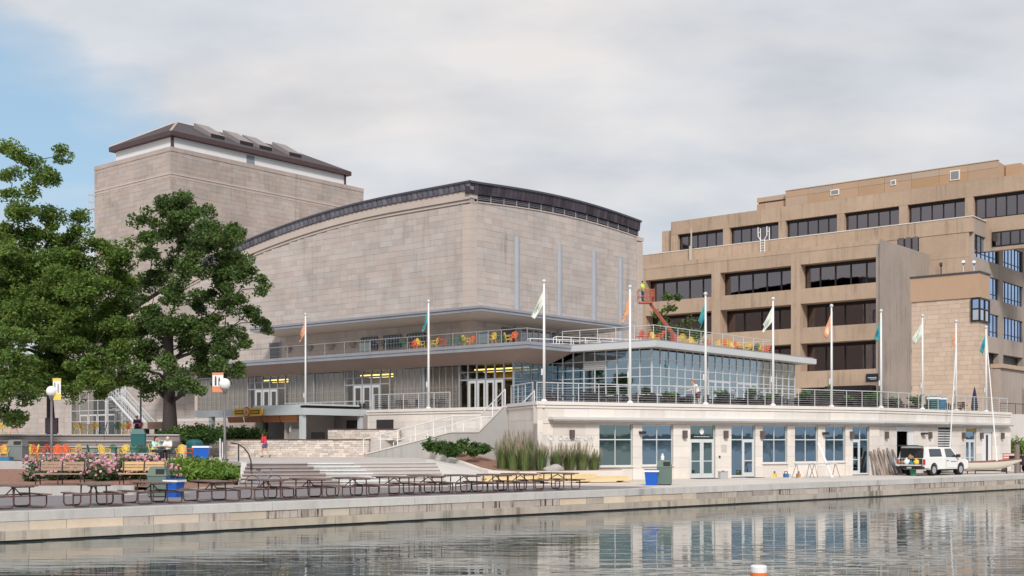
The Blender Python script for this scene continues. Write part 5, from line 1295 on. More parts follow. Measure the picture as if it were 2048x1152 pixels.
# balcony chairs and tables (grid frame)
for k, (px, m) in enumerate(((811, CHG), (826, CHO), (834, CHO), (842, CHY), (868, CHY), (878, CHG), (886, CHR), (900, CHG), (912, CHG), (926, CHG), (933, CHY), (939, CHO), (984, CHY), (1003, CHG), (1017, CHY), (1027, CHO))):
    y, Y = onA(BA + 1.15 + .35 * (k % 3), px); chair(wv(BA + 1.15 + .35 * (k % 3), y, 8.87), rg.uniform(-3, 3), m, f'{CN[m.name]} metal sunburst chair on the theater balcony', 'sunburst chairs on the balcony')
for px, p0, p1 in ((727, 722, 740), (968, 960, 976)):
    y0, Y = onA(BA + .5, p0); y1, _ = onA(BA + .5, p1)
    o = gthing('balcony_notice_panel', f"grey panel fixed to the balcony railing {'below the glass-block windows' if px < 800 else 'among the bright balcony chairs'}", 'panel', BA + .5, y1, 8.9)
    part('panel', o, mat('panel_grey', (.16, .20, .21), .6), (BA + .45, BA + .5, y1, y0, 9.0, 9.75)); part('panel_frame', o, MULL, (BA + .43, BA + .52, y1 - .06, y1, 8.9, 9.8), (BA + .43, BA + .52, y0, y0 + .06, 8.9, 9.8))
# pavilion roof chairs
for k, (px, m) in enumerate(((1278, CHR), (1290, CHR), (1311, CHY), (1319, CHO), (1367, CHY), (1387, CHY), (1402, CHG), (1420, CHR), (1434, CHY), (1450, CHO), (1458, CHY), (1466, CHY), (1476, CHO), (1484, CHY), (1495, CHY), (1501, CHY), (1511, CHG), (1517, CHO), (1523, CHY), (1531, CHO), (1536, CHR))):
    if px < 1300: p = wv(PA_ + .3 + .4 * (k % 2), onA(PA_ + .3 + .4 * (k % 2), px)[0], 8.87)
    else: p = wv(onB(PB_ + .35 * (k % 3) + .3, px)[0], PB_ + .35 * (k % 3) + .3, 8.87)
    chair(p, rg.uniform(-3, 3), m, f'{CN[m.name]} metal sunburst chair on the pavilion roof', 'sunburst chairs on the pavilion roof')

# ================================================================== dark terrace furniture and planters
DC = []
def dchair():
    o = thing('terrace_chair', 'x', 'chair')
    part('seat', o, DARKM, (-.23, .23, -.22, .22, .42, .45)); b = MB()
    for k in range(6): b.box(-.2 + k * .075, -.165 + k * .075, .23, .25, .48, .88)
    b.box(-.23, .23, .225, .255, .88, .93); b.build('backrest', DARKM, o)
    for x in (-.21, .21):
        b = MB(); b.tube([(x, -.2, 0), (x, -.2, .64), (x, .22, .66)], .015, 5); b.build('arm_leg', DARKM, o); b = MB(); b.tube([(x, .22, 0), (x, .24, .9)], .015, 5); b.build('leg', DARKM, o)
    return o
def dtable():
    o = thing('terrace_table', 'x', 'table'); b = MB(); b.lathe([(.55, .71), (.58, .725), (.55, .74)], 16); b.build('tabletop', DARKM, o); b = MB(); b.lathe([(.04, .02), (.04, .71)], 8); b.build('pedestal', DARKM, o); b = MB(); b.lathe([(.28, 0), (.28, .03)], 12); b.build('base', DARKM, o); return o
def tpos(x, y): return bw(x, y, ZT)
dc0, dt0 = dchair(), dtable(); nc = nt_ = 0
def put(kind, p, rz, lab, grp):
    global nc, nt_
    if kind == 'c': o = dc0 if nc == 0 else copytree(dc0); nc += 1
    else: o = dt0 if nt_ == 0 else copytree(dt0); nt_ += 1
    o.location = p; o.rotation_euler = (0, 0, rz); o['label'] = lab; o['group'] = grp
rg = random.Random(9); x = 1.4
def bx(px, y):                           # boathouse x for a photo column on a line set back y from the façade
    return online(P0 + Vector((-DA.y, DA.x)) * y, DA, px)
for px in list(range(1112, 1760, 42)):
    y = rg.choice([1.5, 2.6, 3.4]); xx = bx(px, y)
    if abs(px - 1394) < 20: continue
    put('t', tpos(xx, y), 0, 'dark round metal table behind the boathouse terrace railing', 'dark tables on the boathouse terrace')
    for k in range(3):
        a = rg.uniform(0, 2 * PI); put('c', tpos(xx + .8 * math.cos(a), y + .75 * math.sin(a)), a - PI / 2, 'dark slatted metal chair behind the boathouse terrace railing', 'dark chairs on the boathouse terrace')
for px in list(range(1130, 1760, 42)):
    y = rg.choice([4.2, 4.8]); xx = bx(px, y)
    put('t', tpos(xx, y), 0, 'dark round metal table behind the boathouse terrace railing', 'dark tables on the boathouse terrace')
    for k in range(2):
        a = rg.uniform(0, 2 * PI); put('c', tpos(xx + .8 * math.cos(a), y + .75 * math.sin(a)), a - PI / 2, 'dark slatted metal chair behind the boathouse terrace railing', 'dark chairs on the boathouse terrace')
for px in (1785, 1820, 1860, 1930, 1950):
    t = tb(px); v = tB((t + .8, 1.5, 0)); p = bw(v[0], v[1], ZT)
    put('t', p, 0, 'dark round metal table behind the boathouse terrace railing', 'dark tables on the boathouse terrace')
    for k in range(2):
        a = rg.uniform(0, 2 * PI); put('c', p + Vector((.8 * math.cos(a), .7 * math.sin(a), 0)), a - PI / 2, 'dark slatted metal chair behind the boathouse terrace railing', 'dark chairs on the boathouse terrace')
for px, a_ in ((714, 62.2), (734, 62.5), (762, 59.6), (795, 59.6), (812, 60.1), (828, 59.6), (870, 59.6), (886, 60.2)):
    y, Y = onA(a_, px); put('c', wv(a_, y, ZT), rg.uniform(-3, 3), 'dark slatted metal chair outside the curtained theater lounge', 'dark chairs outside the lounge')
for px, a_ in ((724, 62.4), (804, 60.5), (878, 60.6)):
    y, Y = onA(a_, px); put('t', wv(a_, y, ZT), 0, 'dark round metal table outside the curtained theater lounge', 'dark tables outside the lounge')

# ================================================================== flagpoles and flags
FT = mat('flag_teal', (.06, .36, .37), .8, .1, 3); FO = mat('flag_orange', (.74, .36, .22), .8, .1, 3); FW = mat('flag_white', (.75, .78, .72), .8, .08, 3); FWG = mat('flag_white_print', (.45, .58, .45), .8, .05, 3); FOW = mat('flag_pale_print', (.80, .62, .42), .8); FTG = mat('flag_blue_print', (.03, .18, .30), .8)
def flag(o, top, base, m, mp, seed, name, label):
    rg = random.Random(seed); fl = thing('flag', label, 'flag', (0, 0, 0), 0, 'flags over the terrace'); b = MB(); nu, nv = 9, 12
    L_, W_ = rg.uniform(1.45, 1.75), rg.uniform(.75, 1.05); pts = {}; ph = rg.uniform(0, 6)
    sw = {'w': rg.uniform(.75, 1.0), 't': rg.uniform(.38, .55), 'o': rg.uniform(.40, .62)}[name]
    for i in range(nu):
        for j in range(nv):
            u, v = i / (nu - 1), j / (nv - 1)
            x = -u * L_ * sw * .48 * (1 - .2 * v) + .10 * math.sin(v * 5 + ph) * u; z = -v * (.55 + .45 * (1 - u)) * W_ - u * L_ * .70
            y = .10 * u * math.sin(ph + u * 7 + v * 3) + .05 * math.sin(v * 9 + ph) * u
            pts[i, j] = (top[0] - .05 + x, top[1] + y, top[2] + z)
    for i in range(nu - 1):
        for j in range(nv - 1): b.quad(pts[i, j], pts[i + 1, j], pts[i + 1, j + 1], pts[i, j + 1], 1 if (.3 < i / nu < .62 and .25 < j / nv < .7) else 0)
    ORG[fl.name] = tuple(top); fl.location = top
    q = b.build('cloth', [m, mp], fl, smooth=True); sm = q.modifiers.new('thick', 'SOLIDIFY'); sm.thickness = .008
    return fl
fp = [(611, 803, 628, 'o'), (857, 811, 602, 't'), (1088, 803, 562, 'w'), (1260, 805, 573, 'o'), (1411, 808, 587, 't'), (1546, 810, 597, 'w'), (1663, 813, 611, 'o'), (1762, 816, 621, 't'), (1845, 819, 631, 'w'), (1912, 821, 642, 'o'), (1972, 825, 654, 't')]
names = {'o': 'orange', 't': 'teal', 'w': 'white'}
where = ['by the kiosk canopy', 'before the curtained lounge panel', 'at the boathouse corner', 'before the pavilion corner', 'before the pavilion doors', 'before the pavilion roof end', 'before the library piers', 'by the library sign', 'before the buff tower', 'beside the leaning mast', 'at the far end of the terrace']
for i, (px, py, pt_, c) in enumerate(fp):
    if i == 0: base = Vector((*xy(61.5, onA(61.5, px)[0]), ZT))
    elif i == 1: base = Vector((*xy(58.45, onA(58.45, px)[0]), ZTOP))
    elif px < 1760: base = bw(max(.35, online(P0 + Vector((-DA.y, DA.x)) * .3, DA, px)), .3, ZTOP)
    else:
        v = tB((online(P1 + Vector((-DBv.y, DBv.x)) * .3, DBv, px), .3, 0)); base = bw(v[0], v[1], ZTOP)
    H = zat(pt_, base.y) - base.z
    o = thing('flagpole', f'slim white flagpole with ball finial {where[i]}', 'flagpole', base, 0, 'flagpoles on the terrace parapet')
    b = MB(); b.tube([(0, 0, 0), (0, 0, H - .12)], [.085, .05], 8); b.build('pole', WHITE, o, smooth=True)
    b = MB(); b.ell((0, 0, H - .02), .12, 10, 7); b.build('finial', FASCW, o, smooth=True); b = MB(); b.tube([(.08, -.03, 1.2), (.06, -.03, H - .35)], .006, 4); b.build('halyard', RAIL, o)
    part('cleat_box', o, FASCW, (-.16, -.07, -.06, .06, 1.45, 1.8)); b = MB(); b.lathe([(.17, 0), (.17, .05), (.1, .12)], 10); b.build('base', WHITE, o)
    m, mp = {'o': (FO, FOW), 't': (FT, FTG), 'w': (FW, FWG)}[c]
    flag(o, base + Vector((0, 0, H - .55)), base, m, mp, 40 + i, c, f'limp {names[c]} flag hanging from the pole {where[i]}')

# ================================================================== lamps, banners, bins, benches
def lamp(px, Y, zg, zgl, r, label, banner):
    p = PD(px, Y, zg); o = thing('globe_lamp', label, 'lamp post', p); H = zgl - zg
    b = MB(); b.lathe([(.15, 0), (.15, .12), (.09, .2), (.075, .5), (.065, H - r - .25)], 10); b.build('post', LAMPP, o, smooth=True)
    b = MB(); b.lathe([(.07, H - r - .25), (.13, H - r - .1), (.15, H - r + .03)], 10); b.build('collar', LAMPP, o)
    b = MB(); b.ell((0, 0, H), r, 18, 12); b.build('globe', GLOBE, o, smooth=True)
    if banner is not None:
        bx_, z0, z1, m1, m2 = banner; s = 1 if bx_ > 0 else -1; w = abs(bx_)
        x0, x1 = (.08, w) if s > 0 else (-w, -.08); bn = part('banner', o, WHITE, (x0, x1, -.012, .012, z0, z1))
        h = z1 - z0; part('banner_band', bn, m1, (x0 - .01, x1 + .01, -.016, .016, z0 - .005, z0 + h * .30), (x0 - .01, x1 + .01, -.016, .016, z1 - h * .12, z1 + .005))
        b = MB(); c = (x0 + x1) / 2
        for dx, hh in ((-.12, .5), (.08, .42)):
            b.box(c + dx - .05, c + dx + .05, -.02, .02, z0 + h * .34, z0 + h * (.34 + hh * .8)); b.ell((c + dx, 0, z0 + h * (.38 + hh * .8)), (.06, .02, .07), 8, 5)
        b.build('banner_figures', m2, bn); b = MB()
        for z in (z0, z1): b.tube([(0, 0, z), (x1 if s > 0 else x0, 0, z)], .018, 5)
        b.build('banner_arm', LAMPP, o)
    return o
lamp(449.5, 66.3, ZP, 5.38, .31, 'globe lamp post with orange banner beside the blue bin', (-.68, 3.78, 4.85, ORANGE, mat('print_dark', (.06, .08, .10), .7)))
lamp(103, 66.5, ZP, 4.98, .29, 'globe lamp post with yellow and white banner behind the orange chairs', (.52, 3.35, 4.55, mat('banner_yellow', (.72, .60, .12), .7), mat('print_grey', (.35, .35, .36), .7)))
lamp(281.5, 88, ZU2, 6.25, .18, 'slim dark lamp post before the escape stair', None)
b = thing('notice_board', 'dark brown upright board behind the lamp with the yellow banner', 'board', PD(103.5, 82, ZU2)); part('panel', b, mat('board_brown', (.035, .025, .03), .7), (-.42, .42, -.1, .1, .1, 1.15)); part('foot', b, DARKM, (-.35, -.25, -.09, .09, 0, .1), (.25, .35, -.09, .09, 0, .1))
def hoodbin(p, m, label, h=1.2, w=.36, op=True):
    o = thing('litter_bin', label, 'bin', p, rg.uniform(-.2, .2)); b = MB(); b.prism([(-w, -w), (w, -w), (w, w), (-w, w)], .05, h * .70); b.build('body', m, o); b = MB()
    b.add([(-w - .03, -w - .03, h * .705), (w + .03, -w - .03, h * .705), (w + .03, w + .03, h * .705), (-w - .03, w + .03, h * .705), (-w * .8, -w * .8, h), (w * .8, -w * .8, h), (w * .8, w * .8, h), (-w * .8, w * .8, h)], [(0, 3, 2, 1), (4, 5, 6, 7), (0, 1, 5, 4), (1, 2, 6, 5), (2, 3, 7, 6), (3, 0, 4, 7)]); b.build('hood', m, o)
    if op: part('opening', o, INT, (-w * .1, w * .82, -w - .02, -w * .8, h * .76, h * .93))
    part('foot', o, DARKM, (-w + .03, w - .03, -w + .03, w - .03, 0, .049)); return o
def bluebin(p, label, h=.95, w=.30, m=None):
    m = m or BLUEBIN; o = thing('recycling_bin', label, 'bin', p, rg.uniform(-.3, .3)); b = MB(); b.add([(-w * .8, -w * .8, 0), (w * .8, -w * .8, 0), (w * .8, w * .8, 0), (-w * .8, w * .8, 0), (-w, -w, h * .86), (w, -w, h * .86), (w, w, h * .86), (-w, w, h * .86)], [(0, 3, 2, 1), (4, 5, 6, 7), (0, 1, 5, 4), (1, 2, 6, 5), (2, 3, 7, 6), (3, 0, 4, 7)]); b.build('body', m, o)
    b = MB(); b.prism([(-w - .05, -w - .05), (w + .05, -w - .05), (w + .05, w + .05), (-w - .05, w + .05)], h * .84, h * .95); b.build('liner', LINER, o); part('rim', o, m, (-w - .02, w + .02, -w - .02, w + .02, h * .951, h)); return o
hoodbin(PD(318, 47.6, 0), GRNBIN, 'tall green hooded litter bin beside a blue bin in front of the bench', 1.2); bluebin(PD(348, 47.5, 0), 'blue recycling bin with white liner beside the juniper bed', .72, .30)
hoodbin(PD(1329, 60.6, 0), GRNBIN, 'tall green hooded litter bin with a white bottle on top by the boathouse', 1.26, .36); bluebin(PD(1303, 60.2, 0), 'blue recycling bin beside the hooded bin by the boathouse windows', .80, .33)
b = thing('bottle', 'white bottle standing on the hooded bin by the boathouse', 'bottle', PD(1325, 60.6, 1.262)); q = MB(); q.lathe([(.09, 0), (.09, .18), (.045, .25), (.045, .28)], 10); q.build('body', WHITE, b); q = MB(); q.lathe([(.05, .281), (.05, .33)], 8); q.build('cap', LINER, b)
hoodbin(PD(36, 65.4, ZP), mat('grey_bin', (.17, .19, .19), .6), 'grey hooded litter bin standing between yellow and orange plaza chairs', 1.15, .42)
bluebin(PD(404, 65.3, ZP), 'blue recycling bin with white liner beside the round teal bin on the plaza', .85, .40)
o = thing('litter_bin', 'round-topped teal bin behind the blue bin on the plaza', 'bin', PD(389, 68, ZP)); q = MB(); q.lathe([(.42, 0), (.45, .85)], 16); q.build('body', TEALBIN, o); q = MB(); q.lathe([(.48, .851), (.48, .98), (.38, 1.12), (.15, 1.18)], 16); q.build('lid', TEALBIN, o)
hoodbin(PD(277, 72.3, ZP + .75), TEALBIN, 'square teal bin standing on the terraced steps before the oak', 1.05, .40, False)
o = thing('planter_tub', 'low blue tub at the plaza edge beside a yellow chair', 'planter', PD(4, 64.4, ZP)); part('tub', o, mat('tub_blue', (.03, .16, .30), .6), (-1.2, .5, -.3, .3, 0, .22)); part('soil', o, MULCH, (-1.1, .4, -.25, .25, .221, .24))
def bench(p, w, m, label):
    o = thing('park_bench', label, 'bench', p, 0, 'benches at the rose bed')
    for k in range(3): piece('seat_slat', o, -w, w, -.42 + k * .15, -.29 + k * .15, .43, .47, m)
    for k in range(3): piece('back_slat', o, -w, w, .10 + k * .02, .14 + k * .02, .58 + k * .13, .69 + k * .13, m)
    for x in (-w + .05, 0, w - .05):
        b = MB(); b.tube([(x, -.40, 0), (x, -.40, .42), (x, .02, .42), (x, .14, .95)], .025, 5); b.tube([(x, .02, .42), (x, .12, 0)], .025, 5); b.build('frame', DARKM, o)
    return o
bench(PD(123, 50.2, .40), .98, WOODB, 'brown slatted park bench with dark frame before the pink roses'); bench(PD(287, 50.4, .40), .92, WOODY, 'yellow wood park bench beside the green hooded bin')
# curved handrail at the steps, white posts, bollard
o = thing('curved_handrail', 'dark curved handrail at the head of the plaza steps', 'handrail', PD(478, 59.5, ZP)); ORG[o.name] = tuple(PD(478, 59.5, ZP))
pp = [PD(462, 61.5, ZP + .98), PD(477, 60.3, ZP + .92), PD(489, 59.2, ZP + .72), PD(498, 58.2, ZP + .42), PD(502, 57.4, ZP + .1), PD(501, 56.8, ZP - .2)]
b = MB(); b.tube(pp, .035, 6); b.build('rail', DARKM, o)
for q in (pp[1], pp[4]): b = MB(); b.tube([q, (q.x, q.y, q.z - .95 if q is pp[1] else .45)], .035, 6); b.build('post', DARKM, o)
o = thing('white_post', 'slim pair of white posts beside the lamp with the orange banner', 'post', PD(442, 66.8, ZP)); b = MB(); b.tube([(-.05, 0, 0), (-.05, 0, 1.22)], .035, 6); b.build('post', WHITE, o); b = MB(); b.tube([(.08, 0, 0), (.08, 0, 1.0)], .03, 6); b.build('post', WHITE, o)

# ================================================================== work materials at the boathouse
def lumber(p, rz, L, rows, cols_, lab, m=LUMB, bw_=.24, bh_=.05):
    o = thing('lumber_stack', lab, 'lumber', p, rz); rg_ = random.Random(int(L * 10 + rows)); 
    for x in (.4, L - .4): piece('bearer', o, x - .05, x + .05, -.05, cols_ * bw_, 0, .09, LUMG)
    for r in range(rows):
        for c in range(cols_): e = rg_.uniform(-.12, .12); piece('plank', o, e, L + e, c * bw_ + .004, (c + 1) * bw_ - .004, .092 + r * bh_, .092 + (r + 1) * bh_ - .005, m)
lumber(PD(972, 61.6, .0), math.radians(17), 3.6, 9, 3, 'stack of fresh yellow boards before the ornamental grasses'); lumber(PD(1083, 62.2, .0), math.radians(20), 3.1, 8, 3, 'stack of fresh yellow boards below the boathouse lettering'); lumber(PD(1150, 63.4, 0), math.radians(20), 3.2, 5, 3, 'low pile of pale boards under the first boathouse window')
o = thing('lumber', 'single pale board lying on the quay before the lumber stacks', 'board', PD(1120, 61.3, .006), math.radians(14)); part('plank', o, LUMB, (0, 4.5, 0, .2, 0, .05)); part('plank', o, LUMG, (.6, 3.9, .22, .36, 0, .05))
for i, px in enumerate((1742, 1748, 1754, 1760, 1766, 1772, 1778, 1784)):
    if px < 1761: p = bw(ta(px), -.75, .005); a = AA
    else: v = tB((tb(px), -.75, 0)); p = bw(v[0], v[1], .005); a = AB
    o = thing('leaning_board', f'{ORD[i]} of eight boards leaning on the boathouse, counted from the glazed door', 'board', p, a, 'boards leaning on the boathouse'); b = MB(); h = 1.55 + .12 * (i % 3); b.box(-.1, .09, 0, .05, 0, h); dxl = .12 * (i % 3 - 1); b.xf(lambda v: (v[0] + dxl * v[2] / h, v[1] + v[2] * .42, v[2])); b.build('plank', mat('pale_blue_board', (.22, .28, .36), .8) if i == 6 else LUMG, o)
def sawhorse(px, Y, w, lab):
    p = PD(px, Y, .005); o = thing('sawhorse', lab, 'sawhorse', p, AA, 'sawhorses before the boathouse'); part('beam', o, mat('sawhorse_grey', (.42, .47, .48), .6), (-w, w, -.06, .06, .80, .88))
    for x in (-w + .1, w - .1):
        for s in (-1, 1): b = MB(); b.tube([(x, s * .03, .80), (x + .06 * (1 if x > 0 else -1), s * .33, 0)], .03, 4); b.build('leg', LUMG, o)
    return o
sawhorse(1606, 72.3, .62, 'grey sawhorse with a tool below it before the boathouse window'); sawhorse(1650, 72.9, .95, 'wide grey sawhorse table with a white board leaning over it')
o = thing('white_board', 'white board leaning over the sawhorse table', 'board', PD(1665, 73.0, .005), AA); b = MB(); b.box(-.08, .08, 0, .03, 0, 2.1); b.xf(lambda v: (v[0] - v[2] * .38, v[1] + v[2] * .18, v[2])); b.build('board', WHITE, o)
for px, lab, m in ((1549, 'yellow and white power tool lying on the quay paving', CHY), (1572, 'blue power tool lying on the quay paving', mat('tool_blue', (.05, .14, .30), .5)), (1597, 'orange chop saw standing under the sawhorse', mat('tool_tan', (.52, .28, .08), .5))):
    o = thing('power_tool', lab, 'tool', PD(px, 72, .005), rg.uniform(0, 3)); part('body', o, m, (-.14, .14, -.1, .1, .02, .26)); b = MB(); b.tube([(-.1, 0, .26), (-.12, 0, .38), (.1, 0, .38), (.1, 0, .26)], .025, 5); b.build('handle', DARKM, o); b = MB(); b.lathe([(.11, -.02), (.11, .02)], 12); b.xf(lambda v: (v[0] + .28, v[2], v[1] + .13)); b.build('blade_guard', RAIL, o); part('foot', o, LINER, (-.3, .3, -.12, .12, 0, .019))
o = thing('grey_tool_case', 'grey case standing by the double glass door', 'case', PD(1446, 70.2, .005), AA); part('body', o, mat('case_grey', (.42, .43, .45), .6), (-.28, .28, -.12, .12, 0, .40)); part('lid', o, FASC, (-.29, .29, -.13, .13, .401, .44)); part('handle', o, DARKM, (-.08, .08, -.02, .02, .441, .48))
# spar buoy in the lake
o = thing('spar_buoy', 'white spar buoy with an orange band floating in the lake', 'buoy', PD(1517.5, 25.0, -.9)); b = MB(); b.lathe([(.17, -.6), (.17, .26)], 20); b.build('body', WHITE, o, smooth=False); b = MB(); b.lathe([(.172, .262), (.172, .385)], 20); b.build('orange_band', mat('buoy_orange', (.85, .17, .03), .5, .05), o); b = MB(); b.lathe([(.17, .387), (.17, .50), (.155, .53)], 20); b.build('cap', WHITE, o)
b = MB()
for k in range(5): b.box(-.05 + .035 * k, -.03 + .035 * k, -.176, -.168, .16, .22)
b.build('lettering', DARKM, o)
# ================================================================== vegetation
def leaves(centers, size, m, name, parent, org, flat=.0, aspect=1.7):
    """leaf-sized quads, one per centre; flat pushes the leaf planes towards horizontal"""
    c = np.asarray(centers, dtype=np.float64); n = len(c)
    nv = NR.normal(size=(n, 3)); nv[:, 2] = np.abs(nv[:, 2]) + flat; nv /= np.linalg.norm(nv, axis=1, keepdims=True)
    t = NR.normal(size=(n, 3)); t -= nv * np.sum(t * nv, axis=1, keepdims=True); t /= np.linalg.norm(t, axis=1, keepdims=True)
    bt_ = np.cross(nv, t); s = (size * NR.uniform(.65, 1.35, size=n))[:, None]
    a, b_ = t * s * .5 * aspect, bt_ * s * .5
    V_ = np.stack([c - a, c + b_ * .9 + a * .1, c + a, c - b_ * .9 + a * .1], axis=1).reshape(-1, 3) - np.asarray(org)
    q = np.arange(n * 4).reshape(n, 4)
    return npmesh(name, V_, q, m, parent)
def clump_pts(c, r, n, sq=(1, 1, .7)):
    d = NR.normal(size=(n, 3)); d /= np.linalg.norm(d, axis=1, keepdims=True)
    rad = r * NR.uniform(0.15, 1, size=(n, 1)) ** .55
    return np.asarray(c) + d * rad * np.asarray(sq)
def tree(name, label, base, lobes, Yc, m, bark, trunk_r, fork, nper=34, dj=3.0, leaf=.20, cl_r=(.45, .85), density=1.0, group=None, extra_limbs=()):
    """lobes: (px, py, radius px) bunches of the crown; each is filled with leaf clumps carried on real limbs"""
    base = Vector(base); o = thing(name, label, 'tree', base, 0, group); rg = random.Random(int(base.x * 100) & 0xffff)
    limbs = MB(); fork = Vector(fork); top = fork
    # trunk with slight sweep and root flare
    k = 7; tp = []
    for i in range(k):
        f = i / (k - 1); p = base.lerp(fork, f) + Vector((rg.uniform(-.05, .05), rg.uniform(-.05, .05), 0)); tp.append(p)
    rr = [trunk_r * (1.35 if i == 0 else 1.08 if i == 1 else 1 - .35 * i / (k - 1)) for i in range(k)]
    tr = MB(); tr.tube(tp, rr, 10); ORG[o.name] = tuple(base); tr.build('trunk', bark, o, smooth=True)
    C = []
    lead = []
    for (px, py, r) in lobes:
        Y = Yc + rg.uniform(-dj, dj); R_ = r * Yc / F
        c = Vector((S(px) * Y, Y, zat(py, Y))); lead.append((c, R_))
    nodes = [(p, max(.05, rr[i])) for i, p in enumerate(tp) if i > 1]
    for c, R_ in sorted(lead, key=lambda q: (q[0] - fork).length):
        # join to a nearby lower node
        best = min(nodes, key=lambda q: (q[0] - c).length + (6 if q[0].z > c.z - .2 else 0) - min(q[1], .3) * 3); p, pr = best
        r0 = max(.04, min(pr * .7, .05 + .028 * (c - p).length)); mids = [p]
        for f in (.35, .7): mids.append(p.lerp(c, f) + Vector((rg.uniform(-.3, .3), rg.uniform(-.3, .3), .25 * math.sin(PI * f) + rg.uniform(-.15, .15))))
        mids.append(c); limbs.tube(mids, [r0, r0 * .8, r0 * .62, r0 * .42], 6)
        nodes += [(mids[2], r0 * .62), (c, r0 * .45)]
        nc_ = max(3, int(density * 3.2 * (R_ / .8) ** 2))
        for _ in range(nc_):
            d = Vector((rg.gauss(0, 1), rg.gauss(0, 1), rg.gauss(0, .8))); d = d.normalized() * R_ * rg.uniform(.35, 1.0)
            e = c + d; limbs.tube([c.lerp(p, .1), c + d * .5 + Vector((0, 0, .08)), e], [r0 * .38, r0 * .25, .012], 4)
            C.append(clump_pts(e, rg.uniform(*cl_r), int(nper * rg.uniform(.7, 1.3))))
    limbs.build('limbs', bark, o, smooth=True)
    cr = leaves(np.concatenate(C), leaf, m, 'crown', o, base, flat=.35); return o
LEAF_OAK = leafmat('oak_leaf', (.105, .172, .05), .8, .06, .4)
LEAF_MAP = leafmat('maple_leaf', (.155, .24, .055), .8, .07, .45)
LEAF_LT = leafmat('locust_leaf', (.15, .235, .06), .7, .05, .45)
oak = [(354, 412, 34), (392, 428, 32), (316, 408, 20), (286, 442, 24), (340, 452, 40), (405, 462, 32), (378, 492, 38), (310, 470, 24), (300, 508, 24), (424, 488, 26), (446, 528, 36), (474, 516, 22), (500, 548, 26), (528, 572, 20), (440, 566, 32), (338, 530, 26), (384, 540, 30), (300, 560, 28), (264, 590, 26), (345, 590, 28), (400, 600, 28), (462, 600, 28), (500, 628, 24), (536, 648, 18), (420, 640, 26), (300, 630, 28), (270, 672, 24), (330, 660, 30), (375, 690, 28), (440, 690, 30), (480, 672, 22), (300, 705, 28), (350, 730, 26), (410, 735, 24), (448, 725, 20), (320, 765, 16), (368, 772, 14), (275, 735, 18), (465, 705, 16)]
rl = random.Random(17); oak += [(402, 702, 24), (352, 762, 18), (432, 752, 20), (470, 738, 16), (300, 782, 15), (392, 778, 13), (280, 765, 14), (455, 660, 20), (380, 655, 22)]
oak += [(375 + 105 * rl.uniform(-1, 1) * q, 570 + 150 * rl.uniform(-1, 1), rl.uniform(20, 28)) for q in [.9] * 14]
ob = PD(340, 79, 2.05)
tree('oak_tree', 'broad dark green oak with a stout trunk before the theater', ob, oak, 78, LEAF_OAK, BARK, .46, PD(337, 78, zat(640, 78)), nper=180, dj=2.6, leaf=.132, cl_r=(.40, .80), density=1.75)
left = [(66, 330, 22), (112, 312, 18), (36, 312, 14), (14, 292, 12), (85, 352, 20), (24, 350, 18), (108, 352, 16), (62, 382, 18), (20, 392, 18), (44, 425, 34), (108, 432, 30), (150, 428, 22), (164, 462, 16), (16, 470, 36), (75, 478, 40), (135, 490, 34), (190, 488, 24), (226, 500, 22), (40, 535, 46), (110, 545, 46), (172, 545, 38), (222, 545, 28), (15, 590, 44), (80, 605, 50), (150, 605, 44), (212, 598, 32), (60, 660, 46), (130, 665, 44), (190, 655, 38), (236, 640, 24), (100, 715, 40), (165, 712, 36), (215, 700, 28), (140, 755, 26), (190, 745, 22), (70, 740, 30), (240, 690, 18), (110, 780, 18), (232, 760, 14)]
left += [(rl.uniform(-20, 262), rl.uniform(480, 770), rl.uniform(26, 40)) for _ in range(34)] + [(262, 560, 26), (258, 610, 26), (250, 665, 26), (20, 640, 50), (10, 540, 50), (60, 770, 30), (30, 760, 34), (150, 790, 16), (200, 778, 16)]
tree('maple_tree', 'tall bright-topped tree with bare crooked upper limbs behind the lamps', PD(102, 84, ZU2 - .05), left, 81, LEAF_MAP, BARKD, .26, PD(96, 83, zat(640, 83)), nper=165, dj=3.4, leaf=.14, cl_r=(.45, .9), density=1.7)
loc_ = [(20, 672, 30), (50, 690, 22), (8, 720, 32), (44, 735, 26), (64, 762, 18), (12, 775, 34), (46, 790, 22), (14, 822, 26), (38, 836, 12), (-30, 700, 40), (-40, 780, 40)]
tree('locust_tree', 'pale feathery tree hanging low at the plaza end', PD(-60, 72, ZP), loc_, 71, LEAF_LT, BARKD, .22, PD(-40, 72, zat(730, 72)), nper=120, dj=1.8, leaf=.13, cl_r=(.4, .7), density=2.2)
tree('courtyard_tree', 'small leafy tree beside the orange lift behind the pavilion', PD(1350, 104, ZT - .35), [(1320, 632, 18), (1345, 618, 16), (1335, 590, 12), (1352, 588, 10), (1310, 655, 16), (1350, 648, 20), (1380, 650, 18), (1375, 668, 14), (1330, 672, 16), (1400, 668, 10)], 104, LEAF_OAK, BARKD, .12, PD(1350, 104, 9), nper=34, dj=1.0, leaf=.2, cl_r=(.4, .7))

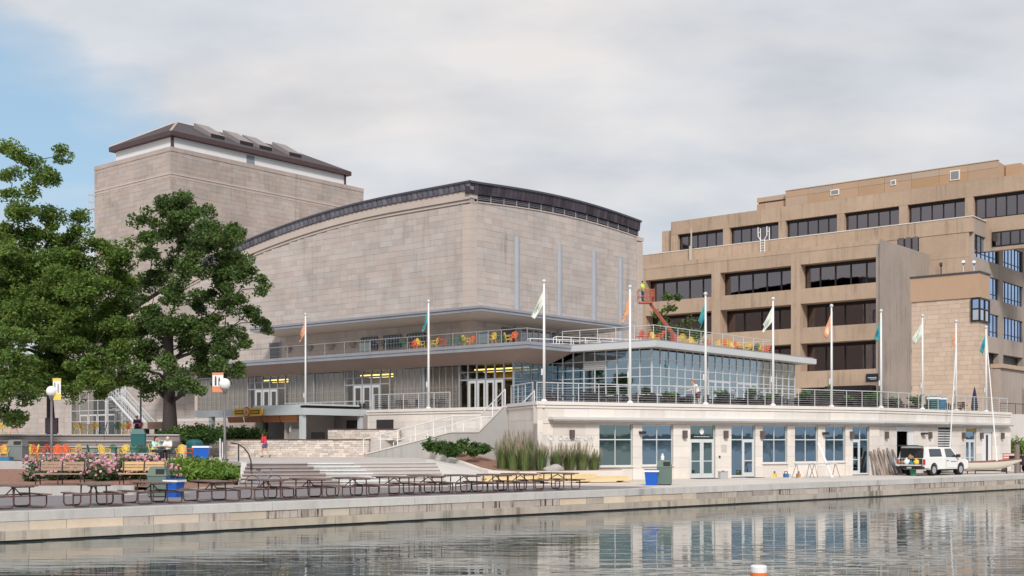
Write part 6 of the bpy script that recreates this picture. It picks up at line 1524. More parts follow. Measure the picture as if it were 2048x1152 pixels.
# juniper bed: each shrub its own plant
LEAF_JUN = leafmat('juniper_leaf', (.115, .20, .030), .7, .04, .25)
LEAF_BUSH = leafmat('bush_leaf', (.065, .125, .032), .7, .04, .3)
def shrub(name, label, c, r, h, n, m, leaf=.10, group=None, cat='shrub', spiky=True, stems=10):
    c = Vector(c); o = thing(name, label, cat, c, 0, group); rg = random.Random(int(abs(c.x) * 971) & 0xffff); ORG[o.name] = tuple(c)
    st_ = MB(); P_ = []
    for i in range(stems):
        a = rg.uniform(0, 2 * PI); rr = r * math.sqrt(rg.random()); e = c + Vector((rr * math.cos(a), rr * math.sin(a), h * (1 - .5 * (rr / r) ** 2) * rg.uniform(.6, 1.0)))
        st_.tube([c, c.lerp(e, .5) + Vector((0, 0, .05)), e], [.02, .014, .006], 4); k = n // stems
        f = NR.uniform(.15, 1.08, size=(k, 1)); P_.append(np.asarray(c) + (np.asarray(e) - np.asarray(c)) * f + NR.normal(size=(k, 3)) * r * .17 * np.array([1, 1, .6]))
    st_.build('stems', BARKD, o); p = np.concatenate(P_); p[:, 2] = np.maximum(p[:, 2], c.z + .03)
    leaves(p, leaf, m, 'foliage', o, c, flat=.2, aspect=2.6 if spiky else 1.6); return o
for i, (px, Y, r, h) in enumerate(((345, 60, 1.0, 1.05), (372, 60.5, 1.1, 1.25), (402, 60, 1.1, 1.2), (430, 59.5, 1.0, 1.0), (452, 58.5, .8, .75), (360, 57.5, 1.1, .95), (392, 57.2, 1.1, 1.0), (424, 57, 1.0, .85), (378, 55, .95, .7), (410, 54.8, .9, .65), (445, 56, .7, .55))):
    f = (Y - 50) / 12; shrub('juniper', 'spreading green juniper in the bed below the plaza', PD(px, Y, .3 + .35 * f), r, h * .60, 1500, LEAF_JUN, .11, 'junipers in the bed', stems=16)
for bi, (px, py, r) in enumerate(((862, 893, .55), (885, 899, .62), (903, 904, .55), (925, 893, .62), (947, 902, .5), (962, 898, .55))):
    Y = {862: 72.6, 885: 70.6, 903: 69.0, 925: 71.2, 947: 68.8, 962: 70.2}[px]
    shrub('bush', f'{ORD[bi]} low dark green bush on the reddish mulch slope, counted from the stair', PD(px, Y, zat(py + 8, Y) - .05), r, .8, 900, LEAF_BUSH, .10, 'bushes on the mulch slope', stems=12)
for i, (px, Y, z) in enumerate(((352, 77.6, 2.0), (368, 77.8, 2.05), (384, 77.5, 2.0), (400, 78, 2.05), (330, 77.4, 1.95), (415, 78.2, 2.05), (378, 79.5, 2.2), (398, 79.8, 2.25), (420, 80, 2.3), (480, 85.0, ZU), (496, 85.2, ZU), (512, 85.4, ZU), (470, 85.0, ZU), (440, 84.5, ZU), (455, 84.2, ZU))):
    shrub('evergreen_shrub', 'dark evergreen shrub in the hedge at the kiosk' if px > 430 else 'dark evergreen shrub in the hedge round the oak', PD(px, Y, z), .95, 1.15 if i < 9 else .95, 800, LEAF_BUSH, .13, 'kiosk hedge' if px > 430 else 'oak hedge', spiky=False, stems=12)
shrub('green_hedge', 'clipped green hedge beyond the boathouse end wall', PD(2030, 94.5, 1.2), 1.6, 1.2, 1800, LEAF_MAP, .14, spiky=False, stems=20)
o = thing('hedge_planter', 'grey concrete planter holding the hedge beyond the boathouse', 'planter', PD(2030, 94.5, 0)); part('box', o, CONC, (-1.9, 2.2, -.7, .9, 0, 1.1)); part('soil', o, MULCH, (-1.8, 2.1, -.6, .8, 1.101, 1.19))
# pink roses
PINK = leafmat('rose_petal', (.78, .40, .48), .5, .05, .3); PINKL = leafmat('rose_petal_pale', (.85, .66, .68), .4, .05, .3); LEAF_ROSE = leafmat('rose_leaf', (.09, .15, .065), .7, .05, .3)
def rosebush(px, Y, zb, r, h, nb, seed, side):
    c = PD(px, Y, zb); o = shrub('rose_bush', f'{ORD[seed]} rose bush with pink blooms behind the benches, counted from the bare mulch', c, r, h, 700, LEAF_ROSE, .09, 'pink rose bushes', 'rose bush', spiky=False, stems=14); rg = random.Random(seed)
    fl = MB()
    for i in range(nb):
        a = rg.uniform(0, 2 * PI); rr = r * 1.1 * math.sqrt(rg.random()); z = h * rg.uniform(.45, 1.12) * (1 - .3 * (rr / r) ** 2)
        p = Vector((c.x + rr * math.cos(a), c.y + rr * math.sin(a) - .1, c.z + z)); s = rg.uniform(.05, .085)
        for k in range(7):
            d = Vector((rg.gauss(0, 1), rg.gauss(0, 1), rg.gauss(0, 1))).normalized(); t = d.orthogonal().normalized() * s; u_ = d.cross(t); q = p + d * s * .5; fl.quad(q - t, q - u_, q + t, q + u_, 1 if rg.random() < .4 else 0)
    fl.build('blossoms', [PINK, PINKL], o)
for i, (px, Y, zb, r, h, nb) in enumerate(((64, 52.5, .42, .45, .75, 16), (88, 54.5, .5, .85, 1.55, 50), (110, 53.5, .45, .8, 1.3, 44), (135, 54.5, .5, .8, 1.4, 32), (158, 54, .5, .85, 1.75, 54), (184, 54.2, .48, .9, 1.5, 60), (205, 53, .44, .8, 1.1, 48), (226, 53.6, .46, .9, 1.35, 62), (250, 54, .5, .9, 1.55, 66), (272, 54.5, .5, .9, 1.5, 62), (298, 54.6, .5, .85, 1.45, 60), (322, 54.4, .48, .8, 1.25, 46), (340, 52.6, .42, .5, .75, 20))):
    rosebush(px, Y, zb, r, h * .76, int(nb * .8), i, 'brown bench' if px < 170 else 'yellow wood bench')
# ornamental grasses
GR = leafmat('grass_blade', (.19, .245, .10), .8, .10, .4); GRT = leafmat('grass_plume', (.40, .34, .25), .4, .04, .3)
def grass(px, Y, zb, h, w, seed):
    c = PD(px, Y, zb); o = thing('ornamental_grass', f'{ORD[seed]} clump of feather reed grass, counted from the stair side', 'grass', c, 0, 'feather reed grasses'); rg = random.Random(seed); b = MB(); pl_ = MB()
    for i in range(330):
        a = rg.uniform(0, 2 * PI); r0 = .26 * rg.random(); lean = rg.uniform(.02, w); hh = h * rg.uniform(.55, 1.0); d = Vector((math.cos(a), math.sin(a), 0)); s = Vector((-d.y, d.x, 0)) * .016
        p0 = d * r0; p1 = d * (r0 + lean * .35) + Vector((0, 0, hh * .6)); p2 = d * (r0 + lean) + Vector((0, 0, hh))
        b.quad(p0 - s, p0 + s, p1 + s * .8, p1 - s * .8); b.add([p1 - s * .8, p1 + s * .8, p2], [(0, 1, 2)])
        if i % 13 == 0:
            q = p2 + Vector((0, 0, .12)); pl_.tube([p1.lerp(p2, .6), q, q + d * .03 + Vector((0, 0, h * .16))], [.005, .022, .004], 4)
    b.build('blades', GR, o); pl_.build('plumes', GRT, o)
bedz = [(1004, 66.2, .58, 1.55), (1014, 67.6, .66, 1.85), (1026, 65.6, .56, 1.5), (1034, 67, .6, 1.9), (1050, 65.2, .56, 1.5), (1064, 66.6, .58, 1.95), (1082, 65.2, .56, 1.5), (1113, 65.9, .56, 1.35), (1140, 66.3, .56, 1.35), (1164, 66.6, .56, 1.4), (1189, 67, .56, 1.05)]
for i, (px, Y, z, h) in enumerate(bedz): grass(px, Y, z, h, .48, i)
# mulch bed of the boathouse corner with its kerb
kp = [(-5.35, 75.7, 1.62), (-4.2, 72.6, 1.38), (-2.9, 69.2, 1.05), (-1.75, 66.2, .72), (-1.0, 64.3, .60), (.3, 63.6, .56), (2.0, 64.2, .56), (6.0, 66.5, .56)]
bkp = [(-5.2, 76.2, 1.75), (-3.9, 75.0, 1.65), (-2.3, 73.5, 1.45), (-1.0, 72.2, 1.1), (-.3, 71.0, .85), (.5, 68.5, .62), (1.5, 65.8, .56), (6.3, 68.4, .56)]
b = MB()
for i in range(7):
    m0 = [(kp[k][j] * .5 + bkp[k][j] * .5 + (.06 if j == 2 else 0)) for k in (i, i + 1) for j in range(3)]
    b.quad(kp[i], kp[i + 1], m0[3:], m0[:3]); b.quad(m0[:3], m0[3:], bkp[i + 1], bkp[i])
b.build('corner_mulch_bed', MULCH, kind='structure')
kb_ = thing('bed_kerb', 'pale concrete kerb curving round the mulch bed of grasses', 'kerb', kp[0]); ORG[kb_.name] = kp[0]
for i in range(7): ribbon([(*kp[i][:2], kp[i][2] + .05), (*kp[i + 1][:2], kp[i + 1][2] + .05)], -.28, -.02, 0, CREAMT, 'kerb_segment', kb_)
o = thing('rock', 'rounded grey boulder among the ornamental grasses', 'rock', PD(1106, 64.4, .52)); b = MB(); b.ell((0, 0, .16), (.5, .32, .28), 14, 9); rg = random.Random(4); b.xf(lambda v: (v[0] * (1 + .12 * math.sin(v[1] * 9 + v[2] * 7)), v[1], v[2] * (1 + .15 * math.sin(v[0] * 6)))); b.build('boulder', mat('boulder', (.36, .35, .33), .85, .25, 4, .4, 14), o, smooth=True)
# planters along the terrace
TERR = leafmat('planter_leaf', (.09, .17, .06), .7, .07, .35)
for i, px in enumerate((1345, 1448, 1500, 1545, 1612, 1652, 1702, 1740, 1800, 1832, 1878)):
    y = 2.2
    if px < 1755: p = tpos(bx(px, y), y)
    else: v = tB((tb(px) + 1, y, 0)); p = bw(v[0], v[1], ZT)
    o = thing('terrace_planter', f'{ORD[i]} dark slatted planter box on the terrace, counted from the pavilion corner', 'planter', p, AA, 'planters on the terrace')
    for k in range(4): piece('slat', o, -.75, .75, -.3, .3, .05 + k * .16, .19 + k * .16, mat('planter_brown', (.055, .035, .035), .7, rnd=.1))
    s_ = shrub('planter_shrub', f'leafy green plant in the {ORD[i]} slatted planter, counted from the pavilion corner', p + Vector((0, 0, .70)), .55, .45 + .25 * (i % 3), 420, TERR, .13, 'plants in the terrace planters', 'plant', spiky=False, stems=8)
# green and blue bins, folded parasol at the terrace end
v = tB((tb(1889) + .6, 1.2, 0)); p = bw(v[0], v[1], ZT); bluebin(p, 'dark green bin on the terrace behind the railing', 1.25, .42, TEALBIN)
v = tB((tb(1906) + .6, 1.2, 0)); p = bw(v[0], v[1], ZT); bluebin(p, 'blue bin on the terrace beside the dark green bin', 1.25, .34, mat('tub_blue', (.03, .16, .30), .6))
v = tB((tb(1969) + .3, .9, 0)); o = thing('folded_parasol', 'folded navy parasol at the far end of the terrace', 'parasol', bw(v[0], v[1], ZT)); b = MB(); b.lathe([(.03, 0), (.03, 2.1)], 6); b.build('pole', DARKM, o); b = MB(); b.lathe([(.22, .35), (.26, .6), (.16, 1.4), (.05, 2.0)], 9); b.build('canopy', mat('navy_cloth', (.02, .025, .07), .8), o)
# ================================================================== people
def remesh_obj(mb, name, m, parent, voxel, org=(0, 0, 0)):
    me = bpy.data.meshes.new(name); me.from_pydata([tuple(v) for v in mb.v], [], mb.f); t = bpy.data.objects.new('tmp', me); COL.objects.link(t)
    md = t.modifiers.new('r', 'REMESH'); md.mode = 'VOXEL'; md.voxel_size = voxel; sm = t.modifiers.new('s', 'SMOOTH'); sm.iterations = 3; sm.factor = .4
    dg = bpy.context.evaluated_depsgraph_get(); r = bpy.data.meshes.new_from_object(t.evaluated_get(dg)); bpy.data.objects.remove(t); r.materials.clear(); r.materials.append(m); r.shade_smooth(); r.name = name
    return link(name, r, parent)
def capsule(b, p, q, r0, r1):
    b.tube([p, q], [r0, r1], 10); b.ell(p, r0, 10, 7); b.ell(q, r1, 10, 7)
SKIN = mat('skin', (.56, .33, .25), .6, .05, 5); SKINP = mat('skin_pale', (.62, .40, .32), .6, .05, 5)
def human(label, loc, rz, J, cloth, hair, skin=SKIN, scale=1.0, group=None, seated=False, longhair=False):
    """J: joints in metres, figure facing -Y. cloth: list of (part name, material, chains of joint names, extra radius, radii override)"""
    o = thing('person', label, 'person', loc, rz, group); J = {k: Vector(v) for k, v in J.items()}
    rad = dict(pelvis=.135, waist=.118, chest=.135, neck=.052, head=.1, shL=.062, shR=.062, elL=.042, elR=.042, wrL=.028, wrR=.028, hipL=.088, hipR=.088, knL=.056, knR=.056, anL=.038, anR=.038, toL=.03, toR=.03)
    chains = [('pelvis', 'waist'), ('waist', 'chest'), ('chest', 'neck'), ('chest', 'shL'), ('chest', 'shR'), ('shL', 'elL'), ('elL', 'wrL'), ('shR', 'elR'), ('elR', 'wrR'), ('pelvis', 'hipL'), ('pelvis', 'hipR'), ('hipL', 'knL'), ('knL', 'anL'), ('hipR', 'knR'), ('knR', 'anR'), ('anL', 'toL'), ('anR', 'toR')]
    b = MB()
    for p, q in chains: capsule(b, J[p], J[q], rad[p], rad[q])
    h = J['head']; capsule(b, J['neck'], h - Vector((0, 0, .06)), .05, .055); b.ell(h, (.078, .098, .118), 14, 10); face = J.get('face', Vector((0, -1, 0))).normalized(); side = Vector((-face.y, face.x, 0))
    capsule(b, h + face * .088 + Vector((0, 0, -.005)), h + face * .112 + Vector((0, 0, -.03)), .010, .015)
    for s in (-1, 1): b.ell(h + side * s * .08, (.014, .022, .03), 6, 5)
    for w, e in (('wrL', 'elL'), ('wrR', 'elR')):       # palm, four fingers, thumb
        d = (J[w] - J[e]).normalized(); up = Vector((0, 0, 1)); n = d.cross(up); n = n.normalized() if n.length > .1 else Vector((1, 0, 0)); pl = J[w] + d * .07; capsule(b, J[w], pl, .028, .034)
        for k, L_ in enumerate((.062, .075, .07, .055)):
            s0 = pl + n * (-.03 + .02 * k) + d * .02; s1 = s0 + d * L_ * .6; s2 = s1 + (d * .6 - up * .5).normalized() * L_ * .45; capsule(b, s0, s1, .0105, .0095); capsule(b, s1, s2, .0095, .008)
        t0 = J[w] + d * .03 - n * .03; capsule(b, t0, t0 + (d - n * .8).normalized() * .06, .012, .009)
    remesh_obj(b, 'body', skin, o, .013)
    for nm, m, ch, ex in cloth:
        c = MB()
        for q in ch:
            if len(q) == 2: capsule(c, J[q[0]], J[q[1]], rad[q[0]] + ex, rad[q[1]] + ex)
            else: capsule(c, J[q[0]], J[q[0]].lerp(J[q[1]], q[2]), rad[q[0]] + ex, rad[q[0]] * (1 - q[2]) + rad[q[1]] * q[2] + ex + .006)
        remesh_obj(c, nm, m, o, .018)
    hb_ = MB(); hb_.ell(h - face * .018 + Vector((0, 0, .028)), (.092, .102, .108), 14, 9); 
    if longhair: capsule(hb_, h - face * .07, h - face * .10 - Vector((0, 0, .22)), .075, .055); capsule(hb_, h - face * .07 + side * .04, h - face * .06 + side * .06 - Vector((0, 0, .2)), .05, .04)
    remesh_obj(hb_, 'hair', hair, o, .016)
    e = MB()
    for s in (-1, 1): e.ell(h + face * .086 + side * s * .032 + Vector((0, 0, .012)), .012, 6, 5)
    e.build('eyes', RUBBER, o); o.scale = (scale,) * 3; return o
TORSO = [('pelvis', 'waist'), ('waist', 'chest'), ('chest', 'shL'), ('chest', 'shR')]
ARMS = [('shL', 'elL', .75), ('shR', 'elR', .75)]; LONGA = [('shL', 'elL'), ('elL', 'wrL', .92), ('shR', 'elR'), ('elR', 'wrR', .92)]
HIPS = [('pelvis', 'hipL'), ('pelvis', 'hipR')]; SHORT = HIPS + [('hipL', 'knL', .45), ('hipR', 'knR', .45)]; PANTS = HIPS + [('hipL', 'knL'), ('knL', 'anL', .92), ('hipR', 'knR'), ('knR', 'anR', .92)]
SHOES = [('anL', 'toL'), ('anR', 'toR')]
def clothm(n, c): return mat(n, c, .8, .08, 8)
HB_ = mat('hair_black', (.012, .010, .012), .6, .1, 8); HBR = mat('hair_brown', (.06, .03, .02), .6, .1, 8); HW = mat('hair_white', (.62, .58, .50), .7, .1, 8); HR = mat('hair_red', (.36, .12, .06), .7, .1, 8)
walk = dict(pelvis=(0, 0, .93), waist=(0, -.03, 1.08), chest=(0, -.07, 1.27), neck=(0, -.10, 1.43), head=(.0, -.14, 1.55), shL=(.17, -.08, 1.34), shR=(-.17, -.08, 1.34), elL=(.22, -.05, 1.08), elR=(-.22, -.10, 1.08), wrL=(.08, -.25, 1.02), wrR=(-.06, -.28, 1.04), hipL=(.09, 0, .88), hipR=(-.09, 0, .88), knL=(.10, -.16, .50), knR=(-.09, .05, .48), anL=(.10, -.10, .09), anR=(-.09, .36, .16), toL=(.10, -.27, .03), toR=(-.09, .30, .03), face=(0, -1, -.3))
human('woman in red top and short purple skirt walking past the rubble wall', PD(530, 78.6, ZP), math.radians(-115), walk, [('red_top', clothm('cloth_red', (.62, .03, .05)), TORSO + LONGA, .022), ('short_skirt', clothm('cloth_purple', (.16, .10, .20)), SHORT, .03), ('sandals', clothm('sandal', (.10, .10, .06)), SHOES, .008)], HB_, scale=.98, longhair=True)
def sitting(lean=0.0, arm=0.0): return dict(pelvis=(0, .05, .54), waist=(0, .05 - lean * .4, .70), chest=(0, .03 - lean, .90), neck=(0, .0 - lean * 1.3, 1.07), head=(0, -.03 - lean * 1.5, 1.20), shL=(.17, .02 - lean, .98), shR=(-.17, .02 - lean, .98), elL=(.23, -.12 - lean, .74), elR=(-.22, -.14 - lean, .74 + arm * .05), wrL=(.10, -.34 - lean, .78), wrR=(-.08 + arm * .02, -.30 - lean + arm * .08, .78 + arm * .28), hipL=(.09, .02, .53), hipR=(-.09, .02, .53), knL=(.11, -.42, .50), knR=(-.11, -.42, .50), anL=(.11, -.40, .09), anR=(-.11, -.36, .09), toL=(.12, -.56, .03), toR=(-.12, -.53, .03), face=(0, -1, -.1))
grp = None
human('black-haired person in pale mint shirt seated in a yellow plaza chair', PD(309, 66.4, ZP), math.radians(70), sitting(.05), [('mint_shirt', clothm('cloth_mint', (.52, .68, .60)), TORSO + ARMS, .022), ('dark_trousers', clothm('cloth_dark', (.03, .03, .04)), PANTS, .015), ('shoes', RUBBER, SHOES, .01)], HB_, longhair=True)
human('person in teal shirt with hand raised to the chin at the plaza table', PD(313, 68.0, ZP), math.radians(60), sitting(.02, 1.0), [('teal_shirt', clothm('cloth_aqua', (.22, .55, .55)), TORSO + ARMS, .024), ('dark_trousers', clothm('cloth_dark', (.03, .03, .04)), PANTS, .015), ('shoes', RUBBER, SHOES, .01)], HBR, skin=SKINP)
human('white-haired person in white shirt seated facing the lake at the plaza table', PD(335.5, 68.2, ZP), math.radians(-8), sitting(.0), [('white_shirt', clothm('cloth_white', (.78, .76, .74)), TORSO + ARMS, .026), ('grey_trousers', clothm('cloth_grey', (.10, .09, .09)), PANTS, .018), ('shoes', RUBBER, SHOES, .01)], HW, skin=SKINP)
for px, Y, rz in ((313, 68.05, 2.6), (335.5, 68.25, 3.1)): chair(PD(px, Y, ZP), math.radians(60) if px < 320 else math.radians(-8), CHG, 'green metal sunburst chair with someone seated at the plaza table', 'occupied green plaza chairs')
human('person in purple top seated behind the teal bin on the upper terrace', PD(274, 84, ZU2 + .02), math.radians(20), sitting(.05), [('purple_top', clothm('cloth_plum', (.12, .035, .12)), TORSO + ARMS, .024), ('dark_trousers', clothm('cloth_dark', (.03, .03, .04)), PANTS, .015)], HB_, scale=1.0)
lean_ = dict(walk); lean_.update(chest=(0, -.16, 1.24), neck=(0, -.24, 1.38), head=(0, -.30, 1.50), shL=(.17, -.18, 1.30), shR=(-.17, -.18, 1.30), elL=(.2, -.34, 1.10), elR=(-.2, -.34, 1.10), wrL=(.14, -.56, 1.04), wrR=(-.14, -.56, 1.04), knL=(.1, -.02, .48), anL=(.1, .05, .09), toL=(.1, -.12, .03), knR=(-.1, .0, .48), anR=(-.1, .12, .09), toR=(-.1, -.04, .03), waist=(0, -.06, 1.07))
human('red-haired man in white tank top leaning over a terrace table', tpos(bx(1396, 1.3), 1.3), math.radians(-75), lean_, [('tank_top', clothm('cloth_white', (.78, .76, .74)), TORSO, .024), ('dark_shorts', clothm('cloth_shorts', (.12, .05, .06)), SHORT, .03), ('shoes', RUBBER, SHOES, .01)], HR, skin=SKINP, scale=1.08)
put('t', tpos(bx(1376, 1.5), 1.5), 0, 'dark round metal table behind the boathouse terrace railing', 'dark tables on the boathouse terrace')
# ================================================================== orange boom lift with worker
LY = 99.0
bk = PD(1296, LY, zat(607, LY)); lf = thing('boom_lift', 'orange boom lift raising a basket beside the theater wall', 'lift', PD(1352, LY + 2, ZT - .32)); ORG[lf.name] = tuple(PD(1352, LY + 2, ZT - .32))
part('basket_floor', lf, LIFT, (bk.x - .75, bk.x + .35, bk.y - .45, bk.y + .45, bk.z, bk.z + .12)); b = MB()
for z in (.55, 1.1):
    b.tube([(bk.x - .8, bk.y - .5, bk.z + z), (bk.x + .45, bk.y - .5, bk.z + z), (bk.x + .45, bk.y + .5, bk.z + z), (bk.x - .8, bk.y + .5, bk.z + z)], .035, 5, closed=True)
for x in (-.8, -.2, .0, .22, .45):
    for y in (-.5, .5): b.tube([(bk.x + x, bk.y + y, bk.z + .1), (bk.x + x, bk.y + y, bk.z + 1.1)], .03, 5)
b.build('basket_rail', LIFT, lf); part('control_box', lf, mat('lift_dark', (.30, .07, .04), .6), (bk.x + .1, bk.x + .44, bk.y - .45, bk.y - .2, bk.z + .5, bk.z + 1.0))
e1 = PD(1346, LY + 1.2, zat(668, LY + 1.2)); e2 = PD(1372, LY + 2, 6.0); b = MB(); b.tube([bk + Vector((.2, 0, -.05)), e1], [.15, .19], 4); b.build('upper_boom', LIFT, lf); b = MB(); b.tube([e1, e2, PD(1352, LY + 2, 5.2)], [.28, .28, .3], 4); b.build('lower_boom', LIFT, lf)
cb = PD(1352, LY + 2, ZT - .32); part('chassis', lf, LIFT, (cb.x - 1.3, cb.x + 1.3, cb.y - .9, cb.y + .9, cb.z + .4, cb.z + 1.3))
for x in (-.95, .95):
    for y in (-1.05, 1.05):
        b = MB(); b.lathe([(.42, -.14), (.42, .14)], 16); b.xf(lambda v: (cb.x + x + v[0], cb.y + y + v[2], cb.z + .42 + v[1])); b.build('wheel', RUBBER, lf)
stand = dict(walk); stand.update(pelvis=(0, 0, .95), waist=(0, 0, 1.1), chest=(0, -.01, 1.3), neck=(0, -.01, 1.46), head=(0, -.03, 1.6), shL=(.18, 0, 1.38), shR=(-.18, 0, 1.38), elL=(.23, -.05, 1.12), elR=(-.24, -.05, 1.12), wrL=(.2, -.28, 1.08), wrR=(-.2, -.28, 1.08), knL=(.1, -.02, .5), anL=(.1, 0, .09), toL=(.1, -.17, .03), knR=(-.1, -.02, .5), anR=(-.1, 0, .09), toR=(-.1, -.17, .03), face=(0, -1, 0))
wk = human('worker in yellow vest, jeans and dark helmet standing in the lift basket', bk + Vector((-.45, 0, .141)), math.radians(60), stand, [('safety_vest', clothm('vest_yellow', (.60, .75, .08)), TORSO + ARMS, .03), ('jeans', clothm('cloth_jeans', (.05, .07, .18)), PANTS, .016), ('boots', RUBBER, SHOES, .012)], HB_)
# ================================================================== white pickup with cap
tk = thing('pickup_truck', 'white pickup with a cap, rear hatch open, parked on the quay', 'pickup', G(1864.5, 951.5, 0), QA_ + math.radians(1)); ORG[tk.name] = (0, -.82, 0)
# local: x forward, rear axle at x=0; y left; visible side y=-.95... origin at the visible rear wheel
def arch(cx, r, n=9): return [(cx + r * math.cos(PI - PI * i / (n - 1)), .38 + r * math.sin(PI - PI * i / (n - 1))) for i in range(n)]
WBASE = 3.35
prof = [(-1.15, .52), (-1.15, 1.08), (-1.12, 1.12), (3.05, 1.12), (3.25, 1.10), (4.12, 1.02), (4.25, .92), (4.28, .55), (4.2, .42)] + arch(WBASE, .47)[::-1] + [(2.8, .40), (.55, .40)] + arch(0, .47)[::-1] + [(-.6, .5)]
b = MB(); b.xprism(prof, -.96, .96); body = b.build('body', CARW, tk)
cab = MB()
def frus(b, x0, x1, x2, x3, z0, z1, w0, w1):    # bottom x0..x1 at z0 half-width w0; top x2..x3 at z1 half-width w1
    b.add([(x0, -w0, z0), (x1, -w0, z0), (x1, w0, z0), (x0, w0, z0), (x2, -w1, z1), (x3, -w1, z1), (x3, w1, z1), (x2, w1, z1)], [(0, 3, 2, 1), (4, 5, 6, 7), (0, 1, 5, 4), (1, 2, 6, 5), (2, 3, 7, 6), (3, 0, 4, 7)])
frus(cab, 1.36, 3.12, 1.42, 2.42, 1.121, 1.83, .93, .74); cab.build('cab', CARW, tk)
cp = MB(); frus(cp, -1.05, 1.33, -.98, 1.30, 1.121, 1.84, .94, .80); cp.build('cap', CARW, tk)
part('cap_interior', tk, INT, (-1.075, -1.0, -.80, .80, 1.12, 1.76)); part('bed_interior', tk, INT, (-1.165, -1.151, -.80, .80, .62, 1.10))
def sideq(x0, x1, x2, x3, z0, z1, wz, m, name, off=.004):
    b = MB()
    for s in (-1, 1):
        q = [(x0, s * (wz(z0) + off), z0), (x1, s * (wz(z0) + off), z0), (x3, s * (wz(z1) + off), z1), (x2, s * (wz(z1) + off), z1)]; b.poly(q if s < 0 else q[::-1])
    b.build(name, m, tk)
cw = lambda z: .93 - .19 * (z - 1.121) / .709; pw_ = lambda z: .94 - .14 * (z - 1.121) / .719
sideq(1.52, 2.86, 1.56, 2.36, 1.17, 1.73, cw, GC, 'side_window', .012); sideq(-.40, .95, -.36, .90, 1.27, 1.66, pw_, GC, 'cap_window', .014); sideq(-.47, 1.02, -.43, .97, 1.22, 1.71, pw_, DARKM, 'cap_window_frame', .008)
b = MB(); b.poly([(3.10, -.84, 1.17), (3.10, .84, 1.17), (2.50, .68, 1.76), (2.50, -.68, 1.76)]); b.build('windscreen', GC, tk)
hd = MB(); hd.poly([(-1.0, -.74, 1.845), (-1.0, .74, 1.845), (-1.62, .70, 1.93), (-1.62, -.70, 1.93)]); h_ = hd.build('rear_hatch', GC, tk); hf = MB()
hf.tube([(-.98, -.76, 1.85), (-1.63, -.72, 1.935), (-1.63, .72, 1.935), (-.98, .76, 1.85)], .028, 5); hf.build('hatch_frame', DARKM, tk)
part('tailgate', tk, CARW, (-1.70, -1.17, -.76, .76, .66, .72)); part('rear_bumper', tk, DARKM, (-1.36, -1.155, -.95, .95, .44, .60)); part('number_plate', tk, LINER, (-1.375, -1.362, -.17, .17, .47, .58))
for s in (-1, 1): part('tail_lamp', tk, TAILR, (-1.175, -1.08, s * .955 - .02, s * .955 + .02, .72, 1.06), (-1.175, -1.151, s * .90 - .05, s * .90 + .05, .72, 1.06))
part('front_bumper', tk, CHROME, (4.27, 4.36, -.9, .9, .40, .60)); part('headlamp', tk, GLOBE, (4.12, 4.27, -.97, -.75, .74, .92), (4.12, 4.27, .75, .97, .74, .92)); part('grille', tk, DARKM, (4.262, 4.29, -.7, .7, .66, .92))
for x in (0, WBASE):
    for s in (-1, 1):
        b = MB(); b.lathe([(.22, -.11), (.35, -.12), (.375, -.08), (.375, .08), (.35, .12), (.22, .11)], 22); b.xf(lambda v: (x + v[0], s * .84 + v[2], .375 + v[1])); t_ = b.build('tyre', RUBBER, tk, smooth=True)
        b = MB(); b.lathe([(.23, -.115), (.21, -.05), (.06, -.06), (.06, .06), (.21, .05), (.23, .115)], 18); b.xf(lambda v: (x + v[0], s * .84 + v[2], .375 + v[1])); b.build('rim', CHROME, t_)
        part('wheel_hub', t_, DARKM, (x - .05, x + .05, s * .84 + s * .06, s * .84 + s * .10, .325, .425))
        b = MB(); b.lathe([(.43, -.02), (.43, .02)], 18); b.xf(lambda v: (x + v[0], s * .66 + v[2], .40 + v[1])); b.build('wheel_well', INT, tk)
part('door_seam', tk, DARKM, (2.93, 2.942, -.966, -.961, .5, 1.1), (1.45, 1.462, -.966, -.961, .5, 1.1), (1.45, 2.94, -.966, -.961, .49, .5)); part('door_handle', tk, DARKM, (1.55, 1.74, -.985, -.961, .93, .98)); part('wing_mirror', tk, DARKM, (2.72, 2.92, -1.16, -.95, 1.16, 1.36)); part('wing_mirror', tk, DARKM, (2.72, 2.92, .95, 1.16, 1.16, 1.36)); part('sill_trim', tk, DARKM, (.5, 2.85, -.965, .965, .36, .42)); part('door_lettering', tk, mat('print_grey2', (.25, .27, .32), .6), (2.05, 2.75, -.967, -.962, .86, .93))
for i, (x, y, z, r, m) in enumerate(((-.9, -.4, .75, .17, CHY), (-.92, .25, .75, .19, LINER), (-.85, .6, .72, .15, mat('rag_brown', (.30, .20, .13), .9)), (-.9, 0, 1.05, .16, mat('rag_brown', (.30, .20, .13), .9)), (-1.0, -.1, .70, .12, mat('rag_teal', (.03, .22, .25), .9)))):
    cg = thing('sack', ['yellow sack of tools in the open pickup bed', 'white bag in the open pickup bed', 'brown bag at the side of the pickup bed', 'brown bag piled high in the pickup bed', 'teal bag at the lip of the pickup bed'][i], 'bag', tk.location, tk.rotation_euler[2])
    b = MB(); b.ell((x - .28, y + .82, z + r * .8), (r, r * 1.2, r), 10, 7); b.xf(lambda v: (v[0] * 1, v[1] + .03 * math.sin(v[2] * 30), v[2])); b.build('body', m, cg, smooth=True); b = MB(); b.tube([(x - .28, y + .82, z + r * 1.6), (x - .28, y + .86, z + r * 2.1)], [.05, .07], 6); b.build('neck', m, cg)
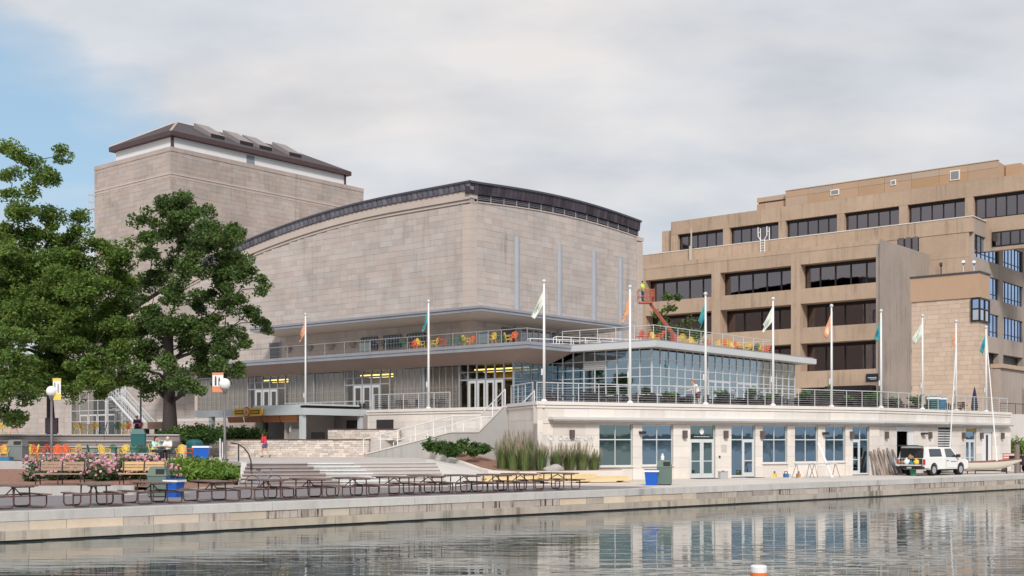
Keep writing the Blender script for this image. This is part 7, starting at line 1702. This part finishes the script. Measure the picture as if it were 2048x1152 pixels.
o = thing('green_bucket', 'green bucket on the ground under the pickup tailgate', 'bucket', tk.location + Vector((-1.3, -.2, 0))); b = MB(); b.lathe([(.16, 0), (.2, .36)], 12); b.build('body', mat('bucket_green', (.02, .18, .10), .5), o); b = MB(); b.lathe([(.21, .361), (.21, .39)], 12); b.build('rim', mat('bucket_green', (.02, .18, .10), .5), o)
# ================================================================== dinghies with leaning masts
def dinghy(p, rz, L, m, label, mast_top, cat='boat'):
    o = thing('sailing_dinghy', label, cat, p, rz); b = MB(); n, k = 13, 9; ring = []
    for i in range(n):
        f = i / (n - 1); x = -L / 2 + L * f; wd = .78 * (1 - max(0, (f - .35) / .65) ** 2.2) * (.78 + .22 * min(1, f / .35)); dp = .62 * (1 - max(0, (f - .5) / .5) ** 2.5 * .75); sh = .80 + .20 * f ** 2; r = []
        for j in range(k):
            t = PI * j / (k - 1); yy = -wd * math.cos(t); zz = sh - dp * math.sin(t) ** .7; r.append((x + (.25 if f > .95 else 0), yy, zz))
        ring.append(r)
    vs = [v for r in ring for v in r]; fs = [(i * k + j, (i + 1) * k + j, (i + 1) * k + j + 1, i * k + j + 1) for i in range(n - 1) for j in range(k - 1)]; fs.append(tuple(range(k))[::-1]); b.add(vs, fs); b.build('hull', m, o, smooth=True)
    d = MB(); d.add([r[0] for r in ring] + [r[-1] for r in ring], [(i, n + i, n + i + 1, i + 1) for i in range(n - 1)]); d.xf(lambda v: (v[0], v[1] * .97, v[2] - .03)); d.build('deck', mat('boat_deck', (.48, .46, .40), .6), o)
    g = MB(); g.tube([(r[0][0], r[0][1], r[0][2]) for r in ring], .03, 5); g.tube([(r[-1][0], r[-1][1], r[-1][2]) for r in ring], .03, 5); g.build('gunwale', mat('gunwale_red', (.28, .10, .09), .6), o)
    mt = MB(); mt.tube([(.6, 0, .55), mast_top], [.05, .032], 6); mt.build('mast', WHITE, o)
    c = MB(); c.tube([(-L * .3, -.5, .0), (-L * .3, -.5, .25)], .04, 4); c.tube([(-L * .3, .5, 0), (-L * .3, .5, .25)], .04, 4); c.tube([(L * .3, 0, 0), (L * .3, 0, .4)], .05, 4); c.tube([(-L * .3, -.5, .22), (L * .3, 0, .22), (-L * .3, .5, .22)], .035, 4); c.build('dolly', DARKM, o); return o
HULL = mat('hull_cream', (.68, .63, .54), .35, .05, 1)
b1p = PD(1978, 81.0, 0); rzb = math.radians(9)
def mastlocal(p, rz, px, py, Y): w = PD(px, Y, zat(py, Y)) - p; return Matrix.Rotation(-rz, 3, 'Z') @ w
dinghy(b1p, rzb, 4.3, HULL, 'cream sailing dinghy on a dolly beside the pickup bonnet', mastlocal(b1p, rzb, 1972.5, 668, 84.0))
b2p = PD(1886, 83.2, 0); dinghy(b2p, math.radians(30), 3.6, mat('hull_white', (.72, .72, .70), .4, .05, 1), 'white dinghy half hidden behind the pickup', mastlocal(b2p, math.radians(30), 1912, 690, 84.0))
# barrier tape, warning sign and fence at the quay end
o = thing('barrier', 'white and red barrier with a striped board beyond the dinghy', 'barrier', PD(2022, 86, 0), .3); part('board', o, mat('barrier_red', (.55, .20, .17), .7), (-.7, .7, -.03, .03, .85, 1.35)); part('stripe', o, WHITE, (-.66, .66, -.04, -.031, 1.0, 1.08), (-.66, .66, -.04, -.031, 1.18, 1.25))
for x in (-.6, .6): part('leg', o, LUMG, (x - .04, x + .04, -.25, .25, 0, .849))
o = thing('timber_post', 'thick grey mooring post at the far end of the quay', 'post', PD(2034, 82.5, 0)); b = MB(); b.lathe([(.18, 0), (.17, 2.0)], 10); b.build('post', LUMG, o); b = MB(); b.lathe([(.19, 2.001), (.08, 2.12)], 10); b.build('cap', DARKM, o)
o = thing('parked_vehicle_trailer', 'dark trailer with a red lamp at the far end of the quay', 'trailer', PD(2046, 84, 0), .3); part('bed', o, DARKM, (-.6, 2.4, -.7, .7, .55, 1.2)); part('tail_lamp', o, TAILR, (-.63, -.601, -.6, -.35, .75, .95))
for s in (-.75, .75): b = MB(); b.lathe([(.33, -.08), (.33, .08)], 16); b.xf(lambda v: (.9 + v[0], s + v[2], .33 + v[1])); b.build('wheel', RUBBER, o)
# ================================================================== bicycle by the steps
bc = thing('bicycle', 'small bicycle leaning at the foot of the plaza steps', 'bicycle', PD(527, 54.6, .01), math.radians(12)); b = MB()
for x in (-.5, .5):
    w = MB(); w.tube([(x + .32 * math.cos(2 * PI * k / 20), 0, .33 + .32 * math.sin(2 * PI * k / 20)) for k in range(20)], .018, 5, closed=True); w_ = w.build('wheel', RUBBER, bc); w = MB()
    for k in range(10): w.tube([(x, 0, .33), (x + .31 * math.cos(2 * PI * k / 10), 0, .33 + .31 * math.sin(2 * PI * k / 10))], .003, 3)
    w.build('spokes', CHROME, w_)
FRB = mat('bike_blue', (.22, .30, .42), .4); b.tube([(-.5, 0, .33), (-.08, 0, .30), (.36, 0, .78), (-.18, 0, .78), (-.08, 0, .30)], .02, 6); b.tube([(-.5, 0, .33), (-.2, 0, .76)], .014, 5); b.tube([(.5, 0, .33), (.34, 0, .88)], .018, 5); b.build('frame', FRB, bc)
b = MB(); b.tube([(.28, -.26, .96), (.34, -.1, .95), (.34, .1, .95), (.28, .26, .96)], .014, 5); b.tube([(.34, 0, .86), (.34, 0, .95)], .014, 5); b.build('handlebar', DARKM, bc); b = MB(); b.ell((-.22, 0, .9), (.13, .07, .035), 10, 6); b.tube([(-.2, 0, .9), (-.18, 0, .78)], .013, 5); b.build('saddle', DARKM, bc); b = MB(); b.tube([(-.08 + .09 * math.cos(2 * PI * k / 12), -.04, .3 + .09 * math.sin(2 * PI * k / 12)) for k in range(12)], .008, 4, closed=True); b.build('crank', CHROME, bc)
